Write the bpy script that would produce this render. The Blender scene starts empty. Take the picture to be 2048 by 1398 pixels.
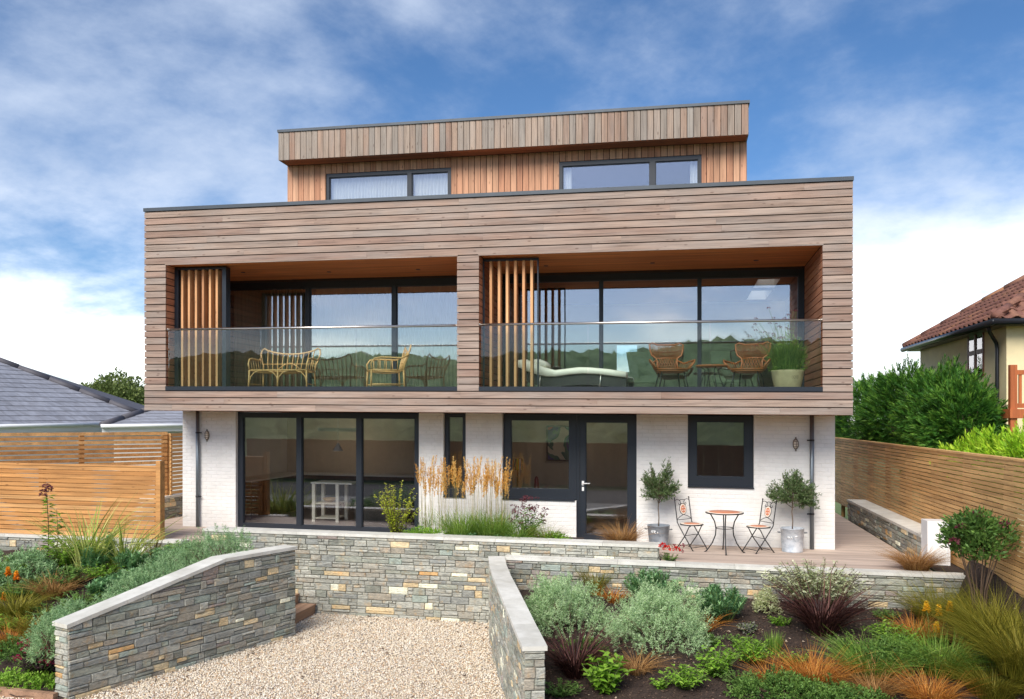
import bpy, math, random
import numpy as np
from mathutils import Vector, Matrix

random.seed(7)
RNG = np.random.default_rng(11)
R = math.radians
SC = bpy.context.scene
COL = SC.collection

# ------------------------------------------------------------------ camera
# world: X along the facade, Y into the house, Z up (0 = terrace deck); camera stands at the origin in plan
F, CX, HY, CAMH = 1690.0, 1024.0, 835.3, 2.33        # photograph pixels (2048 x 1398)
YAW = math.atan(336.0 / F)
CA, SA = math.cos(YAW), math.sin(YAW)
FALL = 0.008                                          # the whole plot falls gently towards the right

cam_data = bpy.data.cameras.new("camera")
cam = bpy.data.objects.new("camera", cam_data)
COL.objects.link(cam)
cam.location = (0, 0, CAMH)
cam.rotation_euler = (R(90), 0, YAW)
cam_data.sensor_width = 36.0
cam_data.lens = 36.0 * F / 2048.0
cam_data.shift_y = (HY - 699.0) / 2048.0
cam_data.clip_end = 3000
SC.camera = cam

# ------------------------------------------------------------------ light
SUN_EL, SUN_AZ = R(42), R(192)                        # azimuth clockwise from +Y
world = bpy.data.worlds.new("World")
SC.world = world
world.use_nodes = True
wn, wl = world.node_tree.nodes, world.node_tree.links
wn.clear()
def wnode(t, **kw):
    n = wn.new(t)
    for k, v in kw.items():
        setattr(n, k, v)
    return n
w_out = wnode("ShaderNodeOutputWorld")
w_bg = wnode("ShaderNodeBackground")
w_bg.inputs["Strength"].default_value = 0.14
w_sky = wnode("ShaderNodeTexSky", sky_type='NISHITA', sun_disc=False)
w_sky.sun_elevation = SUN_EL
w_sky.sun_rotation = SUN_AZ
w_sky.altitude = 50
w_sky.air_density = 0.8
w_sky.dust_density = 0.9
w_sky.ozone_density = 3.5
w_tc = wnode("ShaderNodeTexCoord")
w_sep = wnode("ShaderNodeSeparateXYZ")
wl.new(w_tc.outputs["Generated"], w_sep.inputs[0])
def wmath(op, a, b=None):
    n = wnode("ShaderNodeMath", operation=op)
    for i, v in enumerate((a, b)):
        if v is None:
            continue
        if isinstance(v, (int, float)):
            n.inputs[i].default_value = v
        else:
            wl.new(v, n.inputs[i])
    return n.outputs[0]
zc = wmath('ADD', wmath('MAXIMUM', w_sep.outputs["Z"], 0.0), 0.30)
u = wmath('DIVIDE', w_sep.outputs["X"], zc)
v = wmath('DIVIDE', w_sep.outputs["Y"], zc)
w_comb = wnode("ShaderNodeCombineXYZ")
wl.new(u, w_comb.inputs[0]); wl.new(v, w_comb.inputs[1])
w_map = wnode("ShaderNodeMapping")
w_map.inputs["Location"].default_value = (3.1, 1.7, 0.4)
w_map.inputs["Rotation"].default_value = (0, 0, R(28))
w_map.inputs["Scale"].default_value = (0.85, 0.85, 1.0)
wl.new(w_comb.outputs[0], w_map.inputs[0])
def wnoise(scale, detail, rough, dist, src):
    n = wnode("ShaderNodeTexNoise")
    n.inputs["Scale"].default_value = scale
    n.inputs["Detail"].default_value = detail
    n.inputs["Roughness"].default_value = rough
    n.inputs["Distortion"].default_value = dist
    wl.new(src, n.inputs["Vector"])
    return n.outputs["Fac"]
n1 = wnoise(1.45, 9.0, 0.56, 0.15, w_map.outputs[0])
n2 = wnoise(4.6, 9.0, 0.62, 0.1, w_map.outputs[0])
cl = wmath('ADD', wmath('MULTIPLY', n1, 0.78), wmath('MULTIPLY', n2, 0.22))
# the cloud deck closes up towards the horizon, where one looks through more of it
near_h = wmath('POWER', wmath('SUBTRACT', 1.0, wmath('MAXIMUM', w_sep.outputs["Z"], 0.0)), 7.0)
cl = wmath('ADD', cl, wmath('MULTIPLY', near_h, 0.075))
w_ramp = wnode("ShaderNodeValToRGB")
w_ramp.color_ramp.elements[0].position = 0.435
w_ramp.color_ramp.elements[1].position = 0.68
w_ramp.color_ramp.interpolation = 'EASE'
wl.new(cl, w_ramp.inputs[0])
w_mix = wnode("ShaderNodeMix", data_type='RGBA')
wl.new(wmath('MULTIPLY', w_ramp.outputs[0], 0.88), w_mix.inputs[0])
w_hs = wnode("ShaderNodeHueSaturation")
w_hs.inputs["Saturation"].default_value = 1.16
w_hs.inputs["Value"].default_value = 0.56
wl.new(w_sky.outputs[0], w_hs.inputs["Color"])
wl.new(w_hs.outputs[0], w_mix.inputs[6])
# clouds are bluish grey overhead and whiten towards the bright horizon
w_cr = wnode("ShaderNodeValToRGB")
w_cr.color_ramp.interpolation = 'EASE'
w_cr.color_ramp.elements[0].position = 0.02
w_cr.color_ramp.elements[0].color = (10.0, 9.8, 9.4, 1)
w_cr.color_ramp.elements[1].position = 0.28
w_cr.color_ramp.elements[1].color = (2.7, 3.1, 3.8, 1)
wl.new(w_sep.outputs["Z"], w_cr.inputs[0])
wl.new(w_cr.outputs[0], w_mix.inputs[7])
wl.new(w_mix.outputs[2], w_bg.inputs["Color"])
wl.new(w_bg.outputs[0], w_out.inputs[0])

sun_d = bpy.data.lights.new("sun", 'SUN')
sun_d.energy = 2.4
sun_d.angle = R(36)
sun_d.color = (1.0, 0.945, 0.86)
sun = bpy.data.objects.new("sun", sun_d)
COL.objects.link(sun)
sv = Vector((math.sin(SUN_AZ) * math.cos(SUN_EL), math.cos(SUN_AZ) * math.cos(SUN_EL), math.sin(SUN_EL)))
sun.rotation_euler = sv.to_track_quat('Z', 'Y').to_euler()

SC.view_settings.view_transform = 'Standard'
SC.view_settings.look = 'None'
SC.view_settings.gamma = 1
SC.view_settings.use_curve_mapping = False
SC.view_settings.exposure = 0.95
SC.render.engine = 'CYCLES'
SC.cycles.max_bounces = 10
SC.cycles.transparent_max_bounces = 12
SC.cycles.caustics_reflective = False
SC.cycles.caustics_refractive = False

# ------------------------------------------------------------------ places
def fall(x, y):
    return -FALL * (x * CA + y * SA)
def ray(px):
    k = (px - CX) / F
    return (-SA + CA * k, CA + SA * k)                # world direction per metre of depth
def onY(px, py, Y):
    """pixel on the upright plane Y -> (X, height above the falling datum)"""
    rx, ry = ray(px)
    d = Y / ry
    X = rx * d
    return X, CAMH - (py - HY) * d / F - fall(X, Y)
def XY(px, Y):
    rx, ry = ray(px)
    return rx * Y / ry
def flat(px, py, z):
    """pixel on the falling plane of height z -> (X, Y)"""
    d = (CAMH - z) * F / (py - HY - FALL * (px - CX))
    rx, ry = ray(px)
    return rx * d, ry * d
def camxy(d, xc):
    return (-SA * d + CA * xc, CA * d + SA * xc)
def sm(a, b, t):
    t = max(0.0, min(1.0, (t - a) / (b - a)))
    return t * t * (3 - 2 * t)

# ------------------------------------------------------------------ mesh helpers
ORG = {}
def org(p):
    return ORG.get(p.name, (0.0, 0.0, 0.0)) if p else (0.0, 0.0, 0.0)
def tag(o, label=None, cat=None, group=None, kind=None):
    if label: o["label"] = label
    if cat: o["category"] = cat
    if group: o["group"] = group
    if kind: o["kind"] = kind
    return o
def thing(name, loc, label, cat, group=None, rz=0.0, world=False):
    """an Empty at the thing's base; loc z is above the falling datum"""
    o = bpy.data.objects.new(name, None)
    COL.objects.link(o)
    o.empty_display_size = 0.2
    p = (loc[0], loc[1], loc[2] + fall(loc[0], loc[1]))
    o.location = p
    o.rotation_euler = (0, 0, rz)
    ORG[o.name] = p
    return tag(o, label, cat, group)
def link(name, me, parent=None):
    o = bpy.data.objects.new(name, me)
    COL.objects.link(o)
    if parent:
        o.parent = parent
        ORG[o.name] = org(parent)
    return o
class MB:
    """collects polygons; build() makes one mesh object"""
    def __init__(s):
        s.v = []; s.f = []; s.m = []; s.smooth = []
    def add(s, v, f, m=0, smooth=False):
        n = len(s.v)
        s.v += [tuple(p) for p in v]
        for q in f:
            s.f.append(tuple(i + n for i in q)); s.m.append(m); s.smooth.append(smooth)
        return s
    def box(s, x0, x1, y0, y1, z0, z1, m=0):
        return s.add([(x0, y0, z0), (x1, y0, z0), (x1, y1, z0), (x0, y1, z0),
                      (x0, y0, z1), (x1, y0, z1), (x1, y1, z1), (x0, y1, z1)],
                     [(0, 3, 2, 1), (4, 5, 6, 7), (0, 1, 5, 4), (1, 2, 6, 5), (2, 3, 7, 6), (3, 0, 4, 7)], m)
    def prism(s, poly, z0, z1, m=0):
        n = len(poly)
        v = [(x, y, z0) for x, y in poly] + [(x, y, z1) for x, y in poly]
        f = [tuple(range(n - 1, -1, -1)), tuple(range(n, 2 * n))]
        f += [(i, (i + 1) % n, n + (i + 1) % n, n + i) for i in range(n)]
        return s.add(v, f, m)
    def tube(s, pts, r, seg=8, m=0, cap=True):
        pts = [Vector(p) for p in pts]
        rs = r if isinstance(r, (list, tuple)) else [r] * len(pts)
        v = []; f = []
        up = None
        for i, p in enumerate(pts):
            t = (pts[min(i + 1, len(pts) - 1)] - pts[max(i - 1, 0)])
            if t.length < 1e-9: t = Vector((0, 0, 1))
            t.normalize()
            if up is None:
                up = Vector((0, 0, 1)) if abs(t.z) < 0.9 else Vector((1, 0, 0))
            a = t.cross(up)
            if a.length < 1e-6: a = t.orthogonal()
            a.normalize()
            b = a.cross(t).normalized()
            up = b
            for k in range(seg):
                w = 2 * math.pi * k / seg
                v.append(p + (a * math.cos(w) + b * math.sin(w)) * rs[i])
        n = len(pts)
        for i in range(n - 1):
            for k in range(seg):
                f.append((i * seg + k, i * seg + (k + 1) % seg, (i + 1) * seg + (k + 1) % seg, (i + 1) * seg + k))
        if cap:
            f.append(tuple(range(seg - 1, -1, -1)))
            f.append(tuple((n - 1) * seg + k for k in range(seg)))
        return s.add(v, f, m, True)
    def lathe(s, prof, seg=24, c=(0, 0, 0), m=0):
        v = []; f = []
        for r, z in prof:
            for k in range(seg):
                w = 2 * math.pi * k / seg
                v.append((c[0] + r * math.cos(w), c[1] + r * math.sin(w), c[2] + z))
        n = len(prof)
        for i in range(n - 1):
            for k in range(seg):
                f.append((i * seg + k, i * seg + (k + 1) % seg, (i + 1) * seg + (k + 1) % seg, (i + 1) * seg + k))
        f.append(tuple(range(seg - 1, -1, -1)))
        f.append(tuple((n - 1) * seg + k for k in range(seg)))
        return s.add(v, f, m, True)
    def xf(s, M):
        s.v = [tuple(M @ Vector(p)) for p in s.v]
        return s
    def build(s, name, mat, parent=None, local=False, label=None, cat=None, group=None, kind=None, sharp=True):
        me = bpy.data.meshes.new(name)
        ox, oy, oz = org(parent)
        if local:
            vv = s.v
        else:
            vv = [(x - ox, y - oy, z + fall(x, y) - oz) for x, y, z in s.v]
        me.from_pydata(vv, [], s.f)
        mats = mat if isinstance(mat, (list, tuple)) else [mat]
        for k in mats: me.materials.append(k)
        me.polygons.foreach_set("material_index", s.m)
        me.polygons.foreach_set("use_smooth", s.smooth)
        me.validate(); me.update()
        o = link(name, me, parent)
        return tag(o, label, cat, group, kind)
def np_obj(name, V, Fq, mat, parent=None, tint=None, mi=None, smooth=False, world=False):
    """a big mesh from numpy arrays: V (n,3), Fq list of (m,k) index arrays, tint per vertex"""
    me = bpy.data.meshes.new(name)
    if world:
        V = V.copy()
        V[:, 2] += -FALL * (V[:, 0] * CA + V[:, 1] * SA)
        V = V - np.array(org(parent))
    me.vertices.add(len(V)); me.vertices.foreach_set("co", V.astype(np.float32).ravel())
    loops = np.concatenate([f.ravel() for f in Fq]).astype(np.int32)
    sizes = np.concatenate([np.full(len(f), f.shape[1], np.int32) for f in Fq])
    starts = np.concatenate([[0], np.cumsum(sizes)[:-1]]).astype(np.int32)
    me.loops.add(len(loops)); me.loops.foreach_set("vertex_index", loops)
    me.polygons.add(len(sizes)); me.polygons.foreach_set("loop_start", starts)
    if smooth: me.polygons.foreach_set("use_smooth", np.ones(len(sizes), bool))
    mats = mat if isinstance(mat, (list, tuple)) else [mat]
    for k in mats: me.materials.append(k)
    if mi is not None: me.polygons.foreach_set("material_index", mi.astype(np.int32))
    if tint is not None:
        at = me.attributes.new("tint", 'FLOAT', 'POINT')
        at.data.foreach_set("value", tint.astype(np.float32))
    me.update(calc_edges=True); me.validate()
    return link(name, me, parent)

# ------------------------------------------------------------------ materials
def srgb(r, g, b):
    f = lambda c: ((c / 255.0) / 12.92) if c / 255.0 <= 0.04045 else (((c / 255.0) + 0.055) / 1.055) ** 2.4
    return (f(r), f(g), f(b), 1.0)
class NT:
    def __init__(s, name):
        s.mat = bpy.data.materials.new(name); s.mat.use_nodes = True
        s.n = s.mat.node_tree.nodes; s.l = s.mat.node_tree.links
        s.b = s.n["Principled BSDF"]; s.out = s.n["Material Output"]
    def node(s, t, **kw):
        n = s.n.new(t)
        for k, v in kw.items(): setattr(n, k, v)
        return n
    def set(s, **kw):
        for k, v in kw.items():
            s.b.inputs[k.replace("_", " ")].default_value = v
        return s
    def coord(s, scale=(1, 1, 1), what="Object", rnd=0.0):
        tc = s.node("ShaderNodeTexCoord"); mp = s.node("ShaderNodeMapping")
        mp.inputs["Scale"].default_value = scale
        src = tc.outputs[what]
        if rnd:
            oi = s.node("ShaderNodeObjectInfo"); mu = s.node("ShaderNodeMath", operation='MULTIPLY')
            s.l.new(oi.outputs["Random"], mu.inputs[0]); mu.inputs[1].default_value = rnd
            ad = s.node("ShaderNodeVectorMath", operation='ADD')
            s.l.new(src, ad.inputs[0]); s.l.new(mu.outputs[0], ad.inputs[1]); src = ad.outputs[0]
        s.l.new(src, mp.inputs[0])
        return mp.outputs[0]
    def noise(s, vec, scale=5, detail=4, rough=0.55, dist=0.0):
        n = s.node("ShaderNodeTexNoise")
        n.inputs["Scale"].default_value = scale; n.inputs["Detail"].default_value = detail
        n.inputs["Roughness"].default_value = rough; n.inputs["Distortion"].default_value = dist
        s.l.new(vec, n.inputs["Vector"])
        return n.outputs["Fac"]
    def ramp(s, fac, stops, interp='LINEAR'):
        n = s.node("ShaderNodeValToRGB"); cr = n.color_ramp; cr.interpolation = interp
        while len(cr.elements) < len(stops): cr.elements.new(0.5)
        for e, (p, c) in zip(cr.elements, stops):
            e.position = p; e.color = c if len(c) == 4 else (*c, 1)
        s.l.new(fac, n.inputs[0])
        return n.outputs[0]
    def mix(s, fac, a, b, mode='MIX'):
        n = s.node("ShaderNodeMix", data_type='RGBA', blend_type=mode)
        for i, v in ((0, fac), (6, a), (7, b)):
            if isinstance(v, (int, float)): n.inputs[i].default_value = v
            elif isinstance(v, tuple): n.inputs[i].default_value = v
            else: s.l.new(v, n.inputs[i])
        return n.outputs[2]
    def rand(s):
        return s.node("ShaderNodeObjectInfo").outputs["Random"]
    def attr(s, name="tint"):
        return s.node("ShaderNodeAttribute", attribute_name=name).outputs["Fac"]
    def color(s, c):
        if isinstance(c, tuple): s.b.inputs["Base Color"].default_value = c
        else: s.l.new(c, s.b.inputs["Base Color"])
        return s
    def bump(s, h, strength=0.3, dist=0.01):
        n = s.node("ShaderNodeBump"); n.inputs["Strength"].default_value = strength
        n.inputs["Distance"].default_value = dist
        s.l.new(h, n.inputs["Height"]); s.l.new(n.outputs[0], s.b.inputs["Normal"])
        return s
def plain(name, col, rough=0.5, metal=0.0, var=0.0, nscale=8.0, bump=0.0):
    t = NT(name); t.set(Roughness=rough, Metallic=metal)
    if var or bump:
        nz = t.noise(t.coord(), nscale, 5, 0.6)
        if var:
            lo = tuple(c * (1 - var) for c in col[:3]); hi = tuple(min(1, c * (1 + var)) for c in col[:3])
            t.color(t.ramp(nz, [(0.3, lo), (0.7, hi)]))
        else: t.color(col)
        if bump: t.bump(nz, bump, 0.01)
    else: t.color(col)
    return t.mat
def wood(name, stops, axis=0, rough=0.7, grain=0.35, knots=True, gscale=1.0, weather=0.0):
    """weathered timber: a colour per board (random), streaks along the board, knots and wear"""
    t = NT(name); t.set(Roughness=rough)
    sc = [22.0 * gscale] * 3; sc[axis] = 0.9 * gscale
    vec = t.coord(tuple(sc), rnd=37.0)
    g1 = t.noise(vec, 1.6, 6, 0.62, 0.6)
    sc2 = [6.0 * gscale] * 3; sc2[axis] = 0.55 * gscale
    g2 = t.noise(t.coord(tuple(sc2), rnd=91.0), 1.0, 3, 0.5)
    base = t.ramp(t.rand(), stops, 'LINEAR')
    dark = t.mix(1.0, base, t.ramp(g1, [(0.28, (0.5, 0.47, 0.45)), (0.5, (0.98, 0.98, 0.98)), (0.72, (1.22, 1.2, 1.18))]), 'MULTIPLY')
    c = t.mix(grain, base, dark)
    c = t.mix(1.0, c, t.ramp(g2, [(0.3, (0.74, 0.71, 0.69)), (0.7, (1.15, 1.14, 1.14))]), 'MULTIPLY')
    if weather:
        sc3 = [3.0] * 3; sc3[axis] = 0.8
        g3 = t.noise(t.coord(tuple(sc3), rnd=71.0), 1.0, 4, 0.6)
        c = t.mix(t.ramp(g3, [(0.42, (0, 0, 0)), (0.66, (weather,) * 3)]), c, t.mix(1.0, srgb(150, 144, 138), t.ramp(g1, [(0.3, (0.72, 0.72, 0.72)), (0.7, (1.15, 1.15, 1.15))]), 'MULTIPLY'))
    if knots:
        sk = [9.0] * 3; sk[axis] = 3.2
        vo = t.node("ShaderNodeTexVoronoi"); t.l.new(t.coord(tuple(sk), rnd=53.0), vo.inputs["Vector"])
        vo.inputs["Scale"].default_value = 1.0; vo.inputs["Randomness"].default_value = 1.0
        k = t.ramp(vo.outputs["Distance"], [(0.0, (1, 1, 1)), (0.07, (0.75, 0.75, 0.75)), (0.14, (0, 0, 0))])
        c = t.mix(t.mix(1.0, k, (0.75, 0.75, 0.75, 1), 'MULTIPLY'), c, t.mix(1.0, c, (0.35, 0.25, 0.2, 1), 'MULTIPLY'))
    t.color(c); t.bump(g1, 0.25, 0.004)
    return t.mat
M = {}
M['clad_h'] = wood('weathered cladding', [(0.0, srgb(148, 121, 106)), (0.3, srgb(154, 130, 115)), (0.55, srgb(158, 136, 121)), (0.8, srgb(151, 133, 121)), (1.0, srgb(164, 143, 128))], 0, grain=0.9, weather=0.42)
M['clad_v'] = wood('weathered upright cladding', [(0.0, srgb(154, 124, 105)), (0.25, srgb(162, 138, 119)), (0.5, srgb(154, 139, 125)), (0.75, srgb(143, 134, 124)), (1.0, srgb(168, 147, 129))], 2, grain=0.85, weather=0.4)
M['clad_v2'] = wood('sheltered upright cladding', [(0.0, srgb(186, 130, 98)), (0.4, srgb(202, 150, 116)), (0.75, srgb(210, 162, 128)), (1.0, srgb(192, 138, 106))], 2, grain=0.7)
M['clad_y'] = wood('sheltered reveal cladding', [(0.0, srgb(172, 112, 82)), (0.5, srgb(190, 130, 98)), (1.0, srgb(200, 144, 112))], 1, grain=0.7)
M['ceil'] = wood('balcony ceiling cedar', [(0.0, srgb(220, 140, 84)), (0.5, srgb(230, 150, 92)), (1.0, srgb(214, 134, 80))], 0, grain=0.5, knots=False)
M['fin'] = wood('larch fins', [(0.0, srgb(214, 158, 108)), (0.5, srgb(226, 174, 122)), (1.0, srgb(206, 150, 104))], 2, grain=0.5)
M['core'] = plain('cladding batten shadow', srgb(62, 45, 36), 0.9, var=0.2)
M['soffit'] = wood('soffit timber', [(0.0, srgb(168, 104, 68)), (1.0, srgb(182, 116, 80))], 0, grain=0.5, knots=False)
M['fence'] = wood('honey larch fence', [(0.0, srgb(186, 130, 72)), (0.4, srgb(204, 150, 90)), (0.8, srgb(194, 140, 82)), (1.0, srgb(214, 166, 108))], 0, grain=0.85)
M['fence_y'] = wood('tan larch fence', [(0.0, srgb(212, 164, 104)), (0.5, srgb(230, 184, 122)), (1.0, srgb(220, 174, 114))], 1, grain=0.8)
M['deck'] = wood('grey deck boards', [(0.0, srgb(190, 172, 156)), (0.5, srgb(202, 184, 168)), (1.0, srgb(180, 162, 148))], 0, grain=0.5, knots=False)
M['deck_red'] = wood('timber step', [(0.0, srgb(164, 130, 104)), (1.0, srgb(176, 142, 116))], 1, grain=0.7, knots=False)
M['balu_wood'] = wood('orange stained timber', [(0.0, srgb(176, 96, 50)), (1.0, srgb(196, 112, 60))], 2, grain=0.5, knots=False)

def _frame():
    t = NT('anthracite aluminium'); t.set(Roughness=0.38, Metallic=0.0)
    t.color(srgb(31, 37, 46)); t.b.inputs["Specular IOR Level"].default_value = 0.5
    return t.mat
M['frame'] = _frame()
M['flash'] = plain('grey metal flashing', srgb(72, 78, 84), 0.42, 0.3, var=0.12, nscale=3)
M['steel'] = plain('brushed steel', srgb(214, 206, 198), 0.28, 1.0)
M['zinc'] = plain('zinc downpipe', srgb(120, 128, 134), 0.42, 0.55, var=0.1, nscale=5)
M['iron'] = plain('black wrought iron', srgb(40, 40, 42), 0.45, 0.3)
M['bronze'] = plain('aged bronze', srgb(126, 112, 98), 0.45, 0.7, var=0.2, nscale=40)
def _brick():
    t = NT('white painted brick'); t.set(Roughness=0.62)
    nz = t.noise(t.coord((1, 1, 1)), 3.0, 6, 0.6)
    n2 = t.noise(t.coord((1, 1, 1)), 60.0, 4, 0.6)
    t.color(t.ramp(nz, [(0.25, (0.70, 0.675, 0.635)), (0.5, (0.79, 0.77, 0.735)), (0.75, (0.83, 0.815, 0.785))]))
    t.bump(n2, 0.35, 0.004)
    return t.mat
M['brick'] = _brick()
M['mortar_w'] = plain('white painted joint', (0.76, 0.745, 0.715, 1), 0.75, var=0.04, nscale=10)
def _glass(name, refl, tintc, rough=0.0):
    """thin double glazing: clear transmission plus a coated mirror-like reflection that grows at grazing angles"""
    t = NT(name)
    t.n.remove(t.b)
    tr = t.node("ShaderNodeBsdfTransparent"); tr.inputs[0].default_value = tintc
    gl = t.node("ShaderNodeBsdfGlossy"); gl.inputs["Roughness"].default_value = rough
    gl.inputs["Color"].default_value = (0.96, 0.95, 1.0, 1)
    lw = t.node("ShaderNodeLayerWeight"); lw.inputs["Blend"].default_value = 0.22
    mr = t.node("ShaderNodeMapRange"); t.l.new(lw.outputs["Fresnel"], mr.inputs[0])
    mr.inputs[1].default_value = 0.0; mr.inputs[2].default_value = 1.0
    mr.inputs[3].default_value = refl; mr.inputs[4].default_value = 1.0
    # panes are never perfectly flat
    bp = t.node("ShaderNodeBump"); bp.inputs["Strength"].default_value = 0.05; bp.inputs["Distance"].default_value = 0.02
    t.l.new(t.noise(t.coord((1, 1, 1)), 0.9, 1, 0.4), bp.inputs["Height"])
    t.l.new(bp.outputs[0], gl.inputs["Normal"])
    ms = t.node("ShaderNodeMixShader")
    t.l.new(mr.outputs[0], ms.inputs[0]); t.l.new(tr.outputs[0], ms.inputs[1]); t.l.new(gl.outputs[0], ms.inputs[2])
    t.l.new(ms.outputs[0], t.out.inputs[0])
    return t.mat
M['glass'] = _glass('coated window glass', 0.22, (0.92, 0.94, 0.93, 1))
M['glass_g'] = _glass('ground floor glass', 0.10, (0.95, 0.96, 0.955, 1))
M['glass_b'] = _glass('green edged balustrade glass', 0.018, (0.90, 0.955, 0.935, 1))
def _curtain(name, c, trans):
    t = NT(name); t.set(Roughness=0.9); t.color(c)
    tl = t.node("ShaderNodeBsdfTranslucent"); tl.inputs[0].default_value = c
    ms = t.node("ShaderNodeMixShader"); ms.inputs[0].default_value = trans
    t.l.new(t.b.outputs[0], ms.inputs[1]); t.l.new(tl.outputs[0], ms.inputs[2]); t.l.new(ms.outputs[0], t.out.inputs[0])
    return t.mat
M['curtain'] = _curtain('beige linen curtain', srgb(206, 186, 156), 0.2)
M['sheer'] = _curtain('white sheer curtain', srgb(250, 250, 250), 0.08)
M['room'] = plain('room plaster', srgb(214, 198, 176), 0.85, var=0.05)
M['room_w'] = plain('white plaster', srgb(226, 222, 214), 0.8)
M['floor_in'] = plain('grey floor tiles', srgb(146, 132, 126), 0.35, var=0.1, nscale=2)
M['white'] = plain('white gloss', srgb(240, 240, 238), 0.35)
M['cream'] = plain('cream leather', srgb(236, 230, 214), 0.5, var=0.04)
M['dark'] = plain('dark paint', srgb(40, 38, 36), 0.5)
M['wicker'] = plain('honey cane', srgb(206, 164, 106), 0.5, var=0.28, nscale=25)
M['rattan'] = plain('brown rattan', srgb(142, 86, 44), 0.5, var=0.35, nscale=40)
M['sage'] = plain('sage green fabric', srgb(128, 146, 122), 0.9, var=0.1, nscale=30)
M['clay'] = plain('pale cement pot', srgb(178, 164, 128), 0.85, var=0.14, nscale=9, bump=0.2)
M['potmark'] = plain('stamped mark', srgb(128, 116, 90), 0.9)
def _galv(name, lo, hi, patch):
    t = NT(name); t.set(Roughness=0.48, Metallic=0.35)
    n1 = t.noise(t.coord((1, 1, 1.6)), 7.0, 6, 0.65, 0.5)
    n2 = t.noise(t.coord((1, 1, 0.7)), 4.0, 5, 0.6)
    c = t.ramp(n1, [(0.3, lo), (0.6, hi)])
    t.color(t.mix(t.ramp(n2, [(0.54, (0, 0, 0)), (0.62, (1, 1, 1))]), c, patch))
    return t.mat
M['galv'] = _galv('galvanised tub', srgb(116, 124, 132), srgb(150, 158, 166), srgb(172, 178, 184))
M['galv2'] = _galv('lime-scaled tub', srgb(158, 168, 178), srgb(210, 216, 222), srgb(226, 230, 234))
M['chalk'] = plain('chalky smear', srgb(236, 236, 232), 0.9)
M['soilpot'] = plain('compost', srgb(62, 50, 42), 0.95, var=0.3, nscale=60, bump=0.5)
M['terracotta'] = plain('terracotta mosaic', srgb(206, 128, 90), 0.5, var=0.2, nscale=60)
M['mosaic_l'] = plain('pale mosaic', srgb(236, 222, 204), 0.5, var=0.12, nscale=60)
def _stone():
    t = NT('split slate walling'); t.set(Roughness=0.72)
    g = srgb
    base = t.ramp(t.rand(), [(0.0, g(152, 154, 149)), (0.12, g(173, 173, 163)), (0.26, g(141, 143, 133)), (0.40, g(164, 160, 148)),
                             (0.52, g(161, 164, 152)), (0.64, g(182, 182, 172)), (0.74, g(162, 173, 163)), (0.80, g(170, 162, 147)),
                             (0.865, g(210, 188, 149)), (0.91, g(232, 212, 173)), (0.945, g(240, 240, 218)), (0.97, g(206, 167, 115)), (0.985, g(163, 152, 146))], 'CONSTANT')
    v1 = t.coord((3.0, 3.0, 9.0), rnd=29.0)
    n1 = t.noise(v1, 3.0, 8, 0.74, 1.2)
    n2 = t.noise(t.coord((1, 1, 1), rnd=13.0), 7.0, 4, 0.6)
    c = t.mix(1.0, base, t.ramp(n1, [(0.32, (0.52, 0.53, 0.54)), (0.48, (0.98, 0.98, 0.98)), (0.66, (1.42, 1.40, 1.36))]), 'MULTIPLY')
    # rusty staining on some faces
    n3 = t.noise(t.coord((1, 1, 1)), 1.3, 5, 0.6)
    c = t.mix(1.0, c, t.ramp(n3, [(0.3, (0.80, 0.80, 0.78)), (0.7, (1.12, 1.11, 1.09))]), 'MULTIPLY')
    c = t.mix(t.ramp(n2, [(0.55, (0, 0, 0)), (0.70, (0.75, 0.75, 0.75))]), c, t.mix(1.0, c, (1.20, 0.90, 0.62, 1), 'MULTIPLY'))
    t.color(c); t.bump(n1, 1.0, 0.022)
    return t.mat
M['stone'] = _stone()
M['mortar'] = plain('pale mortar', srgb(150, 148, 140), 0.95, var=0.2, nscale=30, bump=0.4)
def _coping():
    t = NT('pale sawn coping'); t.set(Roughness=0.6)
    n1 = t.noise(t.coord(rnd=11.0), 5.0, 6, 0.65); 
    n2 = t.noise(t.coord(), 1.6, 6, 0.65)
    c = t.ramp(n1, [(0.3, srgb(210, 208, 199)), (0.7, srgb(234, 232, 224))])
    c = t.mix(1.0, c, t.ramp(n2, [(0.35, (0.82, 0.81, 0.78)), (0.6, (1, 1, 1))]), 'MULTIPLY')
    c = t.mix(1.0, c, t.ramp(t.rand(), [(0, (0.88, 0.88, 0.87)), (1, (1.04, 1.04, 1.03))]), 'MULTIPLY')
    t.color(c); t.bump(n1, 0.15, 0.004)
    return t.mat
M['coping'] = _coping()
def _gravel():
    t = NT('pea gravel bed'); t.set(Roughness=0.8)
    vo = t.node("ShaderNodeTexVoronoi"); vo.inputs["Scale"].default_value = 55
    t.l.new(t.coord(), vo.inputs["Vector"])
    sp = t.node("ShaderNodeSeparateColor"); t.l.new(vo.outputs["Color"], sp.inputs[0])
    t.color(t.ramp(sp.outputs[0], [(0, srgb(168, 148, 126)), (0.3, srgb(200, 182, 160)), (0.6, srgb(216, 198, 178)), (0.85, srgb(160, 134, 106)), (1, srgb(118, 110, 102))]))
    t.bump(vo.outputs["Distance"], 1.0, 0.012)
    return t.mat
M['gravel'] = _gravel()
def _pebble():
    t = NT('pebbles'); t.set(Roughness=0.65)
    t.color(t.ramp(t.attr(), [(0.0, srgb(220, 202, 174)), (0.14, srgb(240, 228, 206)), (0.36, srgb(246, 238, 222)), (0.54, srgb(230, 210, 178)),
                              (0.68, srgb(240, 232, 218)), (0.80, srgb(208, 168, 128)), (0.86, srgb(160, 150, 144)), (0.90, srgb(244, 236, 222)), (0.97, srgb(112, 104, 100))], 'CONSTANT'))
    return t.mat
M['pebble'] = _pebble()
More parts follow.
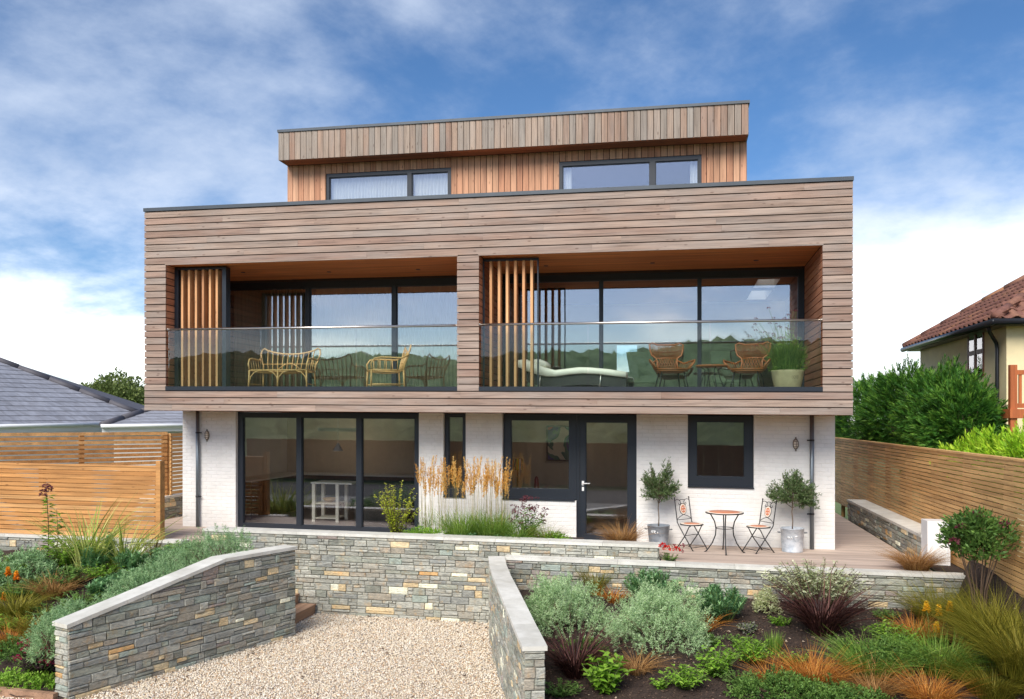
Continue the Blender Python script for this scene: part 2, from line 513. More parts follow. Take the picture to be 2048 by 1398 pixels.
def _soil():
    t = NT('dark bark mulch'); t.set(Roughness=0.95)
    n1 = t.noise(t.coord(), 28.0, 7, 0.7, 0.4); n2 = t.noise(t.coord(), 3.0, 3, 0.5)
    c = t.ramp(n1, [(0.3, srgb(38, 29, 24)), (0.55, srgb(66, 51, 42)), (0.75, srgb(104, 84, 68))])
    t.color(t.mix(1.0, c, t.ramp(n2, [(0.3, (0.8, 0.8, 0.8)), (0.7, (1.15, 1.12, 1.1))]), 'MULTIPLY'))
    t.bump(n1, 1.0, 0.03)
    return t.mat
M['soil'] = _soil()
def _chip():
    t = NT('bark chips'); t.set(Roughness=0.9)
    t.color(t.ramp(t.attr(), [(0.0, srgb(44, 33, 27)), (0.4, srgb(70, 53, 43)), (0.75, srgb(96, 76, 62)), (0.93, srgb(136, 112, 90)), (1.0, srgb(190, 172, 150))]))
    return t.mat
M['chip'] = _chip()
M['grass'] = plain('rough grass ground', srgb(96, 112, 62), 0.95, var=0.3, nscale=6, bump=0.5)
M['asphalt'] = plain('asphalt', (0.05, 0.05, 0.052, 1), 0.9, var=0.25, nscale=30, bump=0.3)
M['slate'] = wood('grey roof slate', [(0, srgb(140, 143, 152)), (0.5, srgb(154, 157, 166)), (1, srgb(146, 149, 158))], 0, grain=0.12, knots=False, rough=0.5)
M['slate_ridge'] = plain('ridge tile', srgb(84, 82, 88), 0.65, var=0.1)
M['upvc'] = plain('white plastic', srgb(232, 234, 236), 0.4)
M['render_c'] = plain('cream render', srgb(232, 216, 172), 0.85, var=0.07, nscale=3, bump=0.1)
M['render_w'] = plain('pale render', srgb(226, 224, 218), 0.85, var=0.05, nscale=3)
M['gutter'] = plain('black plastic', srgb(34, 36, 40), 0.3)
M['brown'] = plain('brown joinery', srgb(118, 66, 40), 0.55, var=0.12)
def _tile():
    t = NT('clay pantile'); t.set(Roughness=0.8)
    n = t.noise(t.coord(rnd=17.0), 9.0, 5, 0.65)
    base = t.ramp(t.rand(), [(0, srgb(108, 72, 62)), (0.5, srgb(124, 84, 72)), (0.88, srgb(136, 96, 78)), (1, srgb(156, 112, 80))])
    t.color(t.mix(1.0, base, t.ramp(n, [(0.3, (0.75, 0.74, 0.74)), (0.7, (1.15, 1.13, 1.1))]), 'MULTIPLY'))
    return t.mat
M['tile'] = _tile()
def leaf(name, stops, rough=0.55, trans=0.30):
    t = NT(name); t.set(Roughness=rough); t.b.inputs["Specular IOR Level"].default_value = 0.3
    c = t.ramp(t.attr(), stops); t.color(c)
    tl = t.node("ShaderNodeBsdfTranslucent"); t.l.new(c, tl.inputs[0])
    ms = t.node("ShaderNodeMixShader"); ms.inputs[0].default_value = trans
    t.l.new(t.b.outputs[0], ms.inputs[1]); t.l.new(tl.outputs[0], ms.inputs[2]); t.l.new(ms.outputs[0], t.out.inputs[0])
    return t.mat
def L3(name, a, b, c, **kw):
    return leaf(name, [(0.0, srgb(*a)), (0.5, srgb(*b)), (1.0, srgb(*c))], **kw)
M['art'] = L3('silver green foliage', (142, 180, 126), (178, 208, 152), (214, 234, 186))
M['art_d'] = L3('grey green foliage', (112, 150, 102), (144, 180, 126), (184, 212, 158))
M['euph'] = L3('blue green spurge', (74, 122, 92), (110, 160, 112), (152, 192, 130))
M['green'] = L3('fresh green leaves', (84, 126, 36), (124, 170, 52), (170, 206, 84))
M['green_d'] = L3('deep green leaves', (66, 98, 46), (94, 130, 60), (130, 164, 78))
M['lime'] = L3('lime leaves', (160, 180, 40), (196, 210, 62), (226, 232, 104))
M['yellowleaf'] = L3('yellow green leaves', (136, 140, 50), (180, 176, 76), (212, 206, 116))
M['olive'] = L3('olive leaves', (70, 92, 56), (102, 126, 76), (152, 170, 122))
M['leyl'] = L3('conifer sprays', (34, 72, 24), (62, 112, 36), (124, 168, 62), trans=0.12)
M['juni'] = L3('bright juniper sprays', (96, 146, 24), (150, 196, 38), (206, 228, 76), trans=0.15)
M['bgrass'] = L3('green grass blades', (80, 116, 40), (116, 156, 58), (164, 186, 88))
M['ograss'] = L3('orange sedge blades', (150, 88, 30), (194, 124, 48), (222, 166, 84))
M['bronzeg'] = L3('bronze sedge blades', (134, 94, 52), (170, 126, 74), (206, 164, 106))
M['olgrass'] = L3('olive grass blades', (92, 96, 28), (130, 128, 40), (168, 156, 62))
M['phorm'] = L3('dark maroon blades', (46, 26, 26), (80, 48, 45), (124, 84, 74))
M['varieg'] = L3('striped reed blades', (128, 150, 60), (178, 192, 92), (220, 222, 140))
M['plume'] = L3('golden plumes', (216, 154, 66), (240, 188, 98), (250, 220, 150))
M['stalk'] = L3('straw stalks', (120, 116, 56), (160, 146, 78), (190, 172, 104))
M['variegs'] = L3('cream edged leaves', (126, 144, 96), (178, 190, 138), (238, 238, 204))
M['pale'] = L3('pale cream leaves', (170, 184, 120), (204, 212, 156), (232, 234, 196))
M['purple'] = L3('dusky purple heads', (82, 38, 48), (116, 58, 68), (146, 84, 90))
M['sedum'] = L3('crimson flower heads', (110, 22, 50), (150, 36, 70), (178, 64, 92))
M['darkleaf'] = L3('dark purple leaves', (36, 26, 32), (58, 40, 46), (84, 60, 62))
M['red'] = L3('scarlet petals', (196, 18, 18), (226, 34, 28), (236, 70, 56))
M['yellow'] = L3('yellow pokers', (226, 160, 20), (246, 190, 30), (250, 214, 70))
M['orange'] = L3('orange pokers', (222, 120, 20), (240, 150, 30), (248, 190, 60))
M['greyp'] = L3('grey purple leaves', (96, 94, 88), (124, 124, 112), (150, 150, 132))
M['wooddark'] = plain('brown stems', srgb(88, 70, 54), 0.9, var=0.25, nscale=20)
M['trunk'] = plain('grey bark', srgb(116, 100, 84), 0.9, var=0.25, nscale=30, bump=0.3)
M['stemgreen'] = plain('green stems', srgb(96, 116, 58), 0.8, var=0.15)
M['twig'] = plain('dead twigs', srgb(70, 52, 42), 0.95, var=0.2)
# ================================================================== THE HOUSE
YW, YB, YU = 16.05, 14.90, 17.02           # brick wall, front of the timber box, upper window wall
XWL, XWR = XY(365, YW), XY(1670, YW)
XBL, XBR = XY(288.5, YB), XY(1706, YB)
ZS, PITCH, NROW = 2.42, 0.1303, 30
ZT = ZS + PITCH * NROW                      # top of the timber box
ROW_LO, ROW_HI = 3, 22                      # the balconies take rows 3 to 21
ZO0, ZO1 = ZS + ROW_LO * PITCH, ZS + ROW_HI * PITCH
XA0, XA1 = XY(331, YB), XY(914, YB)         # left balcony opening
XC0, XC1 = XY(957.5, YB), XY(1645.5, YB)    # right balcony opening
YR = 24.0                                   # rear of the house

house = thing('modern_house', (-3.8, YW, 0), 'three storey house with timber clad upper floors over white painted brick', 'house')

# ---- ground floor openings: (x0, x1, z0)
def zY(px, py, Y=YW): return onY(px, py, Y)[1]
OPS = [(XY(471, YW), XY(838, YW), 0.0), (XY(886.4, YW), XY(931.6, YW), zY(909, 994)),
       (XY(1004.3, YW), XY(1152.5, YW), zY(1078, 1000)), (XY(1152.5, YW), XY(1273.6, YW), 0.0),
       (XY(1375.2, YW), XY(1508.2, YW), zY(1442, 975.5))]
ZH = 2.40                                   # head of the ground floor openings (behind the overhang)
# core of the wall, piece by piece round the openings
w = MB()
cx = XWL
for i, (a, b, z0) in enumerate(OPS):
    if a > cx + 1e-4: w.box(cx, a, YW + 0.006, YW + 0.30, -0.15, ZS - 0.004)
    if z0 > 0.01: w.box(a, b, YW + 0.006, YW + 0.30, -0.15, z0)
    else: w.box(a, b, YW + 0.006, YW + 0.30, -0.15, -0.012)
    cx = b
w.box(cx, XWR, YW + 0.006, YW + 0.30, -0.15, ZS - 0.004)
w.box(XWL, XWL + 0.3, YW + 0.302, YR, -0.15, ZS - 0.004)
w.box(XWR - 0.3, XWR, YW + 0.302, YR, -0.15, ZS - 0.004)
w.box(XWL + 0.302, XWR - 0.302, YR - 0.3, YR, -0.15, ZS - 0.004)
wall = w.build('wall', M['mortar_w'], house)

# bricks: far too small to pick apart singly, but real: one joined part
bv = []; bf = []
def brick(x0, x1, z0, z1, y, dx):
    n = len(bv); q = 0.003; j = random.uniform(-0.0012, 0.0012); y = y + j
    bv.extend([(x0, y + 0.007, z0), (x1, y + 0.007, z0), (x1, y + 0.007, z1), (x0, y + 0.007, z1),
               (x0 + q, y, z0 + q), (x1 - q, y, z0 + q), (x1 - q, y, z1 - q), (x0 + q, y, z1 - q)])
    bf.extend([(n + 4, n + 5, n + 6, n + 7), (n, n + 1, n + 5, n + 4), (n + 1, n + 2, n + 6, n + 5), (n + 2, n + 3, n + 7, n + 6), (n + 3, n, n + 4, n + 7)])
course = 0
z = -0.03
while z < ZS - 0.01:
    z1 = min(z + 0.066, ZS - 0.006)
    segs = []; cx = XWL
    for a, b, z0 in OPS:
        if z1 > z0 + 0.01:
            segs.append((cx, a)); cx = b
    segs.append((cx, XWR))
    for a, b in segs:
        if b - a < 0.02: continue
        x = a - (0.1125 if course % 2 else 0.0) + (0 if a == XWL else random.choice((0, 0.05)))
        while x < b:
            x0, x1 = max(a, x), min(b, x + 0.215)
            if x1 - x0 > 0.03: brick(x0 + 0.001, x1 - 0.001, z, z1, YW, 0)
            x += 0.225
    z += 0.075; course += 1
m = MB(); m.add(bv, bf); m.build('brickwork', M['brick'], wall, kind='stuff')
del bv, bf
# reveals of the openings, painted white
for i, (a, b, z0) in enumerate(OPS):
    if i != 3: MB().box(a - 0.001, a + 0.004, YW + 0.004, YW + 0.12, max(z0, 0), ZH).build('window_reveal', M['brick'], wall)
    if i != 2: MB().box(b - 0.004, b + 0.001, YW + 0.004, YW + 0.12, max(z0, 0), ZH).build('window_reveal', M['brick'], wall)

# ---- windows
def window(name, x0, x1, z0, z1, Y, bars, fw, gmat, bw=0.06, top=None, bot=None, depth=0.09, label=None):
    """frame with bars (x positions); one pane each"""
    top = top or fw; bot = bot or fw
    m = MB()
    m.box(x0, x0 + fw, Y, Y + depth, z0, z1); m.box(x1 - fw, x1, Y, Y + depth, z0, z1)
    m.box(x0 + fw, x1 - fw, Y + 0.001, Y + depth, z1 - top, z1); m.box(x0 + fw, x1 - fw, Y + 0.001, Y + depth, z0, z0 + bot)
    for k, bx in enumerate(bars): m.box(bx - bw / 2, bx + bw / 2, Y - 0.006, Y + depth, z0 + bot, z1 - top)
    # glazing beads step back towards the pane
    ed = [x0 + fw] + [q for b in bars for q in (b - bw / 2, b + bw / 2)] + [x1 - fw]
    bd = 0.014
    for i in range(0, len(ed), 2):
        a, b = ed[i], ed[i + 1]
        m.box(a, a + bd, Y + 0.022, Y + depth - 0.01, z0 + bot, z1 - top); m.box(b - bd, b, Y + 0.022, Y + depth - 0.01, z0 + bot, z1 - top)
        m.box(a + bd, b - bd, Y + 0.023, Y + depth - 0.01, z1 - top - bd, z1 - top); m.box(a + bd, b - bd, Y + 0.023, Y + depth - 0.01, z0 + bot, z0 + bot + bd)
    fr = m.build(name, M['frame'], house, label=label)
    for i in range(0, len(ed), 2):
        a, b = ed[i], ed[i + 1]
        g = MB().box(a + 0.004, b - 0.004, Y + 0.045, Y + 0.053, z0 + bot + 0.004, z1 - top - 0.004)
        g.build('pane', gmat, fr)
    return fr
YG = YW + 0.09                               # ground floor frames sit in the reveal
a, b, z0 = OPS[0]
window('sliding_door', a + 0.006, b - 0.006, 0.012, ZH, YG, [XY(598, YG), XY(718, YG)], 0.11, M['glass_g'], bw=0.115, top=0.10, bot=0.075)
a, b, z0 = OPS[1]
window('window', a + 0.006, b - 0.006, z0 + 0.02, ZH, YG, [], 0.075, M['glass_g'], top=0.06, bot=0.12, label='narrow upright window')
MB().box(a + 0.002, b - 0.002, YW - 0.025, YG + 0.02, z0 - 0.006, z0 + 0.018).build('window_sill', M['frame'], house)
a, b, z0 = OPS[2]
window('window', a + 0.006, b + 0.0, z0 + 0.02, ZH, YG, [], 0.145, M['glass_g'], top=0.11, bot=0.18)
MB().box(a + 0.002, b - 0.03, YW - 0.025, YG + 0.02, z0 - 0.006, z0 + 0.018).build('window_sill', M['frame'], house)
a, b, z0 = OPS[3]
door = window('front_door', a + 0.004, b - 0.006, 0.012, ZH, YG - 0.012, [], 0.165, M['glass_g'], top=0.14, bot=0.10)
hx, hz = onY(1166, 966.5, YG - 0.012)
m = MB()
m.box(hx - 0.022, hx + 0.022, YG - 0.024, YG - 0.011, hz - 0.04, hz + 0.045)
m.tube([(hx, YG - 0.02, hz), (hx, YG - 0.06, hz), (hx + 0.02, YG - 0.068, hz), (hx + 0.14, YG - 0.068, hz)], 0.0105, 8)
m.build('handle', M['white'], door)
MB().box(hx - 0.02, hx + 0.02, YG - 0.024, YG - 0.0115, hz - 0.145, hz - 0.07).build('lock_plate', M['white'], door)
MB().box(a + 0.05, a + 0.062, YG - 0.02, YG - 0.012, 0.05, ZH - 0.05).build('door_seal', M['gutter'], door)
a, b, z0 = OPS[4]
window('window', a + 0.006, b - 0.006, z0 + 0.02, ZH, YG, [], 0.155, M['glass_g'], top=0.115, bot=0.17, label='square window above the bistro set')
MB().box(a + 0.002, b - 0.002, YW - 0.025, YG + 0.02, z0 - 0.006, z0 + 0.018).build('window_sill', M['frame'], house)

# ---- downpipes
for px in (395.3, 1623.8):
    x = XY(px, YW - 0.06)
    m = MB(); m.tube([(x, YW - 0.06, -0.01), (x, YW - 0.06, ZS)], 0.037, 14)
    p = m.build('downpipe', M['zinc'], house)
    for zz in (0.62, 1.95):
        b = MB(); b.lathe([(0.0385, 0), (0.043, 0), (0.043, 0.03), (0.0385, 0.03)], 14, (x, YW - 0.06, zz))
        sgn = 1 if px < 800 else -1
        b.box(x - 0.012, x + 0.012, YW - 0.03, YW, zz + 0.004, zz + 0.026)
        b.tube([(x + sgn * 0.04, YW - 0.06, zz + 0.015), (x + sgn * 0.085, YW - 0.06, zz + 0.015)], 0.012, 8)
        b.build('pipe_bracket', M['gutter'], p)

# ---- the timber box: core pieces (dark batten space), then each board
c = MB()
IN = 0.026
c.box(XBL + IN, XBR - IN, YB + IN, YU - 0.02, ZS + 0.012, ZO0 - 0.002)                    # balcony floor slab
c.box(XBL + IN, XBR - IN, YU - 0.018, YR, ZS + 0.012, ZO0 - 0.002)                        # floor of the storey
c.box(XBL + IN, XBR - IN, YB + IN, YU - 0.02, ZO1 + 0.02, ZT - 0.01)                      # head
c.box(XBL + IN, XA0 - IN, YB + IN, YU + 0.2, ZO0, ZO1 + 0.018)
c.box(XA1 + IN, XC0 - IN, YB + IN, YU + 0.2, ZO0, ZO1 + 0.018)
c.box(XC1 + IN, XBR - IN, YB + IN, YU + 0.2, ZO0, ZO1 + 0.018)
c.box(XBL + IN, XBL + 0.3, YU + 0.202, YR, ZO0, ZT - 0.01)
c.box(XBR - 0.3, XBR - IN, YU + 0.202, YR, ZO0, ZT - 0.01)
YP = YU + 4.6
rw0, rz1 = onY(1233, 690, YP); rw1, rz0 = onY(1274, 744, YP)
RW0, RW1 = rw0 - 0.35, rw1 + 0.6
c.box(XBL + 0.302, RW0, YR - 0.3, YR, ZO0, ZT - 0.01); c.box(RW1, XBR - 0.302, YR - 0.3, YR, ZO0, ZT - 0.01)
c.box(RW0, RW1, YR - 0.299, YR, rz1 + 0.4, ZT - 0.01); c.box(RW0, RW1, YR - 0.299, YR, ZO0, rz0 - 0.4)
# flat roof with two rooflights over the right hand room
sx0, sx1 = XY(1512, 18.6), XY(1556, 18.6)
ys = [YU - 0.018, 18.15, 19.3, 19.75, 21.2, YR]
for i in range(5):
    if i in (1, 3):
        c.box(XBL + 0.302, sx0, ys[i], ys[i + 1], ZO1 - 0.05, ZT - 0.012); c.box(sx1, XBR - 0.302, ys[i], ys[i + 1], ZO1 - 0.05, ZT - 0.012)
    else: c.box(XBL + 0.302, XBR - 0.302, ys[i], ys[i + 1], ZO1 - 0.05, ZT - 0.012)
box = c.build('upper_storey', M['core'], house)
for i in (1, 3):
    q = MB(); e = 0.004
    for x in (sx0 + e, sx1 - e): q.add([(x, ys[i] + e, ZO1 - 0.054), (x, ys[i + 1] - e, ZO1 - 0.054), (x, ys[i + 1] - e, ZT), (x, ys[i] + e, ZT)], [(0, 1, 2, 3)])
    for y in (ys[i] + e, ys[i + 1] - e): q.add([(sx0 + e, y, ZO1 - 0.054), (sx1 - e, y, ZO1 - 0.054), (sx1 - e, y, ZT), (sx0 + e, y, ZT)], [(0, 1, 2, 3)])
    q.build('rooflight_shaft', M['white'], box)

TAPER = 0.007
def board_x(x0, x1, z0, h, y, mat, parent, t=0.026, name='board'):
    v = [(x0, y + TAPER * 0.2, z0), (x1, y + TAPER * 0.2, z0), (x1, y + t, z0), (x0, y + t, z0),
         (x0, y + TAPER, z0 + h), (x1, y + TAPER, z0 + h), (x1, y + t, z0 + h), (x0, y + t, z0 + h)]
    return MB().add(v, [(0, 3, 2, 1), (4, 5, 6, 7), (0, 1, 5, 4), (1, 2, 6, 5), (2, 3, 7, 6), (3, 0, 4, 7)]).build(name, mat, parent)
def board_y(y0, y1, z0, h, x, side, mat, parent):
    """board running front to back on a face looking towards side (+1: +X)"""
    f = x; bk = x - side * 0.026
    m = MB(); m.box(min(f, bk), max(f, bk), y0, y1, z0, z0 + h)
    return m.build('board', mat, parent)
GAP = 0.018
rb = random.Random(3)
for r in range(NROW):
    z0 = ZS + r * PITCH; h = PITCH - GAP
    if ROW_LO <= r < ROW_HI:
        for a, b in ((XBL, XA0), (XA1, XC0), (XC1, XBR)):
            board_x(a, b, z0, h, YB, M['clad_h'], box)
        for x, s in ((XA0, 1), (XA1, -1), (XC0, 1), (XC1, -1)):
            board_y(YB + 0.028, YU - 0.004, z0, h, x, s, M['clad_y'], box)
    else:
        joints = [XBL]; x = XBL + (0.6 + 3.0 * ((r * 0.37) % 1.0))
        while x < XBR - 0.5:
            joints.append(x); x += rb.choice((3.0, 3.6, 4.2))
        joints.append(XBR)
        for a, b in zip(joints, joints[1:]):
            board_x(a + (0.001 if a > XBL else 0), b - (0.001 if b < XBR else 0), z0, h, YB + rb.uniform(0, 0.002), M['clad_h'], box)
    for x, s in ((XBL, -1), (XBR, 1)):
        m = MB(); m.box(x if s < 0 else x - 0.026, x + 0.026 if s < 0 else x, YB + 0.028, YR, z0, z0 + h); m.build('board', M['clad_y'], box)
# underside
m = MB(); m.box(XBL + 0.028, XBR - 0.028, YB + 0.028, YW - 0.004, ZS - 0.002, ZS + 0.011); m.build('soffit', M['soffit'], box)
# balcony ceilings, thin trim over the openings
for a, b in ((XA0, XA1), (XC0, XC1)):
    y = YB + 0.034
    while y < YU - 0.05:
        MB().box(a + 0.003, b - 0.003, y, min(y + 0.120, YU - 0.012), ZO1 - 0.006, ZO1 + 0.019).build('ceiling_board', M['ceil'], box)
        y += 0.127
    MB().box(a - 0.012, b + 0.012, YB - 0.001, YB + 0.032, ZO1 - 0.024, ZO1 - 0.002).build('head_trim', M['clad_h'], box)
for px, py in ((486, 544), (658, 543), (836, 538), (1092, 531), (1305, 525), (1512, 520)):
    # recessed downlights
    d = (ZO1 - CAMH) * F / (HY - py + FALL * (px - CX)); rx, ry = ray(px)
    m = MB(); m.lathe([(0.028, 0.0), (0.045, 0.0), (0.045, 0.012), (0.028, 0.012)], 16, (rx * d, ry * d, ZO1 - 0.012)); m.build('downlight', M['dark'], box)
# metal capping
MB().box(XBL - 0.012, XBR + 0.012, YB - 0.018, YB + 0.10, ZT - 0.004, ZT + 0.062).build('parapet_capping', M['flash'], box)
MB().box(XBL + 0.03, XBR - 0.03, YB + 0.102, YU - 0.03, ZT - 0.008, ZT + 0.012).build('flat_roof', M['flash'], box)

# ---- balcony floor edge, glazing, rail
for k, (a, b, joints) in enumerate(((XA0, XA1, (521, 712)), (XC0, XC1, (1176, 1420)))):
    MB().box(a + 0.0, b, YB - 0.008, YB + 0.16, ZO0 - 0.002, ZO0 + 0.077).build('balcony_edge', M['frame'], box)
    MB().box(a + 0.002, b - 0.002, YB + 0.162, YU - 0.006, ZO0 - 0.001, ZO0 + 0.05).build('balcony_floor', M['floor_in'], box)
    zr = onY(915 if k == 0 else 1643, 651 if k == 0 else 639.8, YB + 0.07)[1]
    m = MB(); m.tube([(a + 0.0, YB + 0.07, zr), (b, YB + 0.07, zr)], 0.022, 12)
    for x in (a + 0.006, b - 0.006): m.tube([(x - 0.006, YB + 0.07, zr), (x + 0.006, YB + 0.07, zr)], 0.034, 12)
    rail = m.build('handrail', M['steel'], house)
    xs = [a + 0.02] + [XY(j, YB + 0.07) for j in joints] + [b - 0.02]
    for x0, x1 in zip(xs, xs[1:]):
        MB().box(x0 + 0.006, x1 - 0.006, YB + 0.064, YB + 0.076, ZO0 + 0.078, zr - 0.018).build('balustrade_pane', M['glass_b'], rail)

# ---- slatted screens with larch fins
for k, (pa, pb, fins) in enumerate(((349, 452, (362, 375.5, 389.5, 403.5, 417.5, 431)), (965.5, 1077, (979, 995.5, 1011.5, 1028, 1044.5, 1060.5)))):
    ys0 = YB + 0.30; ys1 = ys0 + (0.16 if k == 0 else 0.06)
    x0, x1 = XY(pa, ys0), XY(pb, ys0)
    jw = 0.085 if k == 0 else 0.024
    m = MB()
    m.box(x0, x0 + jw, ys0, ys1, ZO0 + 0.052, ZO1 - 0.03); m.box(x1 - jw, x1, ys0, ys1, ZO0 + 0.052, ZO1 - 0.03)
    m.box(x0 + jw, x1 - jw, ys0 + 0.001, ys1, ZO1 - 0.075, ZO1 - 0.03); m.box(x0 + jw, x1 - jw, ys0 + 0.001, ys1, ZO0 + 0.052, ZO0 + 0.09)
    sc = m.build('privacy_screen', M['frame'], house)
    for f in fins:
        x = XY(f, ys0 + 0.01)
        MB().box(x, x + 0.046, ys0 + 0.012, ys0 + 0.155, ZO0 + 0.092, ZO1 - 0.076).build('fin', M['fin'], sc)

# ---- upper window walls
zw0, zw1 = ZO0 + 0.052, ZO1 - 0.008
window('window_wall', XA0 + 0.03, XA1 - 0.03, zw0, zw1, YU, [XY(452, YU), XY(615, YU), XY(788, YU)], 0.08, M['glass'], bw=0.10, top=0.185, bot=0.07)
window('window_wall', XC0 + 0.03, XC1 - 0.004, zw0, zw1, YU, [XY(1202, YU), XY(1399, YU)], 0.10, M['glass'], bw=0.055, top=0.17, bot=0.06)

# ---- top storey
YF = YU - 0.42
X2L, X2R = XY(575, YU), XY(1494, YU)
ZF0, ZF1 = 7.745, 8.335
q1a, q1t = onY(651.7, 347.7, YU); q1b, _ = onY(901.7, 333.8, YU)
q2a, q2t = onY(1118, 323, YU); q2b, _ = onY(1403.3, 306.9, YU)
WZ0 = 6.36
WT = (q1t + q2t) / 2
t = MB()
t.box(X2L + IN, X2L + 0.25, YU + 0.25, YR, ZT, ZF0); t.box(X2R - 0.25, X2R - IN, YU + 0.25, YR, ZT, ZF0)
t.box(X2L + 0.252, X2R - 0.252, YR - 0.25, YR, ZT, ZF0)
cx = X2L + IN
for a, b in ((q1a, q1b), (q2a, q2b)):
    t.box(cx, a, YU + IN, YU + 0.249, ZT, ZF0); t.box(a, b, YU + IN, YU + 0.249, WT, ZF0); t.box(a, b, YU + IN, YU + 0.249, ZT, WZ0)
    cx = b
t.box(cx, X2R - IN, YU + IN, YU + 0.249, ZT, ZF0)
t.box(X2L + IN, X2R - IN, YF + IN, YR + 0.2, ZF0 + 0.014, ZF1 - 0.003)
top = t.build('top_storey', M['core'], house)
def board_z(x0, x1, z0, z1, y, mat, parent):
    v = [(x0, y, z0), (x1, y + 0.006, z0), (x1, y + 0.026, z0), (x0, y + 0.026, z0),
         (x0, y, z1), (x1, y + 0.006, z1), (x1, y + 0.026, z1), (x0, y + 0.026, z1)]
    return MB().add(v, [(0, 3, 2, 1), (4, 5, 6, 7), (0, 1, 5, 4), (1, 2, 6, 5), (2, 3, 7, 6), (3, 0, 4, 7)]).build('board', mat, parent)
n = 76; pw = (X2R - X2L) / n
for i in range(n):
    a = X2L + i * pw; b = a + pw - 0.013
    board_z(a, b, ZF0, ZF1 - 0.005, YF, M['clad_v'], top)
    zz = [(ZT - 0.05, ZF0 - 0.002)]
    for wa, wb in ((q1a, q1b), (q2a, q2b)):
        if a < wb and b > wa:
            if a < wa:
                board_z(a, wa, ZT - 0.05, ZF0 - 0.002, YU, M['clad_v2'], top); a2, b2 = wa, b
            elif b > wb:
                board_z(wb, b, ZT - 0.05, ZF0 - 0.002, YU, M['clad_v2'], top); a2, b2 = a, wb
            else: a2, b2 = a, b
            board_z(a2, b2, WT, ZF0 - 0.002, YU, M['clad_v2'], top)
            zz = []
    for z0, z1 in zz: board_z(a, b, z0, z1, YU, M['clad_v2'], top)
for x, s in ((X2L, -1), (X2R, 1)):
    m = MB(); m.box(min(x, x - s * 0.026), max(x, x - s * 0.026), YU + 0.03, YR, ZT - 0.05, ZF0 - 0.002); m.build('side_cladding', M['clad_v'], top)
    m = MB(); m.box(min(x, x - s * 0.026), max(x, x - s * 0.026), YF + 0.028, YR, ZF0, ZF1 - 0.005); m.build('side_cladding', M['clad_v'], top)
y = YF + 0.03
while y < YU - 0.02:
    MB().box(X2L + 0.03, X2R - 0.03, y, min(y + 0.12, YU - 0.003), ZF0 + 0.0, ZF0 + 0.0135).build('soffit_board', M['soffit'], top); y += 0.126
MB().box(X2L - 0.02, X2R + 0.02, YF - 0.02, YR + 0.25, ZF1 - 0.002, ZF1 + 0.052).build('roof_capping', M['flash'], top)
window('window', q1a + 0.002, q1b - 0.002, WZ0, WT - 0.002, YU + 0.02, [XY(818.5, YU)], 0.065, M['glass'], bw=0.095, top=0.075)
window('window', q2a + 0.002, q2b - 0.002, WZ0, WT - 0.002, YU + 0.02, [XY(1305, YU)], 0.065, M['glass'], bw=0.11, top=0.085)

# ---- rooms behind the glass
XM = (XA1 + XC0) / 2
r = MB()
r.box(XWL + 0.303, XWR - 0.303, YW + 0.31, YR - 0.31, -0.05, 0.008)
r.build('ground_floor', M['floor_in'], house)
r = MB()
xp = XY(868, YW)
r.box(XWL + 0.303, xp - 0.06, YW + 4.2, YW + 4.3, 0.01, ZS - 0.003); r.box(xp - 0.058, xp + 0.06, YW + 0.31, YR - 0.32, 0.01, ZS - 0.003)
r.box(xp + 0.062, XWR - 0.303, YW + 3.6, YW + 3.7, 0.01, ZS - 0.003)
xq = XY(1320, YW)
r.box(xq, xq + 0.1, YW + 0.31, YW + 3.598, 0.01, ZS - 0.003)
r.build('partition', M['room'], house)
r = MB()
r.box(XM - 0.06, XM + 0.06, YU + 0.21, YR - 0.31, ZO0, ZO1 - 0.052)
r.box(XBL + 0.303, XM - 0.062, YU + 4.0, YU + 4.1, ZO0, ZO1 - 0.052); 
for q in ((XM + 0.062, rw0, ZO0, ZO1 - 0.052), (rw1, XBR - 0.303, ZO0, ZO1 - 0.052), (rw0, rw1, ZO0, rz0), (rw0, rw1, rz1, ZO1 - 0.052)):
    r.box(q[0], q[1], YP, YP + 0.1, q[2], q[3])
r.build('partition', M['room'], house)
# curtains: hung things, pleated cloth
def curtain(x0, x1, z0, z1, y, mat, label, pleat=0.085, amp=0.028, seed=0):
    rr = random.Random(seed); n = max(8, int((x1 - x0) / pleat * 6)); v = []; f = []
    ph = 0
    for i in range(n + 1):
        x = x0 + (x1 - x0) * i / n
        ph += (2 * math.pi / 6) * rr.uniform(0.7, 1.3)
        yy = y + amp * math.sin(ph) * rr.uniform(0.75, 1.1)
        for zf in (0.0, 0.5, 1.0):
            v.append((x + 0.01 * math.sin(ph * 0.5) * (1 - zf), yy * 1.0 + 0.012 * (1 - zf) * math.sin(ph * 0.37), z0 + (z1 - z0) * zf))
    for i in range(n):
        for k in range(2):
            f.append((i * 3 + k, (i + 1) * 3 + k, (i + 1) * 3 + k + 1, i * 3 + k + 1))
    m = MB(); m.add(v, f, 0, True)
    o = m.build('curtain', mat, label=label, cat='curtain', group='curtains behind the upper windows')
    md = o.modifiers.new('cloth', 'SOLIDIFY'); md.thickness = 0.004
    return o
curtain(XA0 + 0.15, XY(617, YU), ZO0 + 0.02, ZO1 - 0.055, YU + 0.17, M['curtain'], 'beige pleated curtain behind the left balcony window, nearest the slatted screen', seed=1)
curtain(XY(624, YU), XY(786, YU), ZO0 + 0.02, ZO1 - 0.055, YU + 0.175, M['curtain'], 'beige pleated curtain in the middle pane of the left balcony', seed=2)
curtain(XY(796, YU), XA1 + 0.1, ZO0 + 0.02, ZO1 - 0.055, YU + 0.17, M['curtain'], 'beige pleated curtain behind the left balcony window next to the timber pillar', seed=3)
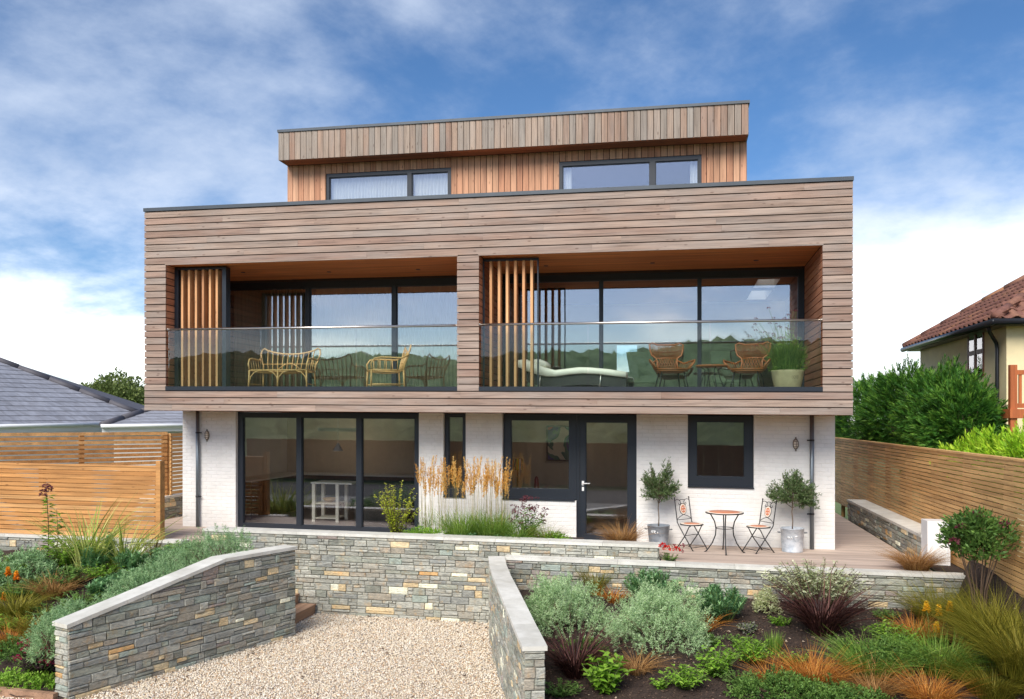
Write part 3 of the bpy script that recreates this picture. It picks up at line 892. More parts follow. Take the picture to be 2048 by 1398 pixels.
curtain(q1a + 0.02, XY(820, YU), WZ0 - 0.02, WT + 0.05, YU + 0.165, M['sheer'], 'white sheer curtain filling the wide pane of the left top floor window', pleat=0.07, amp=0.02, seed=4)
curtain(XY(822, YU), q1b - 0.02, WZ0 - 0.02, WT + 0.05, YU + 0.17, M['sheer'], 'white sheer curtain filling the narrow pane of the left top floor window', pleat=0.07, amp=0.02, seed=5)
curtain(q2a + 0.04, q2a + 0.24, WZ0 - 0.02, WT + 0.05, YU + 0.165, M['sheer'], 'white sheer curtain drawn to the left side of the right top floor window', pleat=0.05, amp=0.02, seed=6)
curtain(q2b - 0.22, q2b - 0.04, WZ0 - 0.02, WT + 0.05, YU + 0.165, M['sheer'], 'white sheer curtain drawn to the right side of the right top floor window', pleat=0.05, amp=0.02, seed=7)

# ---- wall lamps
def wall_lamp(px, py, label):
    x, z = onY(px, py, YW)
    l = thing('wall_lamp', (x, YW, z), label, 'wall lamp', 'bulkhead lamps on the brick wall')
    m = MB(); prof = [(0.0, -0.105), (0.045, -0.1), (0.05, 0.0), (0.045, 0.1), (0.0, 0.105)]
    ring = []
    for k in range(20):
        w = 2 * math.pi * k / 20; ring.append((0.052 * math.cos(w), 0.1 * math.sin(w)))
    n = 20
    v = [(x_, 0, z_) for x_, z_ in ring] + [(x_, -0.022, z_) for x_, z_ in ring]
    m.add(v, [(i, (i + 1) % n, n + (i + 1) % n, n + i) for i in range(n)] + [tuple(range(n, 2 * n))])
    m.build('backplate', M['bronze'], l, local=True)
    m = MB(); v = []; f = []
    for j in range(6):
        s = math.cos(j / 6 * math.pi / 2); dy = math.sin(j / 6 * math.pi / 2)
        v += [(x_ * 0.74 * s, -0.022 - 0.055 * dy, z_ * 0.8 * (0.4 + 0.6 * s)) for x_, z_ in ring]
    for j in range(5): f += [(j * n + i, j * n + (i + 1) % n, (j + 1) * n + (i + 1) % n, (j + 1) * n + i) for i in range(n)]
    f.append(tuple(5 * n + i for i in range(n)))
    m.add(v, f, 0, True); m.build('lens', M['mosaic_l'], l, local=True)
    m = MB()
    m.tube([(0, -0.02, -0.1), (0, -0.075, -0.07), (0, -0.088, 0), (0, -0.075, 0.07), (0, -0.02, 0.1)], 0.005, 6)
    for zz in (-0.045, 0.0, 0.045): m.tube([(-0.048, -0.02, zz), (-0.035, -0.06, zz), (0, -0.084, zz), (0.035, -0.06, zz), (0.048, -0.02, zz)], 0.005, 6)
    m.tube([(0, -0.015, -0.1), (0, -0.015, -0.13)], 0.012, 8); m.tube([(0, -0.015, 0.1), (0, -0.015, 0.125)], 0.012, 8)
    m.build('cage', M['bronze'], l, local=True)
    return l
wall_lamp(414.6, 870.5, 'oval caged lamp on the white wall left of the sliding doors')
wall_lamp(1591.3, 888, 'oval caged lamp on the white wall beside the right downpipe')
# ================================================================== THE GROUND
ZG = -1.18                                             # gravel drive
def sheet(name, poly, z, mat, kind='structure', sub=None):
    m = MB(); m.add([(x, y, z) for x, y in poly], [tuple(range(len(poly)))])
    return m.build(name, mat, kind=kind)
# one big sheet out to the horizon, a little below everything else
g = MB(); gv = []; n = 24
xs = [-900, -300, -120, -60, -30, -15, 0, 15, 30, 60, 120, 300, 900]
me_v = []
for yy in xs:
    for xx in xs:
        k = min(1.0, 60.0 / max(60.0, math.hypot(xx, yy)))
        me_v.append((xx, yy, ZG - 0.06 + fall(xx, yy) * (k * k - 1)))
me_f = [(j * 13 + i, j * 13 + i + 1, (j + 1) * 13 + i + 1, (j + 1) * 13 + i) for j in range(12) for i in range(12)]
g.add(me_v, me_f); g.build('ground', M['grass'], kind='structure')
sheet('road', [(-60, -9), (60, -9), (60, -2.5), (-60, -2.5)], ZG - 0.05, M['asphalt'])
sheet('pavement', [(-60, -2.5), (60, -2.5), (60, 0.2), (-60, 0.2)], ZG - 0.045, plain('footway', srgb(150, 148, 142), 0.9, var=0.12, nscale=8))
sheet('driveway', [(-16, 0.2), (9, 0.2), (9, 9.5), (1.2, 9.5), (1.2, 14.4), (-13, 14.4), (-16, 10)], ZG - 0.012, M['gravel'])

# wooded hill across the road: what the upper windows mirror
hv = []; hf = []; rh = random.Random(5)
NX, NY = 330, 30
for j in range(NY):
    for i in range(NX):
        x = -260 + 520 * i / (NX - 1); y = -70 - 150 * j / (NY - 1)
        t = j / (NY - 1)
        ridge = 20.5 + 2.0 * math.sin(x * 0.017 + 1.1) + 1.4 * math.sin(x * 0.041 + 0.3) + 1.0 * math.sin(x * 0.13)
        bump = 0 if j == 0 else 2.2 * rh.random() + 1.0 * math.sin(x * 0.9 + j * 1.7) * math.sin(x * 0.37 + j)
        hv.append((x, y, -1.6 + ridge * sm(0, 1, t) + bump))
hf = [(j * NX + i, j * NX + i + 1, (j + 1) * NX + i + 1, (j + 1) * NX + i) for j in range(NY - 1) for i in range(NX - 1)]
th = NT('wooded hillside'); th.set(Roughness=0.95)
nh = th.noise(th.coord(), 0.22, 8, 0.7)
th.color(th.ramp(nh, [(0.35, srgb(96, 116, 76)), (0.55, srgb(138, 156, 104)), (0.7, srgb(172, 184, 130))])); th.bump(nh, 1.0, 2.0)
m = MB(); m.add(hv, [f[::-1] for f in hf], 0, True); m.build('hill', th.mat, kind='structure')

# ---- terrace deck, board by board
XA_L, XA_R = XY(409, 14.10), XY(1316, 14.10)
dk = MB(); dk.box(-11.6, 3.86, 14.45, 31.7, -0.2, -0.036); dk.box(XA_R + 0.06, 3.86, 14.02, 14.449, -0.2, -0.036); dk.box(-11.6, XA_L - 0.06, 14.28, 14.449, -0.2, -0.036)
deck = dk.build('terrace_deck', M['core'], kind='structure')
y = 14.02
while y < 31.5:
    y1 = min(y + 0.138, YW - 0.004) if y < YW else y + 0.138
    if y < YW - 0.03:
        if y > 14.43: MB().box(-11.45, 3.85, y, y1, -0.034, 0.0).build('deck_board', M['deck'], deck)
        else:
            MB().box(XA_R + 0.05, 3.85, y, y1, -0.034, 0.0).build('deck_board', M['deck'], deck)
            if y > 14.27: MB().box(-11.6, XA_L - 0.05, y, y1, -0.034, 0.0).build('deck_board', M['deck'], deck)
    else:
        MB().box(XWR + 0.002, 3.85, y, y1, -0.034, 0.0).build('deck_board', M['deck'], deck)
        if y < 21: MB().box(-11.25, XWL - 0.002, y, y1, -0.034, 0.0).build('deck_board', M['deck'], deck)
    y += 0.145
    if YW - 0.03 < y < YW: y = YW + 0.002

# ================================================================== STONE WALLS
def path(pts):
    L = [0.0]
    for a, b in zip(pts, pts[1:]): L.append(L[-1] + math.hypot(b[0] - a[0], b[1] - a[1]))
    def at(u):
        u = max(0.0, min(L[-1], u))
        for i in range(len(pts) - 1):
            if u <= L[i + 1] + 1e-9:
                t = (u - L[i]) / (L[i + 1] - L[i])
                dx, dy = pts[i + 1][0] - pts[i][0], pts[i + 1][1] - pts[i][1]; q = math.hypot(dx, dy)
                return (pts[i][0] + dx * t, pts[i][1] + dy * t), (dy / q, -dx / q)
    return at, L[-1]
def px_size(x, y, wdt, hgt):
    d = -SA * x + CA * y
    return (wdt * hgt) * (F / max(d, 1.0)) ** 2
def stones_on(pts, ztop, zbot, seed, mean_w=0.225, rows=(0.062, 0.13)):
    """coursed split-slate facing: list of (verts, faces, apparent size)"""
    rr = random.Random(seed); at, L = path(pts); out = []
    n8 = [(4, 5, 6, 7), (0, 1, 5, 4), (1, 2, 6, 5), (2, 3, 7, 6), (3, 0, 4, 7), (8, 9, 1, 0), (9, 10, 2, 1), (10, 11, 3, 2), (11, 8, 0, 3)]
    def stone(u0, u1, z0, z1):
        g = 0.0045
        u0 += g * rr.uniform(0.4, 1.2); u1 -= g * rr.uniform(0.4, 1.2); z0 += g * rr.uniform(0.3, 1.1); z1 -= g * rr.uniform(0.3, 1.1)
        t0, t1 = min(z1, ztop(u0)), min(z1, ztop(u1))
        if u1 - u0 < 0.02 or max(t0, t1) - z0 < 0.018: return
        t0, t1 = max(t0, z0 + 0.004), max(t1, z0 + 0.004)
        proud = rr.uniform(0.004, 0.024)
        jz = lambda: rr.uniform(-0.005, 0.005)
        c = 0.007
        e = lambda: rr.uniform(-0.0045, 0.0045)
        corners = [(u0 + e(), z0 + e()), (u1 + e(), z0 + e()), (u1 + e(), t1 + min(0, e())), (u0 + e(), t0 + min(0, e()))]
        inn = [(u0 + c, z0 + c + abs(jz())), (u1 - c, z0 + c + abs(jz())), (u1 - c, t1 - c - abs(jz())), (u0 + c, t0 - c - abs(jz()))]
        v = []
        for (u, z_), dep in [(q, proud - 0.010) for q in corners] + [(q, proud + rr.uniform(-0.005, 0.006)) for q in inn] + [(q, -0.022) for q in corners]:
            (x, y), nn = at(u)
            v.append((x + nn[0] * dep, y + nn[1] * dep, z_))
        (x, y), nn = at((u0 + u1) / 2)
        out.append((v, n8, px_size(x, y, u1 - u0, t1 - z0)))
    z = zbot; hi = max(ztop(L * k / 20) for k in range(21))
    while z < hi - 0.015:
        H = rr.uniform(*rows)
        if hi - (z + H) < 0.03: H = hi - z
        u = -rr.uniform(0, 0.1)
        while u < L:
            wd = rr.uniform(0.4, 1.6) * mean_w
            if rr.random() < 0.10: wd *= 1.5
            a, b = max(0, u), min(L, u + wd)
            if b > L - 0.05: b = L
            q = rr.random()
            if q < 0.58 or H < 0.082: stone(a, b, z, z + H)
            else:
                k = rr.choice((0.4, 0.5, 0.62)); s = rr.uniform(0.35, 0.65)
                stone(a, b, z, z + H * k)
                if rr.random() < 0.45: stone(a, a + (b - a) * s, z + H * k, z + H); stone(a + (b - a) * s, b, z + H * k, z + H)
                else: stone(a, b, z + H * k, z + H)
            u = b if b < L else L + 1
        z += H
    return out
def stone_wall(name, label, faces, core, coping, base, limit=300):
    """faces: list of (pts, ztop, zbot, seed); core: function(MB); coping: list of (plan quad corners, z values, t)"""
    w = thing(name, base, label, 'stone wall')
    m = MB(); core(m); m.build('mortar_core', M['mortar'], w)
    allst = []
    for pts, zt, zb, seed in faces: allst += stones_on(pts, zt, zb, seed)
    allst.sort(key=lambda s: -s[2])
    for v, f, _ in allst[:limit]: MB().add(v, f).build('stone', M['stone'], w)
    if len(allst) > limit:
        m = MB()
        for v, f, _ in allst[limit:]: m.add(v, f)
        m.build('small_stones', M['stone'], w, kind='stuff')
    for quad, zz, t in coping:
        v = [(x, y, z_ - t) for (x, y), z_ in zip(quad, zz)] + [(x, y, z_) for (x, y), z_ in zip(quad, zz)]
        MB().add(v, [(3, 2, 1, 0), (4, 5, 6, 7), (0, 1, 5, 4), (1, 2, 6, 5), (2, 3, 7, 6), (3, 0, 4, 7)]).build('coping_stone', M['coping'], w)
    return w
def coping_run(pts, thick, ztop, over=0.028, t=0.05, step=0.9, cuts=(), ends=(True, True)):
    """coping stones along a face polyline; thick = wall thickness behind the face"""
    at, L = path(pts)
    us = sorted(set([0.0, L] + list(cuts))); fine = []
    for a, b in zip(us, us[1:]):
        k = max(1, round((b - a) / step))
        fine += [a + (b - a) * i / k for i in range(k)]
    fine.append(L); out = []
    for i, (a, b) in enumerate(zip(fine, fine[1:])):
        ga = -over if i == 0 and ends[0] else 0.002; gb = over if i == len(fine) - 2 and ends[1] else -0.002
        (xa, ya), na = at(a + 1e-6); (xb, yb), nb = at(b - 1e-6)
        ta, tb = (-na[1], na[0]), (-nb[1], nb[0])
        P = [(xa + na[0] * over + ta[0] * ga, ya + na[1] * over + ta[1] * ga), (xb + nb[0] * over + tb[0] * gb, yb + nb[1] * over + tb[1] * gb),
             (xb - nb[0] * (thick + over) + tb[0] * gb, yb - nb[1] * (thick + over) + tb[1] * gb), (xa - na[0] * (thick + over) + ta[0] * ga, ya - na[1] * (thick + over) + ta[1] * ga)]
        out.append((P, [ztop(a), ztop(b), ztop(b), ztop(a)], t))
    return out
def core_run(pts, thick, ztop, zbot, inset=0.012, n=24):
    at, L = path(pts)
    def do(m):
        us = [L * i / n for i in range(n + 1)]
        v = []
        for i, u in enumerate(us):
            (x, y), nn = at(min(max(u, 1e-6), L - 1e-6)); tx, ty = -nn[1], nn[0]
            e = inset if i == 0 else (-inset if i == n else 0)
            x += tx * e; y += ty * e
            f_, b_ = (x - nn[0] * inset, y - nn[1] * inset), (x - nn[0] * (thick - inset), y - nn[1] * (thick - inset))
            v += [(*f_, zbot), (*f_, ztop(u)), (*b_, ztop(u)), (*b_, zbot)]
        f = []
        for i in range(n):
            a, b = i * 4, i * 4 + 4
            f += [(a, b, b + 1, a + 1), (a + 1, b + 1, b + 2, a + 2), (a + 2, b + 2, b + 3, a + 3)]
        f += [(0, 1, 2, 3), (n * 4 + 3, n * 4 + 2, n * 4 + 1, n * 4)]
        m.add(v, f)
    return do
# A: the wall across the head of the drive
YA = 14.10
XA_L, XA_R = XY(409, YA), XY(1316, YA)
ptsA = [(XA_L, YA), (XA_R, YA)]
zA = lambda u: 0.205
stone_wall('retaining_wall', 'long stone retaining wall across the head of the gravel drive, planting behind it', [
    (ptsA, zA, ZG - 0.03, 21), ([(XA_R, YA), (XA_R, YA + 0.3)], zA, -0.3, 22), ([(XA_L, YA + 0.3), (XA_L, YA)], zA, -0.6, 23)],
    core_run(ptsA, 0.3, lambda u: 0.206, ZG - 0.1), coping_run(ptsA, 0.3, lambda u: 0.256), ((XA_L + XA_R) / 2, YA, ZG))
# B: the wall holding the terrace
YBW = 13.80
XB0, XB1 = XY(1012, YBW), 4.55
ptsB = [(XB0, YBW), (XB1, YBW)]
stone_wall('retaining_wall', 'low stone retaining wall in front of the terrace with the bistro set', [(ptsB, lambda u: -0.04, -0.72, 31)],
    core_run(ptsB, 0.2, lambda u: -0.042, -0.85), coping_run(ptsB, 0.2, lambda u: 0.012, over=0.03), ((XB0 + XB1) / 2, YBW, -0.7), limit=300)
# C: right wing wall of the drive, curving towards the road
ptsC = [camxy(d, x) for d, x in ((14.05, -0.372), (13.2, -0.33), (12.4, -0.268), (11.4, -0.165), (10.4, -0.045), (9.6, 0.055), (8.95, 0.128))]
_, LC = path(ptsC)
def zC(u):
    t = u / LC
    return -0.03 + 0.0 * t - 0.11 * sm(0.45, 1.0, t)
TC = 0.225
nC = path(ptsC)[0](LC)[1]
endC = (ptsC[-1][0] - nC[0] * TC, ptsC[-1][1] - nC[1] * TC)
stone_wall('retaining_wall', 'curving stone wing wall on the right of the gravel drive with pale coping', [
    (ptsC, zC, ZG - 0.03, 41), ([ptsC[-1], endC], lambda u: zC(LC), ZG - 0.03, 42)],
    core_run(ptsC, TC, lambda u: zC(u) + 0.001, ZG - 0.1), coping_run(ptsC, TC, lambda u: zC(u) + 0.052, over=0.022, step=0.8), (ptsC[-1][0], ptsC[-1][1], ZG))
# D: left wing wall, stepping down towards the road
ptsD = [camxy(10.33, -5.43), camxy(13.54, -3.477)]
_, LD = path(ptsD)
uk = LD * 0.63
def zD(u):
    return -0.29 + (0.19 + 0.29) * min(1.0, u / uk)
nD = path(ptsD)[0](0.1)[1]; TD = 0.26
bD0 = (ptsD[0][0] - nD[0] * TD, ptsD[0][1] - nD[1] * TD); bD1 = (ptsD[1][0] - nD[0] * TD, ptsD[1][1] - nD[1] * TD)
stone_wall('retaining_wall', 'stone wing wall on the left of the gravel drive, its coping sloping down to the road', [
    (ptsD, zD, ZG - 0.03, 51), ([bD0, ptsD[0]], lambda u: zD(0), ZG - 0.03, 52), ([ptsD[1], bD1], lambda u: zD(LD), ZG - 0.03, 53)],
    core_run(ptsD, TD, lambda u: zD(u) + 0.001, ZG - 0.1, n=30), coping_run(ptsD, TD, lambda u: zD(u) + 0.052, cuts=(uk,), step=0.8), (ptsD[0][0], ptsD[0][1], ZG), limit=300)
# E: plinth under the left fence
ptsE = [(-14.6, 14.05), (XY(362, 14.05), 14.05)]
stone_wall('plinth_wall', 'low stone plinth wall under the honey coloured slatted fence', [(ptsE, lambda u: -0.04, -0.62, 61)],
    core_run(ptsE, 0.22, lambda u: -0.042, -0.8), coping_run(ptsE, 0.22, lambda u: 0.012), (-11.5, 14.05, -0.6))
# low bench-high walls along both side passages
XR1 = 3.92
ptsG = [(XR1, 21.25), (XR1, 15.0)]
stone_wall('plinth_wall', 'bench high stone wall along the right side passage below the long fence', [
    (ptsG, lambda u: 0.405, -0.03, 71), ([(XR1 + 0.3, 21.25), (XR1, 21.25)], lambda u: 0.405, -0.03, 72)],
    core_run(ptsG, 0.36, lambda u: 0.406, -0.2), coping_run(ptsG, 0.36, lambda u: 0.455), (XR1, 17.7, 0))
ptsH = [(-11.40, 16.75), (-11.25, 20.5)]
stone_wall('plinth_wall', 'short dark stone wall glimpsed beside the left corner of the house', [
    (ptsH, lambda u: 0.45, -0.03, 81)], core_run(ptsH, 0.3, lambda u: 0.451, -0.2), coping_run(ptsH, 0.3, lambda u: 0.495), (-11.33, 18.6, 0))

# timber steps behind the left wing wall
sx, sy = flat(632, 1226, ZG)
sy1 = YA - 0.03
q0 = flat(588, 1246, ZG)
st = thing('timber_steps', (sx, (q0[1] + sy1) / 2, ZG), 'timber steps climbing behind the left stone wing wall', 'steps')
for k in range(3):
    x1 = sx - 0.32 * k
    zz = ZG + 0.17 * (k + 1)
    MB().box(x1 - 0.34, x1 - 0.006, q0[1] - 0.05 + 0.0, sy1, ZG + 0.17 * k - 0.02, zz - 0.03).build('riser', M['deck_red'], st)
    for j in range(2):
        MB().box(x1 - 0.30 + j * 0.155, x1 - 0.152 + j * 0.155 + (0.012 if j else 0), q0[1] - 0.06, sy1 - 0.002, zz - 0.029, zz).build('tread_board', M['deck_red'], st)

# ---- planting beds
ea, eb = flat(-90, 1366, ZG + 0.1), flat(106, 1387, ZG + 0.1)
def bed_right(x, y):
    t = sm(8.5, 13.8, y)
    return -1.05 + 0.52 * t + 0.03 * math.sin(x * 2.1 + y * 1.3) + 0.85 * sm(3.95, 4.4, x)
def bed_left(x, y):
    # rises from the timber edge up to the plinth
    t = sm(9.0, 13.2, y)
    return -1.12 + 0.82 * t + 0.03 * math.sin(x * 1.7 + y * 2.0)
def bed(name, fn, x0, x1, y0, y1, nx, ny, inside):
    V = []; F_ = []; idx = {}
    for j in range(ny + 1):
        for i in range(nx + 1):
            x = x0 + (x1 - x0) * i / nx; y = y0 + (y1 - y0) * j / ny
            idx[i, j] = len(V); V.append((x, y, fn(x, y) + random.uniform(-0.012, 0.012)))
    for j in range(ny):
        for i in range(nx):
            xc = x0 + (x1 - x0) * (i + 0.5) / nx; yc = y0 + (y1 - y0) * (j + 0.5) / ny
            if inside(xc, yc): F_.append((idx[i, j], idx[i + 1, j], idx[i + 1, j + 1], idx[i, j + 1]))
    m = MB(); m.add(V, F_, 0, True)
    return m.build(name, M['soil'], kind='structure')
def side_of(pts, x, y):
    """signed distance to the polyline's face: positive on its outward side"""
    best = 1e9; s = 0
    for a, b in zip(pts, pts[1:]):
        dx, dy = b[0] - a[0], b[1] - a[1]; q = dx * dx + dy * dy
        t = max(0, min(1, ((x - a[0]) * dx + (y - a[1]) * dy) / q))
        ex, ey = x - a[0] - dx * t, y - a[1] - dy * t; dd = ex * ex + ey * ey
        if dd < best: best = dd; s = (ex * dy - ey * dx) / math.sqrt(q)
    return s
in_right = lambda x, y: side_of(ptsC, x, y) < -0.08 and y < 13.86
in_left = lambda x, y: side_of(ptsD, x, y) < -0.08 and y < 14.1 and not (y > 12.75 and x > -7.45) and side_of([(ea[0] * 3 - eb[0] * 2, ea[1] * 3 - eb[1] * 2), eb], x, y) < -0.02
bed('planting_bed_right', bed_right, -2.6, 6.6, 7.6, 13.9, 80, 56, in_right)
bed('planting_bed_left', bed_left, -14.6, -5.6, 8.6, 14.1, 110, 64, in_left)
# bark chips on the right bed
nC_ = 9000
P = np.stack([RNG.uniform(-2.0, 5.0, nC_), RNG.uniform(8.6, 13.8, nC_)], 1)
P = np.array([p for p in P if in_right(p[0], p[1])])
zz = np.array([bed_right(x, y) for x, y in P]) + 0.006
def chips(P, zz, size, name, mat, tint, flat_=0.35):
    """small irregular eight-faced lumps in one mesh"""
    n = len(P)
    base = np.array([(1, 0, 0), (-1, 0, 0), (0, 1, 0), (0, -1, 0), (0, 0, 1), (0, 0, -1)], float)
    fac = np.array([(0, 2, 4), (2, 1, 4), (1, 3, 4), (3, 0, 4), (2, 0, 5), (1, 2, 5), (3, 1, 5), (0, 3, 5)])
    V = np.repeat(base[None], n, 0) * RNG.uniform(0.6, 1.3, (n, 6, 1))
    V *= np.stack([size, size * RNG.uniform(0.55, 0.95, n), size * RNG.uniform(flat_ * 0.7, flat_ * 1.4, n)], 1)[:, None, :]
    a = RNG.uniform(0, 2 * np.pi, n); b = RNG.normal(0, 0.35, n)
    ca, sa, cb, sb = np.cos(a), np.sin(a), np.cos(b), np.sin(b)
    x, y, z_ = V[..., 0], V[..., 1], V[..., 2]
    x, z_ = x * cb[:, None] + z_ * sb[:, None], -x * sb[:, None] + z_ * cb[:, None]
    x, y = x * ca[:, None] - y * sa[:, None], x * sa[:, None] + y * ca[:, None]
    V = np.stack([x + P[:, 0:1], y + P[:, 1:2], z_ + zz[:, None]], 2).reshape(-1, 3)
    Fq = (fac[None] + (np.arange(n) * 6)[:, None, None]).reshape(-1, 3)
    return np_obj(name, V, [Fq], mat, tint=np.repeat(tint, 6), world=True)
o = chips(P, zz, RNG.uniform(0.010, 0.030, len(P)), 'bark_mulch', M['chip'], RNG.random(len(P)))
tag(o, 'dark bark mulch strewn over the right planting bed', 'mulch', kind='stuff')
# gravel pebbles
n = 150000
dd = np.sqrt(RNG.uniform(8.7 ** 2, 15.3 ** 2, n)); kk = RNG.uniform(-0.625, 0.05, n)
xc = dd * kk
X = -SA * dd + CA * xc; Y = CA * dd + SA * xc
def np_side(pts, X, Y):
    best = np.full(len(X), 1e9); s = np.zeros(len(X))
    for a, b in zip(pts, pts[1:]):
        dx, dy = b[0] - a[0], b[1] - a[1]; q = dx * dx + dy * dy
        t = np.clip(((X - a[0]) * dx + (Y - a[1]) * dy) / q, 0, 1)
        ex, ey = X - a[0] - dx * t, Y - a[1] - dy * t; d2 = ex * ex + ey * ey
        w_ = d2 < best; best = np.where(w_, d2, best); s = np.where(w_, (ex * dy - ey * dx) / math.sqrt(q), s)
    return s
keep = (Y < YA - 0.02) & (np_side(ptsC, X, Y) > 0.015)
sd = np_side(ptsD, X, Y)
keep &= (sd > 0.015) | ((sd < -0.3) & (np_side([(ea[0] * 3 - eb[0] * 2, ea[1] * 3 - eb[1] * 2), (eb[0] * 1.2 - ea[0] * 0.2, eb[1] * 1.2 - ea[1] * 0.2)], X, Y) > 0.01)) | (Y < 8.9)
keep |= (X > sx + 0.01) & (Y > ptsD[1][1] - 0.05) & (Y < YA - 0.02) & (np_side(ptsC, X, Y) > 0.015) & (X < -1)
keep &= ~((X < sx) & (Y > q0[1] - 0.06) & (sd < 0.0))
X, Y = X[keep], Y[keep]
o = chips(np.stack([X, Y], 1), np.full(len(X), ZG) + RNG.uniform(-0.006, 0.008, len(X)), RNG.uniform(0.0065, 0.0145, len(X)) * RNG.uniform(0.8, 1.2, len(X)), 'gravel', M['pebble'], RNG.random(len(X)), flat_=0.7)
tag(o, 'pale rounded gravel covering the drive', 'gravel', kind='stuff')
# last year's leaves blown along the walls
ll = []
for i in range(260):
    u_ = random.random(); k_ = random.random() ** 2 * 0.5
    if i % 3 == 0: x_, y_ = ptsD[0][0] + (ptsD[1][0] - ptsD[0][0]) * u_ + nD[0] * (0.05 + k_), ptsD[0][1] + (ptsD[1][1] - ptsD[0][1]) * u_ + nD[1] * (0.05 + k_)
    elif i % 3 == 1: x_, y_ = sx + 0.1 + (XB0 - sx - 0.4) * u_, YA - 0.05 - k_
    else: x_, y_ = random.uniform(-6.0, -2.6), random.uniform(9.2, 13.8)
    ll.append((x_, y_))
ll = np.array([p for p in ll if side_of(ptsC, *p) > 0.05 and side_of(ptsD, *p) > 0.03])
o = chips(ll, np.full(len(ll), ZG + 0.014), RNG.uniform(0.014, 0.03, len(ll)), 'leaf_litter', M['chip'], RNG.uniform(0.5, 1.0, len(ll)), flat_=0.12)
tag(o, 'brown fallen leaves scattered on the gravel drive', 'leaves', kind='stuff')
# raised beds between wall A and the house
kx = XY(868, YA + 0.3)
sheet('planting_bed_middle', [(XY(735, 14.3), 14.41), (XY(1150, 14.3), 14.41), (XY(1150, 14.3), 15.75), (XY(735, 14.3), 15.75)], 0.10, M['soil'])
kb = thing('stone_kerb', (kx, 15.0, 0), 'pale stone kerb running back between the two beds behind the long retaining wall', 'kerb')
for k in range(2):
    MB().box(kx - 0.11, kx + 0.11, YA + 0.332 + 0.72 * k, YA + 0.332 + 0.72 * k + 0.716, 0.0, 0.235).build('kerb_stone', M['coping'], kb)
# timber edging in the bottom left corner
dx, dy = eb[0] - ea[0], eb[1] - ea[1]; q = math.hypot(dx, dy); nx_, ny_ = -dy / q * 0.08, dx / q * 0.08
m = MB(); m.prism([ea, eb, (eb[0] + nx_, eb[1] + ny_), (ea[0] + nx_, ea[1] + ny_)], ZG - 0.05, ZG + 0.09)
m.build('timber_edging', M['deck_red'], label='weathered timber board edging the bed in the bottom left corner', cat='edging')

# ================================================================== FENCES
def fence(name, label, a, b, z0, z1, slat, gap, mat, t=0.02, panel=3.6, posts=True, cap=True, side=1, post_ends=(True, True), joints=None):
    """upright slatted fence from a to b; slats on the side facing the camera"""
    dx, dy = b[0] - a[0], b[1] - a[1]; L = math.hypot(dx, dy); tx, ty = dx / L, dy / L; nx, ny = ty * side, -tx * side
    fz = thing(name, ((a[0] + b[0]) / 2, (a[1] + b[1]) / 2, z0), label, 'fence')
    rr = random.Random(hash(label) % 1000 if False else len(label))
    def bx(u0, u1, n0, n1, za, zb, nm):
        v = []
        for zc_ in (za, zb):
            for u, n_ in ((u0, n0), (u1, n0), (u1, n1), (u0, n1)): v.append((a[0] + tx * u + nx * n_, a[1] + ty * u + ny * n_, zc_))
        MB().add(v, [(0, 3, 2, 1), (4, 5, 6, 7), (0, 1, 5, 4), (1, 2, 6, 5), (2, 3, 7, 6), (3, 0, 4, 7)]).build(nm, mat, fz)
    k = max(1, round(L / panel)); P = L / k
    z = z0; r = 0
    while z + slat <= z1 + 1e-6:
        off = 0 if joints is None else (r % 2) * P / 2
        cuts = sorted(set([0.0, L] + [min(L, max(0.0, i * P + off)) for i in range(k + 1)]))
        for u0, u1 in zip(cuts, cuts[1:]):
            if u1 - u0 > 0.05: bx(u0 + 0.0015, u1 - 0.0015, 0.0, t + rr.uniform(-0.002, 0.002), z + rr.uniform(-0.002, 0.002), z + slat, 'slat')
        z += slat + gap; r += 1
    if posts:
        for i in range(2 * k + 1):
            u = min(max(i * P / 2, 0.05), L - 0.05)
            bx(u - 0.045, u + 0.045, -0.095, -0.003, z0 - 0.35, z - gap, 'post')
    if cap: bx(-0.01, L + 0.01, -0.1, t + 0.012, z - gap + 0.001, z - gap + 0.032, 'capping_rail')
    return fz
xf = XY(318, 14.16)
ff = fence('slatted_fence', 'honey coloured slatted fence on the low stone plinth at the left edge', (-14.6, 14.17), (xf, 14.17), 0.02, 1.42, 0.070, 0.0135, M['fence'], cap=True, panel=4.9)
MB().box(xf + 0.002, xf + 0.092, 14.06, 14.2, 0.013, 1.475).build('end_post', M['fence'], ff)
fence('slatted_fence', 'taller open slatted boundary fence behind the honey fence, below the grey slate roof', (-15.6, 11.45), (-11.46, 17.35), -0.1, 1.99, 0.068, 0.026, M['fence'], cap=False, panel=3.4, side=1)
fence('slatted_fence', 'slatted fence running back beside the left corner of the house', (-11.42, 17.4), (-11.25, 22.0), 0.52, 1.96, 0.066, 0.022, M['fence_y'], cap=False, panel=3.0)
fence('slatted_fence', 'long tan slatted fence receding along the right boundary below the conifers', (4.34, 33.0), (4.34, 9.2), 0.03, 1.88, 0.0565, 0.0125, M['fence_y'], cap=True, panel=3.6, joints=True)

# meter cabinets by the right fence
cb = thing('meter_cabinet', (4.08, 14.8, 0.02), 'white meter cabinet standing against the right fence behind the bronze grass', 'cabinet')
m = MB(); m.box(3.90, 4.20, 14.62, 14.98, 0.0, 0.72); m.build('housing', M['white'], cb)
m = MB(); m.box(4.202, 4.235, 14.60, 14.985, 0.02, 0.71); m.build('housing_flange', M['white'], cb)
m = MB(); m.box(3.93, 4.17, 14.610, 14.6195, 0.06, 0.68); m.build('door', M['white'], cb)
sheet('planting_pocket', [(3.87, 14.02), (4.33, 14.02), (4.33, 14.99), (3.87, 14.99)], 0.02, M['soil'])
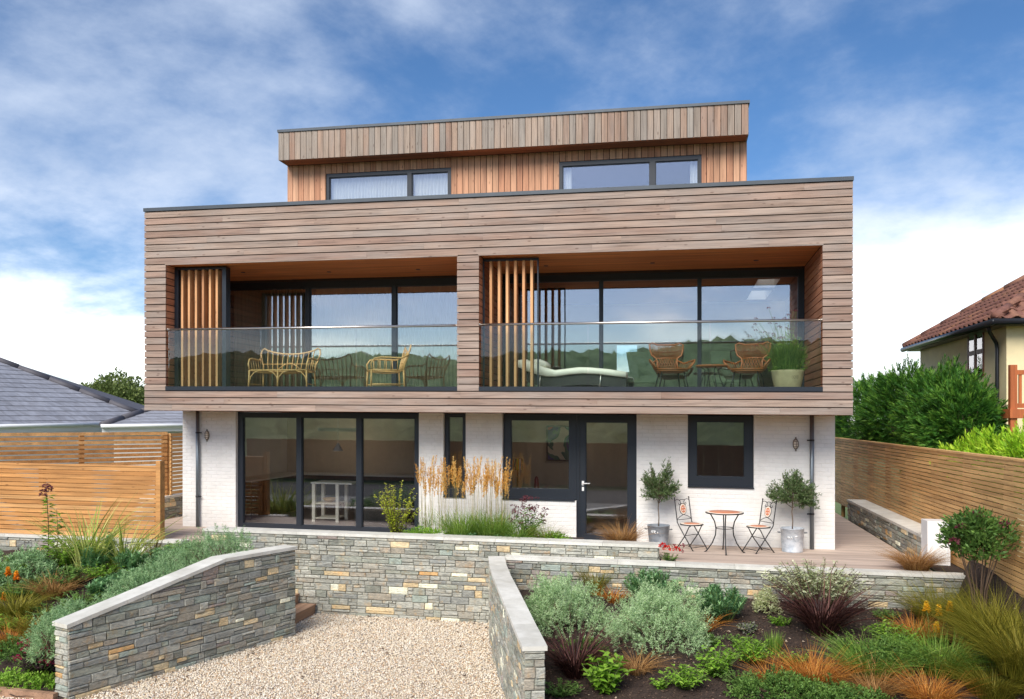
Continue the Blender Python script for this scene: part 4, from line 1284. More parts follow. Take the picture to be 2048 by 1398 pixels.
# ================================================================== NEIGHBOURS
def ray3(px, py):
    rx, ry = ray(px)
    return Vector((rx, ry, -(py - HY) / F))
def at_d(px, py, d):
    v = ray3(px, py) * d
    return Vector((v.x, v.y, v.z + CAMH))
def hit(px, py, P0, N):
    r_ = ray3(px, py); O = Vector((0, 0, CAMH))
    t = (P0 - O).dot(N) / r_.dot(N)
    return O + r_ * t
def wmesh(name, verts, faces, mat, parent=None, smooth=False, **kw):
    """mesh from true world points (already carrying the fall)"""
    m = MB(); m.add([(v[0], v[1], v[2] - fall(v[0], v[1])) for v in verts], faces, 0, smooth)
    return m.build(name, mat, parent, **kw)
def in_poly(p, poly):
    c = False; j = len(poly) - 1
    for i in range(len(poly)):
        if (poly[i][1] > p[1]) != (poly[j][1] > p[1]) and p[0] < (poly[j][0] - poly[i][0]) * (p[1] - poly[i][1]) / (poly[j][1] - poly[i][1]) + poly[i][0]: c = not c
        j = i
    return c
def slate_roof(parent, P0, U, V_, poly, gauge, width, mat, name='slate'):
    """slates on the plane P0 + u U + v V_, kept inside poly (u, v)"""
    N = U.cross(V_).normalized()
    us = [p[0] for p in poly]; vs = [p[1] for p in poly]
    v = min(vs); r = 0
    while v < max(vs):
        u = min(us) - (width / 2 if r % 2 else 0)
        while u < max(us):
            # clip each slate to the roof outline along its row
            a, b = u, u + width - 0.006
            ins = [a + (b - a) * k / 10 for k in range(11) if in_poly((a + (b - a) * k / 10, v + gauge * 0.5), poly)]
            if len(ins) >= 2:
                a, b = ins[0], ins[-1]
                q = [(a, v - 0.02, 0.020), (b, v - 0.02, 0.020), (b, v + gauge, 0.004), (a, v + gauge, 0.004)]
                top = [P0 + U * x + V_ * y + N * h for x, y, h in q]; bot = [p - N * 0.009 for p in top]
                wmesh(name, top + bot, [(0, 1, 2, 3), (7, 6, 5, 4), (0, 4, 5, 1), (1, 5, 6, 2), (2, 6, 7, 3), (3, 7, 4, 0)], mat, parent)
            u += width
        v += gauge; r += 1
def ridge_run(parent, pts, r, mat, name='ridge_tile', step=0.45):
    a, b = pts; L = (b - a).length; k = max(1, int(L / step))
    for i in range(k):
        p, q = a + (b - a) * (i / k), a + (b - a) * ((i + 1) / k - 0.004)
        m = MB(); m.tube([(p.x, p.y, p.z - fall(p.x, p.y)), (q.x, q.y, q.z - fall(q.x, q.y))], [r * 1.06, r * 0.94], 8); m.build(name, mat, parent)
# bungalow with slate roof on the left
bun = thing('bungalow', (-17.5, 23, -1.0), 'low bungalow with grey slate hipped roof and white gutters on the left', 'house')
E0, E1, T = at_d(0, 850, 25.1), at_d(208, 848, 28.3), at_d(0, 722, 29.3)
U = (E1 - E0).normalized(); Nn = (E1 - E0).cross(T - E0).normalized(); Vv = Nn.cross(U)
def uv(p, P0, U, V): return ((p - P0).dot(U), (p - P0).dot(V))
c1 = [hit(-90, 853.5, E0, Nn), hit(232, 846.5, E0, Nn), hit(276, 827, E0, Nn), hit(0, 722, E0, Nn), hit(-90, 688, E0, Nn)]
wmesh('roof', c1, [tuple(range(5))], M['slate_ridge'], bun)
slate_roof(bun, E0, U, Vv, [uv(p, E0, U, Vv) for p in c1], 0.335, 0.62, M['slate'])
ridge_run(bun, (c1[2] + Nn * 0.02, c1[4] + Nn * 0.02), 0.11, M['slate_ridge'], step=0.95)
# the hidden far side of the hip, so that it has a back
far = [c1[4], c1[2], c1[2] + Vector((1.5, 6.0, -1.2)), c1[4] + Vector((1.0, 7.5, -2.4))]
wmesh('rear_roof', far, [(0, 1, 2, 3)], M['slate_ridge'], bun)
G0, G1, GT = at_d(204, 851, 27.2), at_d(372, 849, 28.6), at_d(318, 815, 29.8)
U2 = (G1 - G0).normalized(); N2 = (G1 - G0).cross(GT - G0).normalized(); V2 = N2.cross(U2)
c2 = [G0, hit(420, 848.5, G0, N2), hit(420, 790, G0, N2), hit(386, 790, G0, N2)]
wmesh('wing_roof', c2, [(0, 1, 2, 3)], M['slate_ridge'], bun)
slate_roof(bun, G0, U2, V2, [uv(p, G0, U2, V2) for p in c2], 0.30, 0.6, M['slate'])
ridge_run(bun, (c2[0] + N2 * 0.02, c2[3] + N2 * 0.02), 0.11, M['slate_ridge'], step=0.95)
for (p, q) in ((c1[0], c1[1]), (c2[0], c2[1])):
    d_ = Vector((0, 0, -0.10)); 
    f1 = [p + Vector((0.03, -0.1, -0.02)), q + Vector((0.03, -0.1, -0.02))]
    m = MB(); m.tube([(f1[0].x, f1[0].y, f1[0].z - fall(f1[0].x, f1[0].y)), (f1[1].x, f1[1].y, f1[1].z - fall(f1[1].x, f1[1].y))], 0.062, 8); m.build('gutter', M['upvc'], bun)
    w4 = [p + Vector((0, 0.0, -0.03)), q + Vector((0, 0.0, -0.03)), q + Vector((0, 0, -0.22)), p + Vector((0, 0, -0.22))]
    off = Vector((0.0, 0.05, 0))
    wmesh('fascia', w4 + [k + off for k in w4], [(3, 2, 1, 0), (4, 5, 6, 7), (0, 1, 5, 4), (1, 2, 6, 5), (2, 3, 7, 6), (3, 0, 4, 7)], M['upvc'], bun)
    o1 = Vector((0.1, 0.45, -0.08)); o2 = Vector((0.0, 0.35, 0))
    w4 = [p + o1, q + o1, Vector((q.x + 0.1, q.y + 0.45, -1.3)), Vector((p.x + 0.1, p.y + 0.45, -1.3))]
    wmesh('wall', w4 + [k + o2 for k in w4], [(3, 2, 1, 0), (4, 5, 6, 7), (0, 1, 5, 4), (1, 2, 6, 5), (2, 3, 7, 6), (3, 0, 4, 7)], M['render_w'], bun)
# cream house on the right
nb = thing('rendered_house', (9.0, 21.5, -1.0), 'cream rendered house with brown pantiled hipped roof behind the conifers', 'house')
XE = 6.10; YE0, YE1 = 18.2, 25.1; ZE = 4.36; XWn = 6.42; YWn = 18.55
PT = 0.66; HT = (YE1 - YE0) / 2
def onX(px, py, X):
    rx, ry = ray(px); d = X / rx
    return ry * d, CAMH - (py - HY) * d / F - fall(X, ry * d)
m = MB(); m.box(XWn, 14.0, YWn, YE1 - 0.35, -1.3, ZE - 0.12); m.build('wall', M['render_c'], nb)
m = MB(); m.box(XE + 0.06, 14.4, YE0 + 0.06, YE1 - 0.06, ZE - 0.118, ZE - 0.06); m.build('eaves_soffit', M['gutter'], nb)
rt = MB()
rt.add([(XE, YE0, ZE), (XE, YE1, ZE), (XE + HT, (YE0 + YE1) / 2, ZE + HT * PT), (14.5, (YE0 + YE1) / 2, ZE + HT * PT), (14.5, YE0, ZE), (14.5, YE1, ZE)],
       [(0, 2, 1), (0, 4, 3, 2), (1, 2, 3, 5)])
rt.build('roof', M['tile'], nb)
# pantiles share one mesh
def pantile_mesh(wd, ln):
    m = MB(); v = []; n = 6
    for j, (y, h) in enumerate(((0, 0.045), (ln, 0.012))):
        for i in range(n + 1):
            t = i / n
            v.append((t * wd, y, h + 0.038 * math.sin(t * 2 * math.pi)))
    f = [(i, i + 1, n + 2 + i, n + 1 + i) for i in range(n)]
    v += [(x, y, z - 0.02) for x, y, z in v[:n + 1]]
    f += [(i, 2 * n + 2 + i, 2 * n + 3 + i, i + 1) for i in range(n)]
    m.add(v, f, 0, True)
    o = m.build('pantile', M['tile'], nb, local=True)
    return o
def lay_tiles(P0, U, V, poly, wd, ln, limit):
    proto = pantile_mesh(wd, ln + 0.04); me = proto.data; bpy.data.objects.remove(proto)
    N = U.cross(V).normalized(); cnt = 0; bx, by, bz = org(nb)
    vs = [p[1] for p in poly]; us = [p[0] for p in poly]; v = min(vs)
    while v < max(vs):
        u = min(us)
        while u < max(us):
            if in_poly((u + wd / 2, v + ln / 2), poly) and cnt < limit:
                p = P0 + U * u + V * (v - 0.02)
                o = link('pantile', me, nb)
                mt = Matrix(((U.x, V.x, N.x, p.x - bx), (U.y, V.y, N.y, p.y - by), (U.z, V.z, N.z, p.z + fall(p.x, p.y) - bz), (0, 0, 0, 1)))
                o.matrix_local = mt; cnt += 1
            u += wd
        v += ln
cs = 1 / math.hypot(1, PT)
U_, V_ = Vector((0, -1, 0)), Vector((cs, 0, PT * cs))
sl = HT / cs
lay_tiles(Vector((XE, YE1, ZE)), U_, V_, [(0, 0), (YE1 - YE0, 0), ((YE1 - YE0) / 2, sl)], 0.30, 0.33, 230)
U_, V_ = Vector((1, 0, 0)), Vector((0, cs, PT * cs))
lay_tiles(Vector((XE, YE0, ZE)), U_, V_, [(0, 0), (3.2, 0), (3.2, sl), (HT, sl)], 0.30, 0.33, 70)
def bar(parent, a, b, r, mat, name, seg=10):
    MB().tube([a, b], r, seg).build(name, mat, parent)
apex = (XE + HT, (YE0 + YE1) / 2, ZE + HT * PT)
for c_ in ((XE, YE0, ZE), (XE, YE1, ZE)):
    k = 9
    for i in range(k):
        p = [c_[j] + (apex[j] - c_[j]) * i / k for j in range(3)]; q = [c_[j] + (apex[j] - c_[j]) * (i + 0.97) / k for j in range(3)]
        p[2] += 0.03; q[2] += 0.03
        MB().tube([p, q], [0.10, 0.088], 10).build('hip_tile', M['tile'], nb)
bar(nb, (XE - 0.03, YE0 - 0.05, ZE - 0.06), (XE - 0.03, YE1 + 0.05, ZE - 0.06), 0.065, M['gutter'], 'gutter')
bar(nb, (XE - 0.05, YE0 - 0.03, ZE - 0.06), (12.5, YE0 - 0.03, ZE - 0.06), 0.065, M['gutter'], 'gutter')
y_, z_ = onX(2001, 700, XWn - 0.05)
MB().tube([(XE + 0.02, YE0 + 0.45, ZE - 0.1), (XE + 0.06, YE0 + 0.5, ZE - 0.22), (XWn - 0.06, YWn + 0.38, ZE - 0.42), (XWn - 0.05, YWn + 0.36, ZE - 0.55), (XWn - 0.05, YWn + 0.36, -1.2)], 0.038, 10).build('downpipe', M['gutter'], nb)
ya, za = onX(1936.5, 664, XWn); yb, zb = onX(1968.5, 729, XWn)
y0, y1, z0, z1 = min(ya, yb), max(ya, yb), zb - 0.25, za
m = MB(); fw = 0.075
m.box(XWn - 0.02, XWn + 0.05, y0, y0 + fw, z0, z1); m.box(XWn - 0.02, XWn + 0.05, y1 - fw, y1, z0, z1)
m.box(XWn - 0.019, XWn + 0.05, y0 + fw, y1 - fw, z1 - fw, z1); m.box(XWn - 0.019, XWn + 0.05, y0 + fw, y1 - fw, z0, z0 + fw)
ym, zm = (y0 + y1) / 2, z0 + (z1 - z0) * 0.52
m.box(XWn - 0.03, XWn + 0.05, ym - 0.05, ym + 0.05, z0 + fw, z1 - fw); m.box(XWn - 0.025, XWn + 0.05, y0 + fw, y1 - fw, zm - 0.05, zm + 0.05)
nw = m.build('window', M['brown'], nb)
for a_, b_ in ((y0 + fw, ym - 0.05), (ym + 0.05, y1 - fw)):
    for c_, d_ in ((z0 + fw, zm - 0.05), (zm + 0.05, z1 - fw)): MB().box(XWn - 0.012, XWn - 0.006, a_, b_, c_, d_).build('pane', M['glass'], nw)
# stained timber balcony at the right edge
bl = MB(); yb0 = 16.2
bx0, _ = onY(2021, 800, yb0); 
zt_ = onY(2030, 733, yb0)[1]; zb_ = onY(2030, 818, yb0)[1]
bal = thing('timber_balcony', (bx0 + 1.0, yb0 + 0.6, -1.0), 'orange stained timber balcony at the right edge of the picture', 'balcony')
MB().box(bx0, bx0 + 0.11, yb0, yb0 + 0.11, -1.3, zt_ + 0.03).build('post', M['balu_wood'], bal)
MB().box(bx0 + 0.112, bx0 + 2.4, yb0 + 0.02, yb0 + 0.09, zt_ - 0.14, zt_ - 0.06).build('top_rail', M['balu_wood'], bal)
MB().box(bx0 + 0.112, bx0 + 2.4, yb0 + 0.02, yb0 + 0.09, zb_ + 0.02, zb_ + 0.10).build('bottom_rail', M['balu_wood'], bal)
x = bx0 + 0.15
while x < bx0 + 2.3:
    MB().box(x, x + 0.045, yb0 + 0.035, yb0 + 0.075, zb_ + 0.102, zt_ - 0.142).build('baluster', M['balu_wood'], bal); x += 0.105
MB().box(bx0 - 0.02, bx0 + 2.4, yb0 - 0.04, yb0 + 0.7, zb_ - 0.16, zb_ + 0.0).build('platform', M['balu_wood'], bal)
# ================================================================== BALCONY FURNITURE
ZBF = ZO0 + 0.05                                       # balcony floor
def arc(p, q, n, bulge, ax=2):
    out = []
    for i in range(n + 1):
        t = i / n; c = [p[j] + (q[j] - p[j]) * t for j in range(3)]; c[ax] += bulge * math.sin(math.pi * t); out.append(tuple(c))
    return out
def cane_seat(label, name, cat, loc, rz, w, d=0.62, bays=1):
    t = thing(name, loc, label, cat, None, rz)
    h = 0.37; r = 0.017; W = w / 2; D = d / 2
    # legs: front ones carry the arms, with arched braces
    legs = [(-W, -D), (W, -D), (-W + 0.04, D), (W - 0.04, D)] + ([(0, -D)] if bays == 2 else [])
    for x, y in legs:
        m = MB(); m.tube([(x * 1.02, y * 1.06, 0), (x, y, h)], [0.016, 0.019], 7); m.build('leg', M['wicker'], t, local=True)
    m = MB()
    m.tube([(-W, -D, h), (W, -D, h)], r, 7); m.tube([(-W + 0.04, D, h), (W - 0.04, D, h)], r, 7)
    m.tube([(-W, -D, h), (-W + 0.04, D, h)], r, 7); m.tube([(W, -D, h), (W - 0.04, D, h)], r, 7)
    xs = [-W, 0, W] if bays == 2 else [-W, W]
    for a, b in zip(xs, xs[1:]):
        for s, e in ((a, a + (b - a) * 0.36), (b, b - (b - a) * 0.36)):
            m.tube([(s, -D, 0.12), (s + (e - s) * 0.12, -D, 0.24), (s + (e - s) * 0.5, -D, 0.33), (e, -D, h - 0.01)], 0.012, 6)
    m.tube([(-W + 0.04, D, 0.10), (-W, -D, 0.10)], 0.011, 6); m.tube([(W - 0.04, D, 0.10), (W, -D, 0.10)], 0.011, 6)
    m.build('seat_frame', M['wicker'], t, local=True)
    m = MB(); n = int(d / 0.03)
    for i in range(1, n): m.tube([(-W + 0.01, -D + d * i / n, h - 0.005 - 0.03 * math.sin(math.pi * i / n)), (0, -D + d * i / n, h - 0.03 - 0.03 * math.sin(math.pi * i / n)), (W - 0.01, -D + d * i / n, h - 0.005 - 0.03 * math.sin(math.pi * i / n))], 0.008, 5)
    m.build('seat', M['wicker'], t, local=True)
    # back with a dipped top rail and wings
    K = 24; top = []
    for i in range(K + 1):
        u = -1 + 2 * i / K
        z = 0.74 + 0.12 * abs(u) ** 2.2 if abs(u) < 0.86 else 0.74 + 0.12 * 0.86 ** 2.2 + 0.03 - (abs(u) - 0.93) ** 2 * 6
        top.append((u * (W + 0.03), D + 0.13 + 0.02 * (1 - u * u), z))
    wing = lambda s: [(s * (W + 0.03), D + 0.13, top[0][2]), (s * (W + 0.045), D + 0.10, 0.74), (s * (W + 0.02), D + 0.07, 0.62), (s * (W - 0.03), D + 0.03, 0.5), (s * (W - 0.04), D, h)]
    m = MB(); m.tube(top, 0.018, 7); m.tube(wing(-1), 0.017, 7); m.tube(wing(1), 0.017, 7)
    m.tube([(-W + 0.02, D + 0.045, 0.53), (W - 0.02, D + 0.045, 0.53)], 0.009, 5)
    ns = int(w / 0.10)
    for i in range(1, ns):
        u = -1 + 2 * i / ns
        k = (u + 1) / 2 * K; k0 = int(k); tp = top[k0]
        m.tube([(u * (W - 0.05), D, h), (u * (W - 0.01), D + 0.05, 0.55), (u * (W + 0.02), D + 0.13, tp[2])], 0.0105, 5)
    if bays == 2:
        m.tube([(-0.28, D + 0.0, h + 0.02), (-0.1, D + 0.035, 0.52), (0, D + 0.04, 0.55), (0.1, D + 0.035, 0.52), (0.28, D, h + 0.02)], 0.009, 5)
    m.build('backrest', M['wicker'], t, local=True)
    for s in (-1, 1):
        m = MB(); m.tube([(s * W, -D, h), (s * (W + 0.015), -D - 0.01, 0.50), (s * (W + 0.02), -D + 0.05, 0.585), (s * (W + 0.03), -D + 0.18, 0.61), (s * (W + 0.03), D - 0.05, 0.60), (s * (W + 0.035), D + 0.08, 0.66)], 0.018, 7)
        for k in range(1, 5):
            y = -D + d * k / 5; m.tube([(s * (W - 0.01), y, h), (s * (W + 0.025), y, 0.60)], 0.009, 5)
        m.build('armrest', M['wicker'], t, local=True)
    return t
def on_floor(px, Y): return (XY(px, Y), Y, ZBF)
cane_seat('honey coloured cane sofa for two on the left balcony', 'cane_sofa', 'sofa', on_floor(567, 15.75), R(6), 1.16, bays=2)
cane_seat('honey coloured cane armchair turned sideways on the left balcony', 'cane_armchair', 'armchair', on_floor(771, 15.75), R(-62), 0.62)
def rattan_chair(label, loc, rz):
    t = thing('rattan_chair', loc, label, 'armchair', 'brown rattan chairs on the right balcony', rz)
    for x, y, x2, y2 in ((-0.2, -0.18, -0.27, -0.26), (0.2, -0.18, 0.27, -0.26), (-0.18, 0.15, -0.24, 0.27), (0.18, 0.15, 0.24, 0.27)):
        m = MB(); m.tube([(x2, y2, 0), (x, y, 0.33)], 0.011, 7); m.build('leg', M['iron'], t, local=True)
    seat = []; K = 28
    for i in range(K):
        a = 2 * math.pi * i / K; seat.append((0.31 * math.cos(a) * (1.0 if math.sin(a) < 0 else 0.82), 0.30 * math.sin(a)))
    m = MB(); rings = ((1.0, 0.375), (0.85, 0.345), (0.5, 0.335), (0.1, 0.34)); v = []
    for k, z in rings: v += [(x * k, y * k, z) for x, y in seat]
    f = []
    for j in range(3): f += [(j * K + i, j * K + (i + 1) % K, (j + 1) * K + (i + 1) % K, (j + 1) * K + i) for i in range(K)]
    f.append(tuple(3 * K + i for i in range(K)))
    v2 = [(x, y, z - 0.03) for x, y, z in v]; m.add(v, f, 0, True); m.add(v2, [q[::-1] for q in f], 0, True)
    m.tube([(x, y, 0.375) for x, y in seat + seat[:1]], 0.017, 6, cap=False); m.tube([(x * 0.98, y * 0.98, 0.345) for x, y in seat + seat[:1]], 0.012, 6, cap=False)
    m.build('seat', M['rattan'], t, local=True)
    # back: broad top, narrow waist
    def edge(s): return [(s * 0.20, 0.22, 0.37), (s * 0.185, 0.27, 0.52), (s * 0.20, 0.30, 0.60), (s * 0.28, 0.31, 0.66), (s * 0.31, 0.32, 0.75), (s * 0.32, 0.34, 0.86), (s * 0.26, 0.36, 0.89)]
    top = [(s, 0.37, 0.86) for s in (-0.16, -0.05, 0.05, 0.16)]
    m = MB(); m.tube(edge(-1) + top + edge(1)[::-1], 0.017, 6)
    m.tube([(-0.2, 0.30, 0.60), (0, 0.32, 0.61), (0.2, 0.30, 0.60)], 0.012, 6)
    for i in range(25):
        u = -1 + 2 * i / 24
        m.tube([(u * 0.20, 0.30 + 0.018 * (1 - u * u), 0.60), (u * 0.30, 0.34, 0.76), (u * 0.28, 0.365, 0.865)], 0.0062, 4)
    for i in range(9):
        u = -1 + 2 * i / 8
        m.tube([(u * 0.19, 0.24, 0.38), (max(-0.19, min(0.19, u * 0.19 + 0.1)), 0.305, 0.60)], 0.0065, 4); m.tube([(u * 0.19, 0.24, 0.38), (max(-0.19, min(0.19, u * 0.19 - 0.1)), 0.305, 0.60)], 0.0065, 4)
    m.build('backrest', M['rattan'], t, local=True)
    for s in (-1, 1):
        m = MB(); m.tube([(s * 0.195, 0.29, 0.56), (s * 0.30, 0.20, 0.50), (s * 0.40, -0.05, 0.535), (s * 0.415, -0.14, 0.545), (s * 0.39, -0.20, 0.50), (s * 0.30, -0.20, 0.38)], 0.017, 6)
        for i in range(8):
            k = i / 8; y = 0.22 - 0.4 * k
            m.tube([(s * (0.20 + 0.10 * min(1, k * 2.0)), y, 0.375), (s * (0.25 + 0.165 * min(1, k * 1.5)), y, 0.505 + 0.035 * k)], 0.006, 4)
        m.build('armrest', M['rattan'], t, local=True)
    return t
rattan_chair('brown rattan armchair left of the little round table on the right balcony', on_floor(1341, 15.8), R(14))
rattan_chair('brown rattan armchair half hidden by the planter on the right balcony', on_floor(1497, 15.85), R(-18))
t = thing('side_table', on_floor(1423, 15.75), 'small round rattan side table between the two brown rattan chairs', 'table')
m = MB(); m.lathe([(0.02, 0.415), (0.275, 0.415), (0.285, 0.43), (0.285, 0.445), (0.27, 0.452), (0.02, 0.455)], 28); m.build('table_top', M['rattan'], t, local=True)
for k in range(4):
    a = R(20 + 90 * k); c, s = math.cos(a), math.sin(a)
    m = MB(); m.tube([(0.25 * c, 0.25 * s, 0.0), (0.17 * c, 0.17 * s, 0.2), (0.12 * c, 0.12 * s, 0.36), (0.2 * c, 0.2 * s, 0.415)], 0.009, 6); m.build('leg', M['iron'], t, local=True)
# chaise: wave-shaped cream cushion on a dark base
YC = 15.62
def cz(p): 
    x, z = onY(1000 + p[0] / 6.4, 640 + p[1] / 6.4, YC); return x, z
topc = [(208, 512), (330, 500), (450, 560), (560, 600), (700, 640), (850, 622), (1000, 602), (1150, 605), (1400, 628), (1612, 662)]
botc = [(208, 596), (330, 652), (480, 702), (590, 724), (700, 724), (900, 697), (1050, 686), (1250, 694), (1450, 718), (1612, 735)]
cx0, _ = cz((900, 800))
ch = thing('chaise_longue', (cx0, YC + 0.3, ZBF), 'cream wave shaped chaise longue on the right balcony', 'lounger')
m = MB(); n = len(topc); v = []
for y, e in ((YC, 0.012), (YC + 0.03, 0.0), (YC + 0.57, 0.0), (YC + 0.6, 0.012)):
    for p, q in zip(topc, botc):
        x, z = cz(p); x2, z2 = cz(q); v.append((x, y, z - e)); v.append((x2, y, z2 + e))
f = []
for k in range(3):
    o_ = k * 2 * n; p_ = o_ + 2 * n
    for i in range(n - 1):
        f.append((o_ + 2 * i, o_ + 2 * i + 2, p_ + 2 * i + 2, p_ + 2 * i)); f.append((o_ + 2 * i + 1, p_ + 2 * i + 1, p_ + 2 * i + 3, o_ + 2 * i + 3))
    f.append((o_, p_, p_ + 1, o_ + 1)); f.append((o_ + 2 * n - 2, o_ + 2 * n - 1, p_ + 2 * n - 1, p_ + 2 * n - 2))
for o_ in (0, 6 * n):
    for i in range(n - 1): f.append((o_ + 2 * i, o_ + 2 * i + 1, o_ + 2 * i + 3, o_ + 2 * i + 2))
m.add(v, f, 0, True); m.build('cushion', M['cream'], ch)
px_, pz_ = cz((500, 552))
m = MB(); m.tube([(px_, YC + 0.02, pz_), (px_, YC + 0.05, pz_), (px_, YC + 0.55, pz_), (px_, YC + 0.58, pz_)], [0.05, 0.072, 0.072, 0.05], 12)
m.v = [(px_ + (x - px_) * 2.0 + (z - pz_) * 0.4, y, pz_ + (z - pz_) - (x - px_) * 0.55) for x, y, z in m.v]
m.build('pillow', M['cream'], ch)
m = MB(); bt = [cz(q) for q in botc[1:]]
v = []
for y in (YC + 0.06, YC + 0.54):
    for x, z in bt: v += [(x, y, z - 0.005), (x, y, max(ZBF + 0.035, z - 0.20))]
k = len(bt); f = []
for i in range(k - 1):
    a, b = 2 * i, 2 * i + 2; c_, d_ = a + 2 * k, b + 2 * k
    f += [(a, a + 1, b + 1, b), (c_, d_, d_ + 1, c_ + 1), (a, b, d_, c_), (a + 1, c_ + 1, d_ + 1, b + 1)]
f += [(0, 2 * k, 2 * k + 1, 1), (2 * k - 2, 2 * k - 1, 4 * k - 1, 4 * k - 2)]
m.add(v, f); m.build('base', M['dark'], ch)
for a, b in (((512, 700), (500, 850)), ((1290, 690), (1270, 815)), ):
    for yy in (YC + 0.03, YC + 0.57):
        x0, z0 = cz(a); x1, z1 = cz(b); MB().tube([(x0, yy, z0), (x1, yy, ZBF)], 0.013, 8).build('leg', M['steel'], ch)

# planter
pot = thing('planter_pot', on_floor(1575, 15.62), 'pale cement planter pot on the right balcony, overflowing with green', 'pot')
PR = 63 / 2 * 15.0 / F
m = MB(); m.lathe([(PR * 0.76, 0), (PR * 0.79, 0.01), (PR * 0.92, 0.18), (PR * 0.985, 0.30), (PR, 0.335), (PR * 0.98, 0.345), (PR * 0.93, 0.345), (PR * 0.9, 0.31), (0.02, 0.305)], 36)
m.build('pot', M['clay'], pot, local=True)
# stamped mark: four little upright loops
m = MB()
for k, (dx_, h_) in enumerate(((-0.05, 0.05), (-0.015, 0.062), (0.018, 0.05), (0.05, 0.058))):
    a0 = R(-68) + dx_ / PR * 1.0
    pts = []
    for i in range(11):
        w_ = 2 * math.pi * i / 10; u_ = a0 + 0.013 / PR * math.cos(w_); zz_ = 0.215 + h_ / 2 * math.sin(w_)
        rr_ = PR * (0.92 + (zz_ - 0.18) / 0.12 * 0.065) + 0.0015
        pts.append((rr_ * math.cos(u_), rr_ * math.sin(u_), zz_))
    m.tube(pts, 0.0028, 5, cap=False)
m.build('stamped_mark', M['potmark'], pot, local=True)

# ================================================================== BISTRO SET ON THE TERRACE
tx, ty = flat(1449, 1104.5, 0.0)
bt = thing('bistro_table', (tx, ty, 0), 'round mosaic bistro table with curved black iron legs on the terrace', 'table')
RT_ = 0.325
m = MB(); m.lathe([(0.02, 0.684), (RT_, 0.684), (RT_ + 0.006, 0.694), (RT_, 0.704), (RT_ - 0.004, 0.704), (0.02, 0.703)], 40); m.build('rim', M['iron'], bt, local=True)
m = MB(); m.lathe([(0.02, 0.7035), (RT_ - 0.012, 0.7035), (RT_ - 0.014, 0.709), (0.02, 0.709)], 40); m.build('mosaic_edge', M['mosaic_l'], bt, local=True)
m = MB(); m.lathe([(0.02, 0.7095), (RT_ - 0.06, 0.7095), (RT_ - 0.062, 0.7115), (0.02, 0.7115)], 32); m.build('mosaic_centre', M['terracotta'], bt, local=True)
for k in range(4):
    a = R(-100 + 90 * k + 12); c, s = math.cos(a), math.sin(a)
    prof = [(0.335, 0.0), (0.30, 0.03), (0.21, 0.16), (0.155, 0.30), (0.145, 0.42), (0.17, 0.54), (0.235, 0.66), (0.26, 0.684)]
    m = MB(); m.tube([(r_ * c, r_ * s, z_) for r_, z_ in prof], 0.0105, 8); m.lathe([(0.02, 0), (0.02, 0.008)], 8, (0.335 * c, 0.335 * s, 0)); m.build('leg', M['iron'], bt, local=True)
m = MB()
for zz_ in (0.425,):
    m.tube([(0.157 * math.cos(2 * math.pi * i / 24), 0.157 * math.sin(2 * math.pi * i / 24), zz_) for i in range(25)], 0.0075, 6, cap=False)
m.build('stretcher_ring', M['iron'], bt, local=True)
